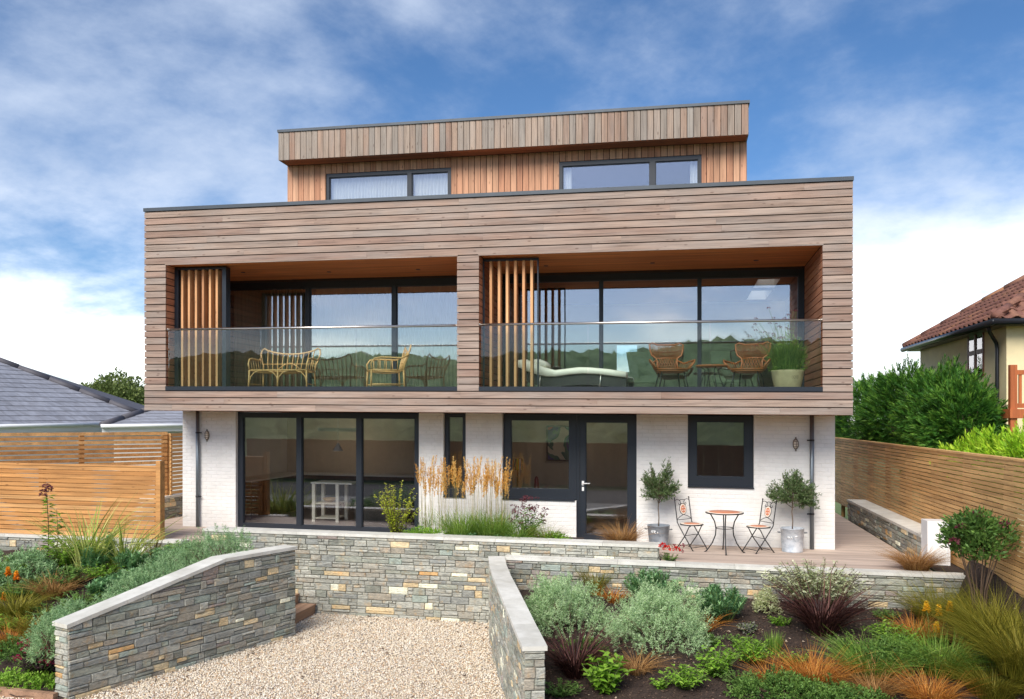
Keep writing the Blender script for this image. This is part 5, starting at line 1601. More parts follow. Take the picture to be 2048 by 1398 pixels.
def bistro_chair(label, loc, rz):
    t = thing('bistro_chair', loc, label, 'chair', 'folding bistro chairs on the terrace', rz)
    W = 0.19
    for s in (-1, 1):
        m = MB(); m.tube([(s * W, -0.20, 0.0), (s * W, 0.0, 0.25), (s * W, 0.10, 0.38), (s * W, 0.165, 0.47), (s * W, 0.185, 0.60), (s * W, 0.235, 0.90)], 0.0095, 7)
        m.lathe([(0.008, 0), (0.013, 0.006), (0.013, 0.014), (0.006, 0.022)], 8, (s * W, 0.235, 0.895)); m.lathe([(0.017, 0), (0.017, 0.008)], 8, (s * W, -0.20, 0))
        m.build('back_post', M['iron'], t, local=True)
        m = MB(); m.tube([(s * (W - 0.022), -0.13, 0.435), (s * (W - 0.022), -0.09, 0.41), (s * (W - 0.022), 0.0, 0.25), (s * (W - 0.022), 0.20, 0.0)], 0.0095, 7); m.lathe([(0.017, 0), (0.017, 0.008)], 8, (s * (W - 0.022), 0.20, 0))
        m.build('leg', M['iron'], t, local=True)
    m = MB(); m.tube([(-W, -0.165, 0.05), (W, -0.165, 0.05)], 0.006, 6); m.tube([(-W + 0.02, 0.17, 0.04), (W - 0.02, 0.17, 0.04)], 0.006, 6); m.tube([(-W, 0.0, 0.25), (W, 0, 0.25)], 0.006, 6)
    m.build('stretcher', M['iron'], t, local=True)
    m = MB(); m.lathe([(0.02, 0.432), (0.205, 0.432), (0.208, 0.441), (0.205, 0.45), (0.02, 0.45)], 28); m.build('seat_rim', M['iron'], t, local=True)
    m = MB(); m.lathe([(0.02, 0.4505), (0.193, 0.4505), (0.191, 0.455), (0.02, 0.455)], 28); m.build('seat', M['mosaic_l'], t, local=True)
    m = MB(); m.lathe([(0.02, 0.4555), (0.14, 0.4555), (0.139, 0.457), (0.02, 0.457)], 24); m.build('seat_centre', M['terracotta'], t, local=True)
    yb = lambda z: 0.185 + (z - 0.6) / 6.0
    m = MB()
    for s in (-1, 1):
        pts = [(s * W, 0.855)] + [(s * 0.14, 0.875), (s * 0.08, 0.865), (s * 0.045, 0.83), (s * 0.05, 0.79), (s * 0.08, 0.775), (s * 0.10, 0.79), (s * 0.095, 0.81), (s * 0.08, 0.812)]
        m.tube([(x, yb(z), z) for x, z in pts], 0.006, 6)
    m.tube([(x, yb(z), z) for x, z in ((-0.06, 0.855), (-0.03, 0.868), (0.03, 0.868), (0.06, 0.855))], 0.006, 6)
    m.tube([(0.088 * math.cos(a), yb(0.70 + 0.1 * math.sin(a)), 0.70 + 0.1 * math.sin(a)) for a in [2 * math.pi * i / 20 for i in range(21)]], 0.006, 6, cap=False)
    m.tube([(x, yb(z), z) for x, z in ((-W, 0.52), (-0.1, 0.57), (0, 0.60), (0.1, 0.57), (W, 0.52))], 0.006, 6); m.tube([(-W, yb(0.515), 0.515), (W, yb(0.515), 0.515)], 0.006, 6)
    m.build('backrest', M['iron'], t, local=True)
    def disc(rx, rz_, dy, mat, name):
        n = 24; v = []
        for y in (-0.006 - dy, 0.006 + dy): v += [(rx * math.cos(2 * math.pi * i / n), yb(0.70 + rz_ * math.sin(2 * math.pi * i / n)) + y, 0.70 + rz_ * math.sin(2 * math.pi * i / n)) for i in range(n)]
        q = MB(); q.add(v, [tuple(range(n)), tuple(range(2 * n - 1, n - 1, -1))] + [(i, n + i, n + (i + 1) % n, (i + 1) % n) for i in range(n)]); return q.build(name, mat, t, local=True)
    disc(0.082, 0.093, 0.0, M['mosaic_l'], 'medallion'); disc(0.058, 0.068, 0.002, M['terracotta'], 'medallion_centre')
    for x, z in ((-0.022, 0.725), (0.024, 0.728), (-0.02, 0.675), (0.026, 0.678)):
        q = MB(); q.box(x - 0.009, x + 0.009, yb(z) - 0.0105, yb(z) + 0.0105, z - 0.009, z + 0.009); q.build('medallion_dot', M['white'], t, local=True)
    return t
c1x, c1y = flat(1383, 1097.5, 0); c2x, c2y = flat(1517, 1103.5, 0)
bistro_chair('folding iron bistro chair with mosaic medallion, left of the round table', (c1x, c1y, 0), R(48))
bistro_chair('folding iron bistro chair with mosaic medallion, right of the round table', (c2x, c2y, 0), R(-58))
# galvanised tubs
def tub(label, px, py, rtop, rbot, h, mat, marks):
    x, y = flat(px, py, 0)
    t = thing('metal_tub', (x, y, 0), label, 'tub', 'galvanised tubs with olive trees')
    m = MB(); m.lathe([(rbot, 0), (rbot + 0.004, 0.012), (rbot, 0.022), (rtop, h - 0.012), (rtop + 0.008, h - 0.006), (rtop + 0.006, h), (rtop - 0.006, h), (rtop - 0.012, h - 0.03), (0.02, h - 0.045)], 36)
    m.build('tub', mat, t, local=True)
    m = MB(); m.lathe([(rtop - 0.016, h - 0.044), (0.02, h - 0.035)], 28); m.build('compost', M['soilpot'], t, local=True)
    for s in (-1, 1):
        m = MB(); m.tube([(s * rtop * 0.98, -0.05, h * 0.8), (s * (rtop + 0.045), -0.04, h * 0.81), (s * (rtop + 0.045), 0.04, h * 0.81), (s * rtop * 0.98, 0.05, h * 0.8)], 0.006, 6); m.build('handle', M['zinc'], t, local=True)
    # chalky scrawl on the front
    for st_ in marks:
        q = MB(); pts = []
        for u_, z_ in st_:
            r_ = rbot + (rtop - rbot) * z_ / h + 0.002; a_ = R(-100) + u_ / r_
            pts.append((r_ * math.cos(a_), r_ * math.sin(a_), z_))
        q.tube(pts, 0.007, 6); q.build('chalk_mark', M['chalk'], t, local=True)
    return t
tub('grey galvanised tub with an olive tree, beside the front door', 1317, 1092, 0.203, 0.165, 0.385, M['galv'], [[(-0.11, 0.24), (-0.10, 0.30), (-0.075, 0.25), (-0.065, 0.31)], [(-0.045, 0.24), (-0.04, 0.31)], [(-0.01, 0.30), (-0.036, 0.275), (-0.005, 0.245)], [(0.015, 0.28), (0.03, 0.265), (0.018, 0.25)]])
tub('whitened galvanised tub with an olive tree, by the right downpipe', 1584.5, 1103, 0.202, 0.178, 0.42, M['galv2'], [[(-0.08, 0.25), (-0.06, 0.29), (-0.045, 0.25), (-0.03, 0.28)], [(-0.02, 0.24), (0.0, 0.285), (0.02, 0.25)], [(0.05, 0.28), (0.09, 0.295), (0.11, 0.285)]])

# ================================================================== INSIDE, SEEN THROUGH THE GLASS
YI = 17.35
ix0, izt = onY(622, 959, YI); ix1, _ = onY(704, 959, YI); izt = 0.88
isl = thing('kitchen_island', ((ix0 + ix1) / 2, YI + 0.3, 0.008), 'cream wooden kitchen island with open shelves behind the sliding doors', 'kitchen island')
MB().box(ix0, ix1, YI - 0.02, YI + 0.6, izt - 0.035, izt).build('worktop', M['room_w'], isl)
for x in (ix0 + 0.02, ix0 + (ix1 - ix0) * 0.6):
    for y in (YI, YI + 0.5): MB().box(x, x + 0.07, y, y + 0.07, 0.01, izt - 0.036).build('leg', M['cream'], isl)
MB().box(ix0 + 0.09, ix0 + (ix1 - ix0) * 0.6, YI + 0.01, YI + 0.56, 0.40, 0.425).build('shelf', M['cream'], isl)
MB().box(ix0 + 0.09, ix0 + (ix1 - ix0) * 0.6, YI + 0.01, YI + 0.56, 0.08, 0.105).build('shelf', M['cream'], isl)
bw = MB(); bw.lathe([(0.05, 0), (0.11, 0.03), (0.17, 0.09), (0.16, 0.09), (0.1, 0.04), (0.02, 0.02)], 20, (ix0 + 0.32, YI + 0.28, 0.4255)); bw.build('fruit_bowl', M['wicker'], label='shallow wooden bowl on the island shelf', cat='bowl')
kx0 = XY(484, 18.8)
kc = thing('kitchen_units', (kx0 + 1.6, 20.0, 0.008), 'dark kitchen units with pale worktop along the back wall', 'kitchen units')
MB().box(XWL + 0.35, xp - 0.4, 19.65, 20.2, 0.01, 0.86).build('cabinet', M['dark'], kc); MB().box(XWL + 0.33, xp - 0.38, 19.6, 20.2, 0.862, 0.90).build('worktop', M['room_w'], kc)
MB().box(XWL + 0.35, XWL + 0.95, 17.2, 19.58, 0.01, 0.86).build('cabinet', M['dark'], kc); MB().box(XWL + 0.33, XWL + 0.98, 17.15, 19.595, 0.862, 0.90).build('worktop', M['room_w'], kc)
# small lit spots over the worktop
em = NT('lit spotlight'); em.b.inputs["Emission Color"].default_value = (1.0, 0.82, 0.6, 1); em.b.inputs["Emission Strength"].default_value = 45.0
sp = thing('spotlight_bar', (XY(678, 19.2), 19.2, 2.0), 'bar of small lit spotlights at the back of the kitchen', 'lamp')
MB().box(XY(640, 19.2), XY(716, 19.2), 19.19, 19.21, 2.03, 2.045).build('bar', M['dark'], sp)
MB().box(XY(636, 19.1), XY(720, 19.1), 19.09, 19.105, 1.965, 2.05).build('added_spot_shield', M['room_w'], sp)  # added strip, only there to keep the lit spots out of the camera's view
for px in (648, 667, 690, 708):
    m = MB(); m.lathe([(0.008, 0.02), (0.017, 0.014), (0.019, -0.014), (0.016, -0.016)], 12, (XY(px, 19.2), 19.2, 2.0)); m.build('spotlight', em.mat, sp)
sl_ = thing('spotlight_bar', (XY(1090, 18.6), 18.6, 2.30), 'added light bar brightening the study behind the door', 'lamp')  # added lights to brighten the study, no such source known there
MB().box(XY(1060, 18.6), XY(1230, 18.6), 18.59, 18.61, 2.345, 2.36).build('bar', M['dark'], sl_)
for px in (1075, 1130, 1190):
    m = MB(); m.lathe([(0.008, 0.02), (0.017, 0.014), (0.019, -0.014), (0.016, -0.016)], 12, (XY(px, 18.6), 18.6, 2.315)); m.build('spotlight', em.mat, sl_)
lx, lz = onY(676, 895, 17.6)
pl = thing('pendant_lamp', (lx, 17.6, lz), 'small grey pendant lamp hanging over the kitchen island', 'lamp')
m = MB(); m.lathe([(0.115, -0.08), (0.11, -0.06), (0.05, 0.03), (0.03, 0.08), (0.012, 0.1)], 20, (0, 0, 0)); m.build('lamp_shade', M['room_w'], pl, local=True)
m = MB(); m.tube([(0, 0, 0.1), (0, 0, 2.40 - lz)], 0.005, 6); m.build('cord', M['white'], pl, local=True)
bx, bz = onY(768, 985, 17.0)
b_ = thing('armchair', (bx, 17.1, 0.008), 'boxy black armchair behind the right hand sliding pane', 'armchair')
MB().box(bx - 0.42, bx + 0.42, 16.75, 17.45, 0.06, 0.42).build('seat', M['dark'], b_); MB().box(bx - 0.42, bx + 0.42, 17.46, 17.6, 0.06, 0.72).build('backrest', M['dark'], b_)
MB().box(bx - 0.56, bx - 0.422, 16.75, 17.6, 0.03, 0.58).build('armrest', M['dark'], b_); MB().box(bx + 0.422, bx + 0.56, 16.75, 17.6, 0.03, 0.58).build('armrest', M['dark'], b_)
# study behind the window left of the door
dx0, dz0 = onY(1022, 960, 17.6); dx1, _ = onY(1140, 960, 17.6)
dsk = thing('desk', ((dx0 + dx1) / 2, 17.8, 0.008), 'long wooden desk below the window beside the front door', 'desk')
MB().box(dx0 - 0.3, dx1 + 0.2, 17.5, 18.1, 0.70, 0.735).build('desk_top', M['fence'], dsk)
for x in (dx0 - 0.27, dx1 + 0.13):
    for y in (17.53, 18.03): MB().box(x, x + 0.05, y, y + 0.05, 0.01, 0.699).build('leg', M['fence'], dsk)
sx_, sz_ = onY(1033, 929, 17.6)
lamp = thing('table_lamp', (sx_, 17.72, 0.735), 'table lamp with striped shade inside the window beside the door', 'lamp')
m = MB(); m.lathe([(0.09, 0), (0.085, 0.02), (0.02, 0.04), (0.018, sz_ - 0.735 - 0.1)], 16); m.build('base', M['dark'], lamp, local=True)
cols = [srgb(176, 200, 60), srgb(226, 150, 50), srgb(236, 232, 214), srgb(196, 70, 50), srgb(40, 140, 120), srgb(60, 60, 62)]
sm_ = [plain('shade stripe %d' % i, c, 0.8) for i, c in enumerate(cols)]
m = MB(); n = 24; v = []
for z in (sz_ - 0.735 - 0.12, sz_ - 0.735 + 0.12): v += [(0.115 * math.cos(2 * math.pi * i / n), 0.115 * math.sin(2 * math.pi * i / n), z) for i in range(n)]
for i in range(n): m.add([v[i], v[(i + 1) % n], v[n + (i + 1) % n], v[n + i]], [(0, 1, 2, 3)], i % 6)
m.build('lamp_shade', sm_, lamp, local=True)
fx0, fz1 = onY(1093, 851, 19.6); fx1, fz0 = onY(1170, 923, 19.6)
pic = thing('framed_picture', ((fx0 + fx1) / 2, 19.64, fz0), 'black framed abstract picture on the study wall', 'picture')
m = MB(); m.box(fx0, fx0 + 0.03, 19.58, 19.645, fz0, fz1); m.box(fx1 - 0.03, fx1, 19.58, 19.645, fz0, fz1); m.box(fx0 + 0.03, fx1 - 0.03, 19.581, 19.645, fz0, fz0 + 0.03); m.box(fx0 + 0.03, fx1 - 0.03, 19.581, 19.645, fz1 - 0.03, fz1); m.build('frame', M['dark'], pic)
tp = NT('abstract print'); tp.set(Roughness=0.7); nz = tp.noise(tp.coord(), 2.2, 2, 0.5, 0.8)
tp.color(tp.ramp(nz, [(0.0, srgb(214, 206, 190)), (0.45, srgb(60, 120, 110)), (0.55, srgb(40, 70, 130)), (0.66, srgb(200, 70, 60))], 'CONSTANT'))
MB().box(fx0 + 0.03, fx1 - 0.03, 19.62, 19.64, fz0 + 0.03, fz1 - 0.03).build('print', tp.mat, pic)
rx_, rz_ = onY(1073, 935, 17.8)
vs_ = MB(); vs_.lathe([(0.05, 0), (0.06, 0.02), (0.065, 0.14), (0.045, 0.22), (0.05, 0.27), (0.03, 0.33), (0.01, 0.35)], 16, (rx_, 17.8, 0.7355)); vs_.build('red_vase', plain('red glaze', srgb(170, 66, 56), 0.3), label='red vase on the desk behind the window', cat='vase')
# sage tub chairs in the upper room
for i, (px, lab) in enumerate(((1287, 'sage green upholstered chair inside the upper window, behind the left rattan chair'), (1452, 'sage green upholstered chair inside the upper window, behind the side table'))):
    X = XY(px, 18.0)
    c_ = thing('upholstered_chair', (X, 18.0, ZO0), lab, 'chair', 'sage chairs inside the upper room', R(180))
    m = MB(); m.box(-0.30, 0.30, -0.28, 0.28, 0.28, 0.46); m.build('seat', M['sage'], c_, local=True)
    m = MB(); v = [(-0.27, 0.20, 0.44), (0.27, 0.20, 0.44), (0.27, 0.30, 0.44), (-0.27, 0.30, 0.44), (-0.34, 0.32, 0.90), (0.34, 0.32, 0.90), (0.34, 0.40, 0.90), (-0.34, 0.40, 0.90)]
    m.add(v, [(0, 3, 2, 1), (4, 5, 6, 7), (0, 1, 5, 4), (1, 2, 6, 5), (2, 3, 7, 6), (3, 0, 4, 7)]); m.build('backrest', M['sage'], c_, local=True)
    for x, y in ((-0.26, -0.24), (0.26, -0.24), (-0.26, 0.24), (0.26, 0.24)): m = MB(); m.box(x - 0.02, x + 0.02, y - 0.02, y + 0.02, 0, 0.28); m.build('leg', M['dark'], c_, local=True)

# across the road: what the ground floor panes mirror
of = thing('boarded_fence', (-4, -11.5, ZG), 'brown boarded fence across the road, mirrored in the ground floor panes', 'fence')
of_m = wood('brown board', [(0, srgb(150, 104, 74)), (1, srgb(176, 128, 96))], 2, grain=0.5, knots=False)
for i in range(60):
    x = -24 + i * 0.7; MB().box(x, x + 0.69, -11.55, -11.5 + 0.01 * (i % 2), ZG - 0.1, 0.95).build('board', of_m, of)
# ================================================================== PLANTS
def unit(v): return v / np.maximum(np.linalg.norm(v, axis=-1, keepdims=True), 1e-9)
def rand_dirs(n, zmin=-1.0, zmax=1.0):
    z = RNG.uniform(zmin, zmax, n); a = RNG.uniform(0, 2 * np.pi, n); r = np.sqrt(1 - z * z)
    return np.stack([r * np.cos(a), r * np.sin(a), z], 1)
def leaves(P, D, ln, wd, fold=0.25, up=None):
    """rhombic leaves: base P, direction D; returns V, quads"""
    n = len(P); D = unit(D)
    ref = rand_dirs(n) if up is None else up
    S = unit(np.cross(D, ref)); N = np.cross(S, D)
    ln = np.broadcast_to(ln, n)[:, None]; wd = np.broadcast_to(wd, n)[:, None]
    mid = P + D * ln * 0.45
    V = np.stack([P, mid + S * wd * 0.5 + N * wd * fold, P + D * ln - N * ln * 0.08, mid - S * wd * 0.5 + N * wd * fold], 1).reshape(-1, 3)
    Fq = np.arange(4 * n).reshape(n, 4)
    return V, Fq
def blades(base, az, L, lean, curve, droop, wd, K=4):
    """arching grass blades; all arrays of length n"""
    n = len(base); t = np.linspace(0, 1, K + 1)[None, :]
    h = L[:, None] * (lean[:, None] * t + curve[:, None] * t ** 2); z = L[:, None] * (t - droop[:, None] * t ** 2)
    ca, sa = np.cos(az)[:, None], np.sin(az)[:, None]
    C = np.stack([base[:, 0:1] + h * ca, base[:, 1:2] + h * sa, base[:, 2:3] + z], 2)
    tw = RNG.uniform(-0.7, 0.7, n)[:, None]
    S = np.stack([-np.sin(az)[:, None] * np.cos(tw), np.cos(az)[:, None] * np.cos(tw), np.sin(tw)], 2)
    w = (wd[:, None] * np.clip(1.15 * (1 - t) ** 0.6, 0.06, 1.0))[..., None] * 0.5
    A = C - S * w; B = C + S * w
    V = np.stack([A, B], 2).reshape(n, -1, 3)
    k = np.arange(K); q = np.stack([2 * k, 2 * k + 1, 2 * k + 3, 2 * k + 2], 1)
    Fq = (q[None] + (np.arange(n) * 2 * (K + 1))[:, None, None]).reshape(-1, 4)
    return V.reshape(-1, 3), Fq, 2 * (K + 1)
def join(parts):
    Vs, Fs, o = [], [], 0
    for V, Fq in parts:
        Vs.append(V); Fs.append(Fq + o); o += len(V)
    return np.concatenate(Vs), Fs
def ground(px, py, fn):
    z = -0.8
    for _ in range(12):
        x, y = flat(px, py, z); z = 0.5 * z + 0.5 * fn(x, y)
    return x, y, z
def at_plant(px, py, where):
    if where == 'R': return ground(px, py, bed_right)
    if where == 'L': return ground(px, py, bed_left)
    if isinstance(where, tuple): return (XY(px, where[0]), where[0], where[1])
    x, y = flat(px, py, where); return x, y, where
PLG = {}
def grass(name, label, cat, pos, mat, n, L, rad=0.08, lean=(0.05, 0.55), curve=(0.2, 0.9), droop=(0.1, 0.6), wd=0.006, group=None, K=4, mound=None):
    t = thing(name, pos, label, cat, group)
    a = RNG.uniform(0, 2 * np.pi, n); r = rad * np.sqrt(RNG.random(n))
    base = np.stack([r * np.cos(a), r * np.sin(a), np.full(n, -0.01)], 1)
    az = a + RNG.normal(0, 0.6, n)
    V, Fq, per = blades(base, az, RNG.uniform(L * 0.5, L, n), RNG.uniform(*lean, n), RNG.uniform(*curve, n), RNG.uniform(*droop, n), RNG.uniform(wd * 0.6, wd * 1.3, n), K)
    V[:, 2] = np.maximum(V[:, 2], -0.05)
    np_obj('blades', V, [Fq], mat, t, tint=np.repeat(RNG.random(n), per))
    return t
def mound_pts(n, rx, ry, h, lump=0.18, rmin=0.55, seed=None):
    d = rand_dirs(n, -0.05, 1.0)
    ph = RNG.uniform(0, 6.28, 6)
    k = 1 + lump * (np.sin(d[:, 0] * 5 + ph[0]) * np.sin(d[:, 1] * 5 + ph[1]) + 0.6 * np.sin(d[:, 2] * 9 + ph[2] + d[:, 0] * 7) + 0.4 * np.sin(d[:, 1] * 13 + ph[3]))
    r = k * (rmin + (1 - rmin) * RNG.random(n) ** 0.4)
    P = d * r[:, None] * np.array([rx, ry, h])
    return P, d
def feathery(name, label, cat, pos, mat, mounds, n=650, per=15, ln=0.036, wd=0.0075, upw=0.55, group=None, stems=True):
    """soft mound of fine leaves: shoots all over the surface, each with a tuft"""
    t = thing(name, pos, label, cat, group)
    Ps, Ds = [], []
    for (ox, oy, oz, rx, ry, h) in mounds:
        P, d = mound_pts(n, rx, ry, h); Ps.append(P + np.array([ox, oy, oz])); Ds.append(d)
    P, d = np.concatenate(Ps), np.concatenate(Ds); m = len(P)
    ax = unit(d * (1 - upw) + np.array([0, 0, upw]) + RNG.normal(0, 0.22, (m, 3)))
    u = RNG.random((m, per)); base = P[:, None] + ax[:, None] * (u * 0.11)[..., None]
    dirs = unit(ax[:, None] * RNG.uniform(0.3, 1.1, (m, per, 1)) + rand_dirs(m * per).reshape(m, per, 3))
    V, Fq = leaves(base.reshape(-1, 3), dirs.reshape(-1, 3), RNG.uniform(ln * 0.6, ln * 1.3, m * per), RNG.uniform(wd * 0.7, wd * 1.3, m * per))
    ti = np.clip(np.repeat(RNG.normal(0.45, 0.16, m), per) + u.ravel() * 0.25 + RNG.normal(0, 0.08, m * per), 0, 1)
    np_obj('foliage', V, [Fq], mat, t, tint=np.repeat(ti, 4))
    if stems:
        mb = MB()
        for (ox, oy, oz, rx, ry, h) in mounds:
            for i in range(14):
                a = random.uniform(0, 6.28); q = random.uniform(0.3, 0.8)
                mb.tube([(ox * 0.5, oy * 0.5, -0.03), (ox + rx * q * 0.5 * math.cos(a), oy + ry * q * 0.5 * math.sin(a), oz + h * 0.35), (ox + rx * q * math.cos(a), oy + ry * q * math.sin(a), oz + h * 0.7)], [0.010, 0.007, 0.004], 5)
        mb.build('stems', M['wooddark'], t, local=True)
    return t
def whorled(name, label, cat, pos, mat, n, spread, h, ln=0.085, wd=0.014, per=70, group=None, tops=None):
    """spurge: upright stems clothed in narrow leaves like bottle brushes"""
    t = thing(name, pos, label, cat, group)
    a = RNG.uniform(0, 6.28, n); r = spread * np.sqrt(RNG.random(n)); H = h * RNG.uniform(0.65, 1.0, n) * (1 - 0.35 * (r / spread) ** 2)
    tip = np.stack([r * np.cos(a), r * np.sin(a), H], 1); foot = tip * np.array([0.35, 0.35, 0])
    ax = unit(tip - foot)
    u = RNG.uniform(0.35, 1.0, (n, per)) ** 0.8
    base = foot[:, None] + (tip - foot)[:, None] * u[..., None]
    radial = rand_dirs(n * per, -0.4, 0.4).reshape(n, per, 3)
    dirs = radial + ax[:, None] * (0.15 + 0.9 * u[..., None] ** 3)
    V, Fq = leaves(base.reshape(-1, 3), dirs.reshape(-1, 3), RNG.uniform(ln * 0.7, ln * 1.1, n * per), wd, up=np.tile([0, 0, 1.0], (n * per, 1)))
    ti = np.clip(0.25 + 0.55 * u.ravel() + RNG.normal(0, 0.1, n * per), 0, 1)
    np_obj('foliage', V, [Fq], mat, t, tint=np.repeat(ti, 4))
    mb = MB()
    for f_, p_ in zip(foot, tip): mb.tube([(f_[0], f_[1], -0.03), tuple(p_)], 0.005, 5)
    mb.build('stems', M['stemgreen'], t, local=True)
    return t
def leafy(name, label, cat, pos, mat, n_stem, spread, h, per, ln, wd, group=None, droop=0.1, tipmat=None, stemmat='stemgreen', low=0.15, bare=0.0):
    """bushy plant: branching stems with broad leaves"""
    t = thing(name, pos, label, cat, group)
    a = RNG.uniform(0, 6.28, n_stem); r = spread * np.sqrt(RNG.random(n_stem)); H = h * RNG.uniform(0.6, 1.0, n_stem) * (1 - 0.3 * (r / spread) ** 2)
    tip = np.stack([r * np.cos(a), r * np.sin(a), H], 1); foot = np.stack([0.12 * tip[:, 0], 0.12 * tip[:, 1], np.full(n_stem, -0.02)], 1)
    u = RNG.uniform(low + bare, 1.0, (n_stem, per))
    bend = (tip - foot)[:, None] * u[..., None]; bend[..., :2] *= (0.55 + 0.45 * u)[..., None]
    base = foot[:, None] + bend
    dirs = rand_dirs(n_stem * per, -0.25, 0.65).reshape(n_stem, per, 3); dirs[..., 2] -= droop
    ups = np.tile([0, 0, 1.0], (n_stem * per, 1)) + RNG.normal(0, 0.25, (n_stem * per, 3))
    V, Fq = leaves(base.reshape(-1, 3), dirs.reshape(-1, 3), RNG.uniform(ln * 0.6, ln * 1.15, n_stem * per), RNG.uniform(wd * 0.7, wd * 1.15, n_stem * per), up=ups, fold=0.15)
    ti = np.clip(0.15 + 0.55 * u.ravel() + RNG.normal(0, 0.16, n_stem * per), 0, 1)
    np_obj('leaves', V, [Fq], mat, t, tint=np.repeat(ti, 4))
    mb = MB()
    for f_, p_ in zip(foot, tip):
        mid = (f_ + p_) / 2; mid[:2] *= 0.8
        mb.tube([tuple(f_), tuple(mid), tuple(p_)], [0.007, 0.005, 0.003], 5)
    mb.build('stems', M[stemmat], t, local=True)
    return t
def flower_heads(t, pts, r, mat, n=40, name='flower_head', flat_=0.5, ln=0.018):
    for p in pts:
        d = rand_dirs(n, -0.3, 1.0); P = np.array(p) + d * np.array([r, r, r * flat_]) * RNG.uniform(0.5, 1.0, (n, 1))
        V, Fq = leaves(P, d + RNG.normal(0, 0.3, (n, 3)), ln, ln * 0.6)
        np_obj(name, V, [Fq], mat, t, tint=np.repeat(RNG.random(n), 4))
def conifer(name, label, pos, mat, lobes, n, per, ln, group=None, trunk=None, wd=0.017, up=0.25):
    """dense evergreen: flattened sprays pointing outwards and up from a lumpy body"""
    t = thing(name, pos, label, 'tree', group)
    parts = []; tints = []
    for (ox, oy, oz, rx, ry, rz) in lobes:
        d = rand_dirs(n, -0.75, 1.0); ph = RNG.uniform(0, 6.28, 4)
        k = 1 + 0.16 * np.sin(d[:, 0] * 6 + ph[0]) * np.sin(d[:, 2] * 6 + ph[1]) + 0.12 * np.sin(d[:, 1] * 9 + ph[2])
        rr = k * (0.6 + 0.4 * RNG.random(n) ** 0.5)
        P = d * rr[:, None] * np.array([rx, ry, rz]) + np.array([ox, oy, oz])
        ax = unit(d + np.array([0, 0, up]) + RNG.normal(0, 0.3, (n, 3)))
        side = unit(np.cross(ax, rand_dirs(n)))
        u = np.linspace(0.0, 1.0, per)[None] * np.ones((n, 1))
        sg = np.where(np.arange(per) % 2 == 0, 1.0, -1.0)[None, :, None]
        L = RNG.uniform(ln * 0.7, ln * 1.5, n)
        base = P[:, None] + ax[:, None] * (u * L[:, None])[..., None]
        dirs = ax[:, None] * 0.9 + side[:, None] * sg * (0.75 - 0.55 * u[..., None]) + RNG.normal(0, 0.12, (n, per, 3))
        V, Fq = leaves(base.reshape(-1, 3), dirs.reshape(-1, 3), (L[:, None] * (0.62 - 0.25 * u)).ravel(), wd)
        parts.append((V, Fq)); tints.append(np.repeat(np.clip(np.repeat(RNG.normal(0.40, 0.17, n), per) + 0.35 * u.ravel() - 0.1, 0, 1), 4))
    V, Fs = join(parts)
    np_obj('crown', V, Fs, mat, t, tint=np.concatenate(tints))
    mb = MB()
    for (ox, oy, oz, rx, ry, rz) in lobes:
        mb.tube([(ox, oy, -0.1), (ox, oy, oz), (ox, oy, oz + rz * 0.8)], [0.11, 0.07, 0.02], 7)
        for i in range(16):
            dd = rand_dirs(1, -0.6, 0.8)[0]
            mb.tube([(ox, oy, oz + random.uniform(-0.8, 0.3) * rz), (ox + dd[0] * rx * 0.8, oy + dd[1] * ry * 0.8, oz + dd[2] * rz * 0.75)], [0.025, 0.006], 5)
    mb.build('trunk', M['twig'], t, local=True)
    return t
# ---------------------------------------------------------------- conifers beyond the right fence
CG = 'conifers beyond the right fence'
conifer('conifer', 'dark green conifer nearest the cream house, beyond the right fence', (5.2, 17.3, -0.6), M['leyl'], [(0, 0, 2.75, 0.55, 0.95, 0.85), (-0.02, 0.8, 2.4, 0.55, 0.9, 0.85)], 1500, 17, 0.19, CG)
conifer('conifer', 'dark green conifer with wispy top below the brown window, beyond the right fence', (5.45, 19.3, -0.6), M['leyl'], [(0, 0, 2.85, 0.75, 1.2, 1.05), (0, -0.5, 2.3, 0.72, 1.1, 0.8)], 1500, 17, 0.20, CG)
conifer('conifer', 'dark green conifer in the middle of the row beyond the right fence', (5.4, 22.3, -0.6), M['leyl'], [(0, 0, 2.9, 0.82, 1.5, 1.15)], 2100, 17, 0.21, CG)
conifer('conifer', 'dark green conifer nearest the timber clad house, beyond the right fence', (5.45, 26.2, -0.6), M['leyl'], [(0, 0, 2.8, 0.9, 2.0, 1.2)], 2100, 17, 0.23, CG)
# a few long wispy leaders on the second one
conifer('juniper', 'bright lime green juniper spilling over the right fence', (5.15, 13.9, -0.62), M['juni'], [(0, 0.9, 2.15, 0.55, 1.0, 0.5), (0.1, -0.7, 2.2, 0.6, 1.1, 0.62), (0.2, -2.2, 2.15, 0.6, 1.1, 0.6), (-0.1, 2.1, 2.1, 0.45, 0.7, 0.38)], 900, 17, 0.17, up=0.6)
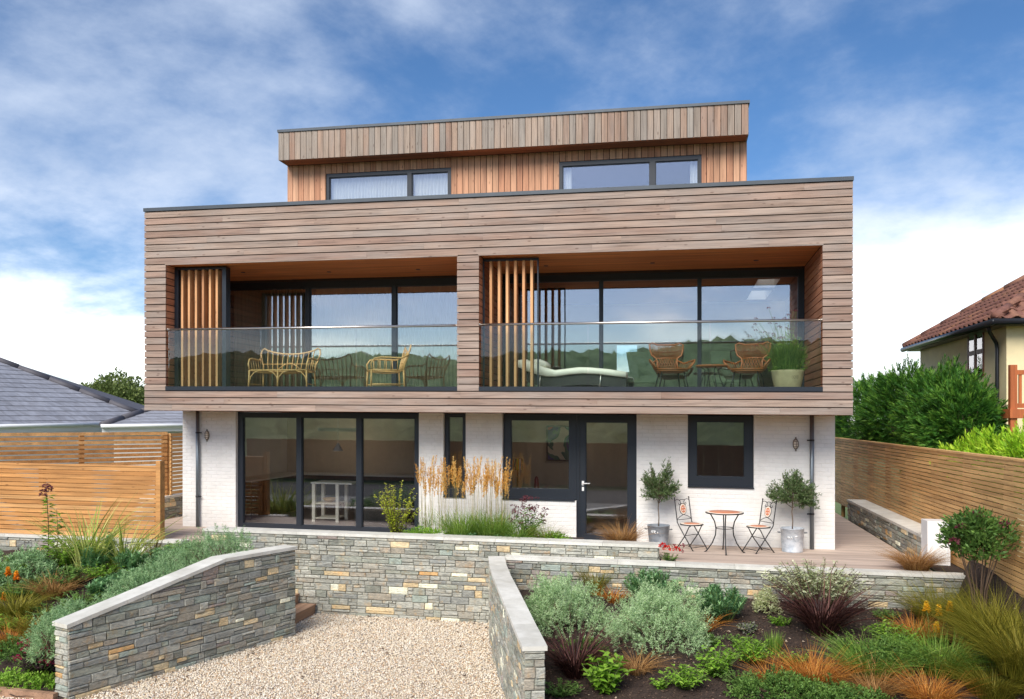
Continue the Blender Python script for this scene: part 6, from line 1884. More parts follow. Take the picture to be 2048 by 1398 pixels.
# far tree on the left
def crown_tree(name, label, pos, mat, rad, hc, n, ln, group=None):
    t = thing(name, pos, label, 'tree', group)
    parts = []; tints = []
    for i in range(16):
        c = rand_dirs(1, -0.4, 1.0)[0] * rad * 0.62 + np.array([0, 0, hc])
        P, d = mound_pts(n // 16, rad * 0.48, rad * 0.48, rad * 0.42); P[:, 2] -= 0.0
        flip = RNG.random(len(P)) < 0.3; P[flip, 2] *= -0.6
        V, Fq = leaves(P + c, d + RNG.normal(0, 0.6, P.shape), RNG.uniform(ln * 0.6, ln * 1.2, len(P)), ln * 0.55)
        parts.append((V, Fq)); tints.append(np.repeat(np.clip(RNG.normal(0.5, 0.2, len(P)), 0, 1), 4))
    V, Fs = join(parts); np_obj('crown', V, Fs, mat, t, tint=np.concatenate(tints))
    mb = MB(); mb.tube([(0, 0, -0.1), (0.05, 0, hc * 0.5), (0, 0, hc)], [0.22, 0.17, 0.08], 8)
    for i in range(9):
        dd = rand_dirs(1, -0.1, 0.9)[0] * rad * 0.8
        mb.tube([(0, 0, hc * 0.6), (dd[0], dd[1], hc + dd[2])], [0.07, 0.02], 6)
    mb.build('trunk', M['trunk'], t, local=True)
    return t
p = camxy(44.0, (243 - CX) / F * 44.0)
crown_tree('tree', 'round leafy tree behind the slate roof, left of the house', (p[0], p[1], -1.2), L3('far tree leaves', (84, 100, 52), (112, 128, 70), (142, 154, 92)), 2.35, 3.3, 11000, 0.20)
# ---------------------------------------------------------------- olive trees in the tubs
def olive(label, px, py, z0, htrunk, lobes, n):
    x, y = flat(px, py, 0)
    t = thing('olive_tree', (x, y, z0), label, 'tree', 'olive trees in tubs')
    mb = MB(); mb.tube([(0, 0, -0.02), (0.008, 0, htrunk * 0.4), (-0.006, 0, htrunk * 0.8), (0.012, 0, htrunk + 0.08)], [0.012, 0.010, 0.009, 0.008], 7)
    parts = []; tints = []
    for (ox, oz, r, rz, k) in lobes:
        m = int(n * k); sh = rand_dirs(m // 22, -0.75, 1.0); tip = sh * np.array([r, r, rz]) * RNG.uniform(0.55, 1.15, (len(sh), 1)) + np.array([ox, 0, htrunk + oz])
        root = np.array([ox * 0.5, 0, htrunk + oz * 0.45])
        for q in tip[::3]: mb.tube([(0, 0, htrunk * 0.98), tuple(root * np.array([1, 1, 1])), tuple(q)], [0.006, 0.004, 0.0015], 4)
        u = RNG.uniform(0.45, 1.02, (len(tip), 22)); base = root + (tip - root)[:, None] * u[..., None]
        ax = unit(tip - root)[:, None]
        dirs = ax * 0.9 + rand_dirs(len(tip) * 22).reshape(len(tip), 22, 3) * 0.9 + np.array([0, 0, 0.15])
        V, Fq = leaves(base.reshape(-1, 3), dirs.reshape(-1, 3), RNG.uniform(0.04, 0.068, len(tip) * 22), 0.014)
        parts.append((V, Fq)); tints.append(np.repeat(np.clip(RNG.normal(0.45, 0.22, len(tip) * 22), 0, 1), 4))
    V, Fs = join(parts); np_obj('crown', V, Fs, M['olive'], t, tint=np.concatenate(tints))
    mb.build('trunk', M['trunk'], t, local=True)
    return t
olive('slim olive tree in the grey tub beside the front door', 1317, 1092, 0.345, 0.44, [(0.0, 0.28, 0.32, 0.30, 0.62), (-0.14, 0.44, 0.22, 0.26, 0.2), (0.18, 0.58, 0.12, 0.26, 0.12), (0.24, 0.3, 0.2, 0.14, 0.14)], 4200)
olive('broad olive tree in the whitened tub by the right downpipe', 1584.5, 1103, 0.38, 0.40, [(0.02, 0.27, 0.40, 0.28, 0.7), (0.28, 0.16, 0.22, 0.2, 0.2), (0.0, 0.5, 0.18, 0.22, 0.2), (-0.28, 0.22, 0.18, 0.18, 0.14)], 5200)
# ---------------------------------------------------------------- balcony planter
bp = thing('verbena', (XY(1575, 15.62), 15.62, ZBF + 0.31), 'tall purple flowered verbena growing in the balcony planter', 'plant')
n = 1500
a = RNG.uniform(0, 6.28, n); r = 0.21 * np.sqrt(RNG.random(n)); base = np.stack([r * np.cos(a), r * np.sin(a), np.zeros(n)], 1)
V, Fq, per = blades(base, a + RNG.normal(0, 0.7, n), RNG.uniform(0.18, 0.62, n), RNG.uniform(0.0, 0.35, n), RNG.uniform(0, 0.35, n), RNG.uniform(0.0, 0.25, n), RNG.uniform(0.006, 0.013, n), 4)
np_obj('foliage', V, [Fq], M['green_d'], bp, tint=np.repeat(RNG.random(n), per))
P, d = mound_pts(2600, 0.33, 0.3, 0.62, rmin=0.3); V, Fq = leaves(P + np.array([0, 0, 0.05]), d + RNG.normal(0, 0.6, P.shape), RNG.uniform(0.03, 0.07, len(P)), 0.008)
np_obj('foliage', V, [Fq], M['bgrass'], bp, tint=np.repeat(RNG.random(len(P)), 4))
heads = []; mb = MB()
for i in range(34):
    px_ = random.uniform(-0.85, 0.15) if i < 26 else random.uniform(-0.3, 0.3); zt = random.uniform(0.55, 1.30) - abs(px_ + 0.45) * 0.35
    q = (px_ * 0.75, random.uniform(-0.2, 0.2), zt); heads.append(q)
    mb.tube([(px_ * 0.12, 0, 0.0), (px_ * 0.4, q[1] * 0.6, zt * 0.6), q], [0.004, 0.003, 0.002], 4)
mb.build('stems', M['stemgreen'], bp, local=True)
flower_heads(bp, heads, 0.026, M['purple'], 22, ln=0.02)

# ---------------------------------------------------------------- bed behind the long wall
ZM = 0.10
leafy('shrub', 'loose lime leaved shrub in front of the right hand sliding pane', 'shrub', (XY(792, 14.75), 14.75, ZM), M['lime'], 40, 0.48, 1.1, 58, 0.048, 0.027, stemmat='wooddark', low=0.1)
for i, (px, w_) in enumerate(((868, 0.16), (922, 0.16), (972, 0.16), (1004, 0.10))):
    t = thing('reed_grass', (XY(px, 15.15), 15.15, ZM), ('tall feather reed grass with golden plumes, leftmost clump by the sliding doors', 'tall feather reed grass with golden plumes in front of the narrow window', 'tall feather reed grass with golden plumes between the narrow window and the study window', 'tall feather reed grass with arching golden plumes at the study window frame')[i], 'ornamental grass', 'feather reed grasses against the white wall')
    k = 38 if i < 3 else 22
    base = np.stack([RNG.uniform(-w_ * 1.7, w_ * 1.7, k), RNG.uniform(-0.25, 0.2, k), np.zeros(k)], 1)
    az = RNG.uniform(0, 6.28, k); Lk = RNG.uniform(0.98, 1.52, k); le = RNG.uniform(0.0, 0.10, k); cu = RNG.uniform(0, 0.07, k); dr = np.zeros(k)
    V, Fq, per = blades(base, az, Lk, le, cu, dr, np.full(k, 0.007), 4)
    np_obj('stalks', V, [Fq], M['stalk'], t, tint=np.repeat(RNG.random(k), per))
    pn = 60; u = RNG.uniform(0.72, 1.0, (k, pn)); h = Lk[:, None] * (le[:, None] * u + cu[:, None] * u * u)
    C = np.stack([base[:, 0:1] + h * np.cos(az)[:, None], base[:, 1:2] + h * np.sin(az)[:, None], Lk[:, None] * u], 2).reshape(-1, 3)
    fat = (np.sin((u - 0.72) / 0.28 * np.pi) * 0.5 + 0.5).ravel()
    dd = rand_dirs(k * pn, 0.3, 1.0)
    V, Fq = leaves(C, dd * np.array([0.55, 0.55, 1.0]), 0.045 * fat + 0.013, 0.0085)
    np_obj('plumes', V, [Fq], M['plume'], t, tint=np.repeat(np.repeat(RNG.random(k), pn) * 0.7 + RNG.random(k * pn) * 0.3, 4))
    nb_ = 130; base = np.stack([RNG.uniform(-w_ * 1.6, w_ * 1.6, nb_), RNG.uniform(-0.25, 0.2, nb_), np.zeros(nb_)], 1)
    V, Fq, per = blades(base, RNG.uniform(0, 6.28, nb_), RNG.uniform(0.35, 0.75, nb_), RNG.uniform(0, 0.25, nb_), RNG.uniform(0.05, 0.45, nb_), RNG.uniform(0, 0.35, nb_), np.full(nb_, 0.008), 4)
    np_obj('blades', V, [Fq], M['bgrass'], t, tint=np.repeat(RNG.random(nb_), per))
MG = 'green grass clumps behind the long wall'
grass('grass_clump', 'green grass clump just right of the pale kerb behind the long wall', 'ornamental grass', (XY(925, 14.75), 14.75, ZM), M['bgrass'], 620, 0.72, 0.24, (0.02, 0.45), (0.1, 0.7), (0.05, 0.4), 0.008, MG)
grass('grass_clump', 'dark green grass clump under the golden plumes behind the long wall', 'ornamental grass', (XY(985, 14.8), 14.8, ZM), M['bgrass'], 620, 0.72, 0.24, (0.02, 0.45), (0.1, 0.7), (0.05, 0.4), 0.009, MG)
grass('grass_clump', 'arching green grass clump below the purple headed perennial', 'ornamental grass', (XY(1035, 14.7), 14.7, ZM), M['bgrass'], 560, 0.62, 0.24, (0.1, 0.6), (0.3, 0.9), (0.1, 0.6), 0.010, MG)
feathery('groundcover', 'low green groundcover at the foot of the lime shrub left of the pale kerb', 'plant', (XY(850, 14.7), 14.7, ZM), M['green'], [(0, 0, 0, 0.42, 0.22, 0.13)], 260, 12, 0.04, 0.012)
whorled('spurge', 'small blue green spurge at the edge of the long wall', 'plant', (XY(935, 14.55), 14.55, ZM), M['euph'], 16, 0.20, 0.22, 0.06, 0.010)
whorled('spurge', 'second small blue green spurge at the edge of the long wall, below the purple heads', 'plant', (XY(1000, 14.55), 14.55, ZM), M['euph'], 14, 0.18, 0.2, 0.06, 0.010)
t = leafy('purple_perennial', 'dusky purple headed perennial against the white wall below the study window', 'plant', (XY(1056, 14.95), 14.95, ZM), M['green_d'], 26, 0.34, 0.70, 10, 0.09, 0.05)
hd = []
for i in range(60):
    a_ = random.uniform(0, 6.28); r_ = 0.36 * math.sqrt(random.random()); hd.append((r_ * math.cos(a_), r_ * 0.7 * math.sin(a_), 0.76 - 0.8 * r_ * r_ / 0.36 + random.uniform(-0.22, 0.12)))
flower_heads(t, hd, 0.034, M['purple'], 16, ln=0.028)
grass('bronze_grass', 'fine bronze grass at the right end of the bed behind the long wall', 'ornamental grass', (XY(1092, 14.7), 14.7, ZM), M['olgrass'], 420, 0.5, 0.14, (0.1, 0.5), (0.2, 0.8), (0.1, 0.5), 0.006)
feathery('groundcover', 'bright lime groundcover spilling at the right end of the long wall bed', 'plant', (XY(1108, 14.55), 14.55, ZM), M['green'], [(0, 0, 0, 0.26, 0.16, 0.15)], 200, 12, 0.04, 0.012)
grass('bronze_grass', 'mop of bronze grass in front of the front door', 'ornamental grass', (XY(1243, 14.75), 14.75, 0.06), M['bronzeg'], 900, 0.66, 0.12, (0.1, 0.5), (0.2, 0.8), (0.05, 0.55), 0.006)
gz = (XY(1338, 14.12), 14.12, -0.02)
t = leafy('geranium', 'scarlet geranium at the end of the long wall beside the terrace', 'plant', gz, M['green_d'], 16, 0.2, 0.18, 14, 0.05, 0.035)
flower_heads(t, [(-0.10, -0.05, 0.27), (-0.04, -0.02, 0.22), (0.12, 0, 0.20)], 0.055, M['red'], 60, ln=0.034, flat_=0.8)
flower_heads(t, [(0.08, 0.05, 0.24), (0.2, 0.0, 0.17), (0.22, 0.02, 0.26)], 0.03, M['sedum'], 20, ln=0.03, flat_=1.4)

# ---------------------------------------------------------------- right bed
AR = 'silver green artemisias beside the right wing wall'
feathery('artemisia', 'silver green artemisia mound leaning against the coping of the right wing wall', 'shrub', at_plant(1140, 1262, 'R'), M['art'], [(0, 0, 0.02, 0.62, 0.55, 0.62), (-0.25, 0.1, 0.1, 0.38, 0.4, 0.56)], 900, 18, group=AR)
feathery('artemisia', 'largest silver green artemisia mound in the middle of the right bed', 'shrub', at_plant(1312, 1290, 'R'), M['art'], [(0, 0, 0.0, 0.66, 0.5, 0.56), (0.1, 0.45, 0.05, 0.62, 0.5, 0.64)], 950, 18, group=AR)
grass('orange_grass', 'upright orange grass against the terrace wall behind the artemisias', 'ornamental grass', at_plant(1190, 1190, 'R'), M['olgrass'], 380, 0.62, 0.12, (0.05, 0.45), (0.1, 0.6), (0.0, 0.3), 0.006)
grass('orange_grass', 'low rusty grass tucked between the two artemisias', 'ornamental grass', at_plant(1228, 1205, 'R'), M['ograss'], 240, 0.4, 0.1, (0.2, 0.7), (0.3, 0.8), (0.2, 0.6), 0.006)
EU = 'spurges below the terrace wall'
whorled('spurge', 'dark green spurge below the terrace wall, behind the largest artemisia', 'plant', at_plant(1305, 1206, 'R'), M['euph'], 70, 0.46, 0.56, group=EU)
whorled('spurge', 'blue green spurge right of the largest artemisia', 'plant', at_plant(1442, 1242, 'R'), M['euph'], 64, 0.36, 0.56, group=EU)
whorled('spurge', 'single slim spurge stem below the terrace wall between the two bushy spurges', 'plant', at_plant(1366, 1195, 'R'), M['euph'], 3, 0.05, 0.34, group=EU)
PH = 'dark maroon grasses in the right bed'
grass('maroon_grass', 'dark maroon spiky grass beside the end of the right wing wall', 'ornamental grass', at_plant(1150, 1352, 'R'), M['phorm'], 380, 0.78, 0.11, (0.15, 0.7), (0.1, 0.7), (0.1, 0.5), 0.016, PH)
grass('maroon_grass', 'large dark maroon spiky grass in the middle of the right bed', 'ornamental grass', at_plant(1645, 1268, 'R'), M['phorm'], 560, 0.95, 0.14, (0.15, 0.75), (0.1, 0.7), (0.05, 0.5), 0.016, PH)
leafy('variegated_shrub', 'cream variegated shrub behind the large maroon grass', 'shrub', at_plant(1628, 1222, 'R'), M['variegs'], 130, 0.85, 0.80, 44, 0.075, 0.028, stemmat='wooddark')
feathery('pale_shrub', 'small pale cream leaved shrub left of the variegated shrub', 'shrub', at_plant(1531, 1226, 'R'), M['pale'], [(0, 0, 0, 0.15, 0.14, 0.28)], 150, 14, 0.05, 0.012, upw=0.7)
LF = 'fresh green leafy perennials in the right bed'
leafy('leafy_perennial', 'broad leaved green perennial with yellow tips at the bottom of the right bed', 'plant', at_plant(1212, 1385, 'R'), M['green'], 28, 0.32, 0.52, 16, 0.12, 0.065, LF)
leafy('leafy_perennial', 'bright green perennial in the bare soil below the largest artemisia', 'plant', at_plant(1370, 1378, 'R'), M['green'], 44, 0.31, 0.32, 15, 0.075, 0.024, LF, low=0.35)
leafy('leafy_perennial', 'rounded green perennial right of the largest artemisia', 'plant', at_plant(1432, 1352, 'R'), M['green'], 38, 0.33, 0.42, 16, 0.08, 0.036, LF)
leafy('leafy_perennial', 'light green perennial left of the lavender and the maroon grass', 'plant', at_plant(1502, 1326, 'R'), M['green'], 50, 0.38, 0.36, 15, 0.085, 0.026, LF, low=0.3)
leafy('leafy_perennial', 'yellow green perennial between the maroon grass and the orange mound', 'plant', at_plant(1768, 1282, 'R'), M['green'], 30, 0.26, 0.36, 16, 0.06, 0.03, LF)
grass('bronze_grass', 'straggling dry bronze grass at the foot of the largest artemisia', 'ornamental grass', at_plant(1272, 1345, 'R'), M['bronzeg'], 340, 0.45, 0.12, (0.3, 0.9), (0.2, 0.9), (0.3, 0.75), 0.005)
grass('bronze_grass', 'wisp of rusty grass between the spurge and the largest artemisia', 'ornamental grass', at_plant(1412, 1262, 'R'), M['ograss'], 120, 0.5, 0.06, (0.4, 1.0), (0.2, 0.7), (0.3, 0.7), 0.005)
leafy('sage_plant', 'grey purple sage beside the blue green spurge', 'plant', at_plant(1496, 1265, 'R'), M['greyp'], 22, 0.18, 0.16, 12, 0.07, 0.03)
grass('lavender', 'small green lavender left of the large maroon grass', 'plant', at_plant(1548, 1302, 'R'), M['bgrass'], 220, 0.3, 0.09, (0.0, 0.3), (0.0, 0.15), (0.0, 0.1), 0.008)
OG = 'orange sedges in the right bed'
grass('orange_sedge', 'bright orange sedge at the bottom of the right bed', 'ornamental grass', at_plant(1628, 1372, 'R'), M['ograss'], 900, 0.55, 0.24, (0.1, 0.7), (0.2, 0.8), (0.1, 0.55), 0.006, OG)
grass('orange_sedge', 'rounded orange sedge left of the yellow pokers', 'ornamental grass', at_plant(1828, 1290, 'R'), M['ograss'], 800, 0.55, 0.12, (0.05, 0.45), (0.2, 0.7), (0.1, 0.6), 0.006, OG)
grass('orange_sedge', 'thin orange sedge left of the bright orange one', 'ornamental grass', at_plant(1545, 1372, 'R'), M['ograss'], 260, 0.45, 0.12, (0.2, 0.8), (0.2, 0.8), (0.1, 0.5), 0.006, OG)
GG = 'green grasses at the right edge'
grass('grass_clump', 'green grass clump below the maroon grass, right of the orange sedge', 'ornamental grass', at_plant(1738, 1348, 'R'), M['bgrass'], 700, 0.6, 0.28, (0.1, 0.6), (0.2, 0.9), (0.1, 0.6), 0.007, GG)
grass('grass_clump', 'lush green grass clump below the yellow pokers', 'ornamental grass', at_plant(1880, 1345, 'R'), M['bgrass'], 900, 0.68, 0.26, (0.1, 0.6), (0.2, 0.9), (0.1, 0.6), 0.008, GG)
grass('olive_grass', 'tall olive grass arching over the end of the terrace wall', 'ornamental grass', at_plant(1990, 1262, 'R'), M['olgrass'], 1300, 0.95, 0.24, (0.05, 0.5), (0.2, 0.9), (0.05, 0.55), 0.006, GG)
grass('olive_grass', 'olive grass at the far right edge in front of the fence', 'ornamental grass', at_plant(2046, 1300, 'R'), M['olgrass'], 1200, 0.95, 0.24, (0.05, 0.5), (0.2, 0.9), (0.05, 0.55), 0.006, GG)
grass('olive_grass', 'bronze tinted grass in the bottom right corner', 'ornamental grass', at_plant(1985, 1392, 'R'), M['olgrass'], 900, 0.7, 0.22, (0.1, 0.6), (0.2, 0.9), (0.1, 0.6), 0.006, GG)
grass('dry_grass', 'straw coloured dry grass at the bottom edge, right of the orange sedge', 'ornamental grass', at_plant(1745, 1392, 'R'), M['bronzeg'], 480, 0.5, 0.2, (0.1, 0.7), (0.2, 0.8), (0.1, 0.6), 0.006)
grass('dry_grass', 'copper grass at the bottom edge below the lush green clump', 'ornamental grass', at_plant(1860, 1405, 'R'), M['ograss'], 560, 0.5, 0.2, (0.1, 0.7), (0.2, 0.8), (0.1, 0.6), 0.006)
def pokers(name, label, pos, mat, spots, hgt):
    t = grass(name, label, 'plant', pos, M['bgrass'], 260, hgt * 0.8, 0.09, (0.1, 0.5), (0.2, 0.8), (0.1, 0.6), 0.009)
    for (ox, oy, h) in spots:
        mb = MB(); mb.tube([(ox * 0.2, oy * 0.2, 0), (ox * 0.7, oy * 0.7, h * 0.5), (ox, oy, h)], 0.006, 5); mb.build('stalk', M['stemgreen'], t, local=True)
        n = 130; u = RNG.random(n); d = rand_dirs(n, -0.7, 0.1)
        P = np.stack([np.full(n, ox), np.full(n, oy), h - 0.02 + 0.13 * u], 1)
        V, Fq = leaves(P, d, 0.06 * (1.1 - u * 0.6), 0.022)
        np_obj('flower_head', V, [Fq], mat, t, tint=np.repeat(np.clip(u, 0, 1), 4))
    return t
pokers('red_hot_poker', 'yellow flowered poker plant in the right bed beside the orange sedge', at_plant(1872, 1285, 'R'), M['yellow'], [(-0.12, 0, 0.45), (0.18, 0.02, 0.46), (0.05, 0.05, 0.40), (-0.05, -0.2, 0.22)], 0.5)
GC = 'low green groundcover along the bottom edge'
feathery('groundcover', 'dark green groundcover at the bottom edge, left of the dry grass', 'plant', at_plant(1572, 1400, 'R'), M['green_d'], [(0, 0, 0, 0.55, 0.3, 0.22)], 620, 12, 0.04, 0.016, upw=0.3, group=GC)
feathery('groundcover', 'green groundcover at the bottom edge below the green grass clump', 'plant', at_plant(1690, 1420, 'R'), M['green_d'], [(0, 0, 0, 0.5, 0.3, 0.2)], 520, 12, 0.04, 0.016, upw=0.3, group=GC)
feathery('groundcover', 'low green filler plants between the orange sedge and the green grass clump', 'plant', at_plant(1790, 1330, 'R'), M['green_d'], [(0, 0, 0, 0.42, 0.4, 0.22)], 520, 12, 0.045, 0.014, upw=0.4, group=GC)
feathery('groundcover', 'low green filler plants below the artemisia beside the right wing wall', 'plant', at_plant(1170, 1318, 'R'), M['green_d'], [(0, 0, 0, 0.3, 0.25, 0.16)], 220, 12, 0.045, 0.018, upw=0.4, group=GC)
feathery('dark_perennial', 'dusky brown seed heads in front of the right fence', 'plant', at_plant(2015, 1352, 'R'), M['greyp'], [(0, 0, 0, 0.35, 0.3, 0.34)], 360, 12, 0.04, 0.010, upw=0.8)
grass('olive_grass', 'olive grass below the glossy evergreen shrub at the right fence', 'ornamental grass', (4.0, 12.3, bed_right(4.0, 12.3)), M['olgrass'], 1300, 1.05, 0.3, (0.05, 0.5), (0.2, 0.9), (0.05, 0.55), 0.006, GG)
grass('olive_grass', 'olive grass at the right edge between the fence foot and the dusky seed heads', 'ornamental grass', (4.05, 11.2, bed_right(4.05, 11.2)), M['olgrass'], 1200, 1.0, 0.3, (0.05, 0.5), (0.2, 0.9), (0.05, 0.55), 0.006, GG)
grass('dry_grass', 'pale straw grass between the yellow pokers and the olive grass', 'ornamental grass', at_plant(1935, 1300, 'R'), M['bronzeg'], 420, 0.6, 0.16, (0.1, 0.6), (0.2, 0.9), (0.1, 0.6), 0.006)
grass('olive_grass', 'olive grass at the foot of the glossy evergreen shrub, over the end of the terrace wall', 'ornamental grass', (3.62, 13.0, bed_right(3.62, 13.0)), M['olgrass'], 1100, 0.8, 0.26, (0.05, 0.5), (0.2, 0.9), (0.05, 0.55), 0.006, GG)
leafy('leafy_perennial', 'dark green leafy filler right of the rounded orange sedge', 'plant', at_plant(1800, 1300, 'R'), M['green'], 44, 0.36, 0.34, 18, 0.055, 0.026)
FI = 'green fillers between the plants of the right bed'
for px, py, mt, sp_, h_, lab in ((1475, 1290, 'green_d', 0.2, 0.16, 'low green filler above the light green perennial'), (1585, 1330, 'bgrass', 0.26, 0.2, 'wispy green filler between the lavender and the bright orange sedge'),
        (1700, 1300, 'green_d', 0.34, 0.24, 'dark green filler below the large maroon grass'), (1560, 1250, 'green', 0.2, 0.14, 'small green seedlings left of the large maroon grass'),
        (1320, 1375, 'green', 0.14, 0.12, 'small green seedling left of the bright green perennial'), (1480, 1370, 'green_d', 0.3, 0.2, 'green filler at the bottom edge left of the dark groundcover'),
        (1770, 1240, 'green_d', 0.26, 0.18, 'low green filler along the terrace wall right of the maroon grass'), (1930, 1250, 'green_d', 0.34, 0.3, 'green filler along the terrace wall behind the yellow pokers'),
        (1840, 1330, 'green', 0.34, 0.28, 'fresh green filler under the rounded orange sedge'), (1960, 1340, 'green_d', 0.4, 0.3, 'green filler in front of the dusky seed heads'),
        (1425, 1290, 'green_d', 0.22, 0.16, 'green filler right of the largest artemisia'), (1120, 1390, 'green_d', 0.3, 0.18, 'green filler in the corner by the end of the right wing wall')):
    leafy('filler_plant', lab, 'plant', at_plant(px, py, 'R'), M[mt], int(90 * sp_) + 8, sp_, h_, 16, 0.05, 0.022, FI)
# by the cabinet
grass('bronze_grass', 'mop of bronze grass at the foot of the white cabinet', 'ornamental grass', (3.62, 14.2, 0.0), M['bronzeg'], 950, 0.5, 0.16, (0.15, 0.7), (0.3, 0.95), (0.1, 0.6), 0.006)
def ball_shrub(name, label, pos, mat, rx, rz, hc, n, ln, wd):
    t = thing(name, pos, label, 'shrub')
    parts = []; tints = []
    for i in range(9):
        c = rand_dirs(1, -0.8, 1.0)[0] * np.array([rx, rx, rz]) * 0.55 + np.array([0, 0, hc])
        P, d = mound_pts(n // 9, rx * 0.55, rx * 0.55, rz * 0.5, rmin=0.3); fl = RNG.random(len(P)) < 0.35; P[fl, 2] *= -0.8
        V, Fq = leaves(P + c, d + RNG.normal(0, 0.5, P.shape) + np.array([0, 0, 0.3]), RNG.uniform(ln * 0.6, ln * 1.15, len(P)), wd)
        parts.append((V, Fq)); tints.append(np.repeat(np.clip(RNG.normal(0.45, 0.22, len(P)), 0, 1), 4))
    V, Fs = join(parts); np_obj('leaves', V, Fs, mat, t, tint=np.concatenate(tints))
    mb = MB()
    for i in range(12):
        q = rand_dirs(1, -0.2, 0.9)[0]
        mb.tube([(q[0] * 0.04, q[1] * 0.04, -0.02), (q[0] * 0.1, q[1] * 0.1, hc * 0.55), (q[0] * rx * 0.7, q[1] * rx * 0.7, hc + q[2] * rz * 0.6)], [0.014, 0.01, 0.004], 5)
    mb.build('stems', M['wooddark'], t, local=True)
    return t
ex_, ey_ = XY(1958, 12.2), 12.2
t = ball_shrub('evergreen_shrub', 'glossy evergreen shrub with reddish tips in front of the right fence', (ex_, ey_, bed_right(ex_, ey_)), M['green_d'], 0.44, 0.40, 0.74 - bed_right(ex_, ey_), 3600, 0.08, 0.028)
flower_heads(t, [(dx_, dy_, 0.74 - bed_right(ex_, ey_) + dz_) for dx_, dy_, dz_ in ((-0.28, -0.2, 0.2), (-0.05, -0.1, 0.36), (0.25, -0.15, 0.24), (-0.36, -0.15, 0.0))], 0.05, M['purple'], 26, 'young_leaves', 0.8, 0.05)

# ---------------------------------------------------------------- left bed
FL = 'green fillers between the plants of the left bed'
leafy('leafy_shrub', 'tall fresh green shrub between the tall purple topped stem and the striped reeds', 'shrub', at_plant(140, 1140, 'L'), M['green'], 60, 0.42, 0.62, 26, 0.07, 0.034)
leafy('leafy_shrub', 'fresh green shrub at the left edge above the orange pokers', 'shrub', at_plant(10, 1172, 'L'), M['green'], 60, 0.45, 0.5, 26, 0.065, 0.03)
leafy('leafy_shrub', 'bushy green shrub behind the kink of the left wing wall', 'shrub', at_plant(350, 1128, 'L'), M['green'], 54, 0.38, 0.46, 24, 0.06, 0.026)
for px, py, mt, sp_, h_, lab in ((70, 1190, 'green_d', 0.5, 0.3, 'green filler behind the bronze grass in the left bed'), (165, 1215, 'green_d', 0.45, 0.28, 'dark green filler in the middle of the left bed'), (200, 1160, 'green', 0.4, 0.3, 'fresh green filler under the striped reeds'),
        (20, 1260, 'green', 0.4, 0.26, 'fresh green filler at the left edge below the pokers'), (290, 1150, 'green', 0.36, 0.26, 'fresh green filler below the yellow leaved shrub'), (110, 1240, 'green_d', 0.42, 0.26, 'green filler behind the rusty olive grass')):
    leafy('filler_plant', lab, 'plant', at_plant(px, py, 'L'), M[mt], int(90 * sp_) + 8, sp_, h_, 18, 0.06, 0.028, FL)
AL = 'grey green artemisias along the left wing wall'
def behind_D(px, back, z):
    """a spot behind the left wing wall on the sight line of px"""
    k = (px - CX) / F; d = 11.731 / (0.6096 - k) * 1.0
    x, y = camxy(d, k * d); return (x - nD[0] * back, y - nD[1] * back, z)
feathery('artemisia', 'grey green artemisia at the top end of the left wing wall', 'shrub', behind_D(512, 0.60, -0.12), M['art_d'], [(0, 0, 0, 0.45, 0.45, 0.62), (-0.5, 0.25, -0.02, 0.5, 0.45, 0.5), (-0.95, 0.3, -0.1, 0.4, 0.4, 0.42)], 520, 15, group=AL)
feathery('artemisia', 'grey green artemisia spreading behind the kink of the left wing wall', 'shrub', behind_D(392, 0.75, -0.25), M['art_d'], [(0, 0, 0, 0.5, 0.42, 0.42), (-0.1, -0.4, 0, 0.4, 0.3, 0.28)], 560, 15, group=AL)
feathery('artemisia', 'silver green artemisia halfway down the left wing wall', 'shrub', behind_D(285, 0.5, -0.46), M['art_d'], [(0, 0, 0, 0.34, 0.3, 0.30), (-0.45, -0.35, -0.1, 0.36, 0.3, 0.34)], 560, 15, group=AL)
feathery('artemisia', 'silver green artemisia at the lower end of the left wing wall', 'shrub', behind_D(160, 0.5, -0.72), M['art_d'], [(0, 0, 0, 0.32, 0.32, 0.44)], 560, 15, group=AL)
feathery('shrub', 'grey leaved shrub against the stone plinth at the left edge', 'shrub', at_plant(45, 1160, 'L'), M['art_d'], [(0, 0, 0, 0.62, 0.4, 0.42)], 620, 14, 0.05, 0.014)
t = thing('tall_perennial', at_plant(96, 1135, 'L'), 'tall purple topped perennial in front of the honey fence', 'plant')
mb = MB(); mb.tube([(0, 0, 0), (0.01, 0, 0.7), (-0.03, 0, 1.38)], [0.009, 0.007, 0.004], 6); mb.tube([(0.1, 0, 0), (0.2, 0, 0.5), (0.17, 0, 1.0)], [0.008, 0.006, 0.003], 6); mb.build('stems', M['purple'], t, local=True)
n = 130; u = RNG.uniform(0.15, 0.95, n); w_ = RNG.random(n) < 0.6
P = np.where(w_[:, None], np.stack([0 * u, 0 * u, 1.3 * u], 1), np.stack([0.1 + 0.09 * u, 0 * u, 1.0 * u], 1)); V, Fq = leaves(P, rand_dirs(n, -0.2, 0.4), RNG.uniform(0.08, 0.17, n), 0.05, up=np.tile([0, 0, 1.0], (n, 1)))
np_obj('leaves', V, [Fq], M['green'], t, tint=np.repeat(RNG.random(n), 4))
flower_heads(t, [(-0.03, 0, 1.40), (0.02, 0, 1.36), (-0.09, 0, 1.30), (-0.02, 0.03, 1.32), (-0.1, 0, 1.24)], 0.055, M['purple'], 40, ln=0.035)
VG = 'striped reeds in front of the honey fence'
grass('striped_reed', 'yellow green striped reed in front of the honey fence', 'ornamental grass', at_plant(175, 1140, 'L'), M['varieg'], 170, 1.4, 0.24, (0.03, 0.35), (0.15, 0.75), (0.0, 0.55), 0.024, VG, K=6)
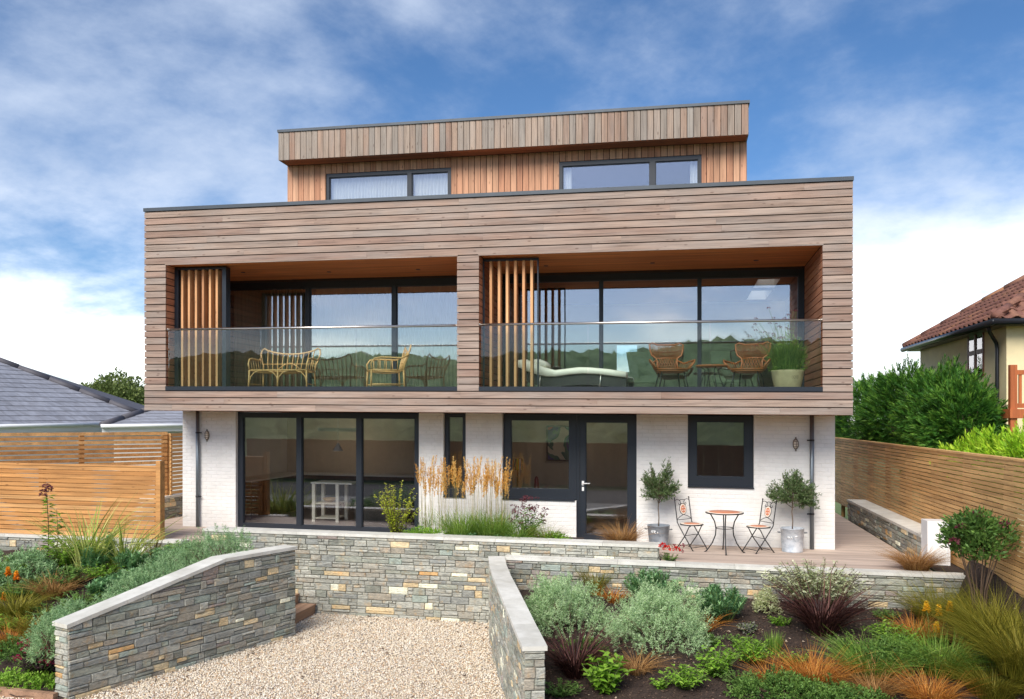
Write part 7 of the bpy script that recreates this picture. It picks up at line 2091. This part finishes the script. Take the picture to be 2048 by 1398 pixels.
grass('striped_reed', 'second striped reed nearer the end post of the honey fence', 'ornamental grass', at_plant(248, 1140, 'L'), M['varieg'], 130, 1.2, 0.2, (0.05, 0.4), (0.2, 0.8), (0.05, 0.6), 0.022, VG, K=6)
leafy('twiggy_shrub', 'small yellow leaved twiggy shrub at the end post of the honey fence', 'shrub', at_plant(302, 1132, 'L'), M['yellowleaf'], 24, 0.26, 0.72, 22, 0.045, 0.02, stemmat='wooddark', low=0.25)
LE = 'spurges in the left bed'
for px, py, k, sp, h, lab in ((185, 1150, 20, 0.18, 0.40, 'tall blue green spurge below the striped reeds'), (222, 1140, 8, 0.08, 0.58, 'single upright spurge stem rising between the striped reeds'), (262, 1150, 24, 0.24, 0.36, 'dark spurge right of the upright spurge stem'),
                              (200, 1196, 22, 0.2, 0.24, 'low spurge in the middle of the left bed'), (250, 1178, 26, 0.24, 0.24, 'spreading spurge above the left artemisias'), (335, 1140, 26, 0.28, 0.32, 'fresh green spurge beside the yellow leaved shrub'), (305, 1165, 22, 0.24, 0.24, 'low spurge behind the left wing wall coping')):
    whorled('spurge', lab, 'plant', at_plant(px, py, 'L'), M['euph'], k, sp * 1.25, h * 1.25, 0.10, 0.016, 64, group=LE)
leafy('leafy_perennial', 'leafy green perennial below the tall purple topped stem', 'plant', at_plant(140, 1175, 'L'), M['green_d'], 40, 0.4, 0.4, 18, 0.07, 0.035)
leafy('leafy_perennial', 'dark leafy filler at the foot of the plinth below the tall stem', 'plant', at_plant(110, 1138, 'L'), M['green_d'], 40, 0.4, 0.34, 18, 0.06, 0.03)
grass('bronze_grass', 'bronze brown grass in the middle of the left bed', 'ornamental grass', at_plant(108, 1195, 'L'), M['bronzeg'], 420, 0.55, 0.16, (0.1, 0.6), (0.2, 0.9), (0.1, 0.6), 0.008)
grass('olive_grass', 'olive green grass below the orange pokers at the left edge', 'ornamental grass', at_plant(30, 1235, 'L'), M['olgrass'], 620, 0.6, 0.2, (0.1, 0.6), (0.2, 0.9), (0.1, 0.6), 0.008)
grass('orange_grass', 'orange brown grass low at the left edge', 'ornamental grass', at_plant(25, 1292, 'L'), M['ograss'], 620, 0.5, 0.26, (0.1, 0.6), (0.2, 0.9), (0.1, 0.6), 0.006)
grass('olive_grass', 'rusty olive grass in front of the left artemisias', 'ornamental grass', at_plant(82, 1268, 'L'), M['olgrass'], 620, 0.5, 0.26, (0.1, 0.6), (0.2, 0.9), (0.1, 0.6), 0.006)
pokers('red_hot_poker', 'orange flowered poker plant at the left edge', at_plant(18, 1200, 'L'), M['orange'], [(-0.02, 0, 0.42), (0.12, 0.02, 0.36), (0.0, -0.1, 0.05)], 0.5)
t = leafy('sedum', 'dark leaved sedum with crimson flower heads in the bottom left corner', 'plant', at_plant(82, 1352, 'L'), M['darkleaf'], 60, 0.36, 0.40, 14, 0.06, 0.035)
hd = [(random.uniform(-0.34, 0.30), random.uniform(-0.3, 0.15), random.uniform(0.2, 0.5)) for i in range(34)]
flower_heads(t, hd, 0.04, M['sedum'], 36, ln=0.024)
feathery('groundcover', 'low green groundcover behind the timber edging', 'plant', at_plant(40, 1372, 'L'), M['green'], [(0, 0, -0.02, 0.5, 0.2, 0.12)], 300, 12, 0.035, 0.014, upw=0.4)
feathery('groundcover', 'green groundcover filling the left bed behind the crimson sedum', 'plant', at_plant(60, 1312, 'L'), M['green_d'], [(0, 0, -0.02, 0.6, 0.3, 0.2)], 420, 12, 0.04, 0.016, upw=0.4)
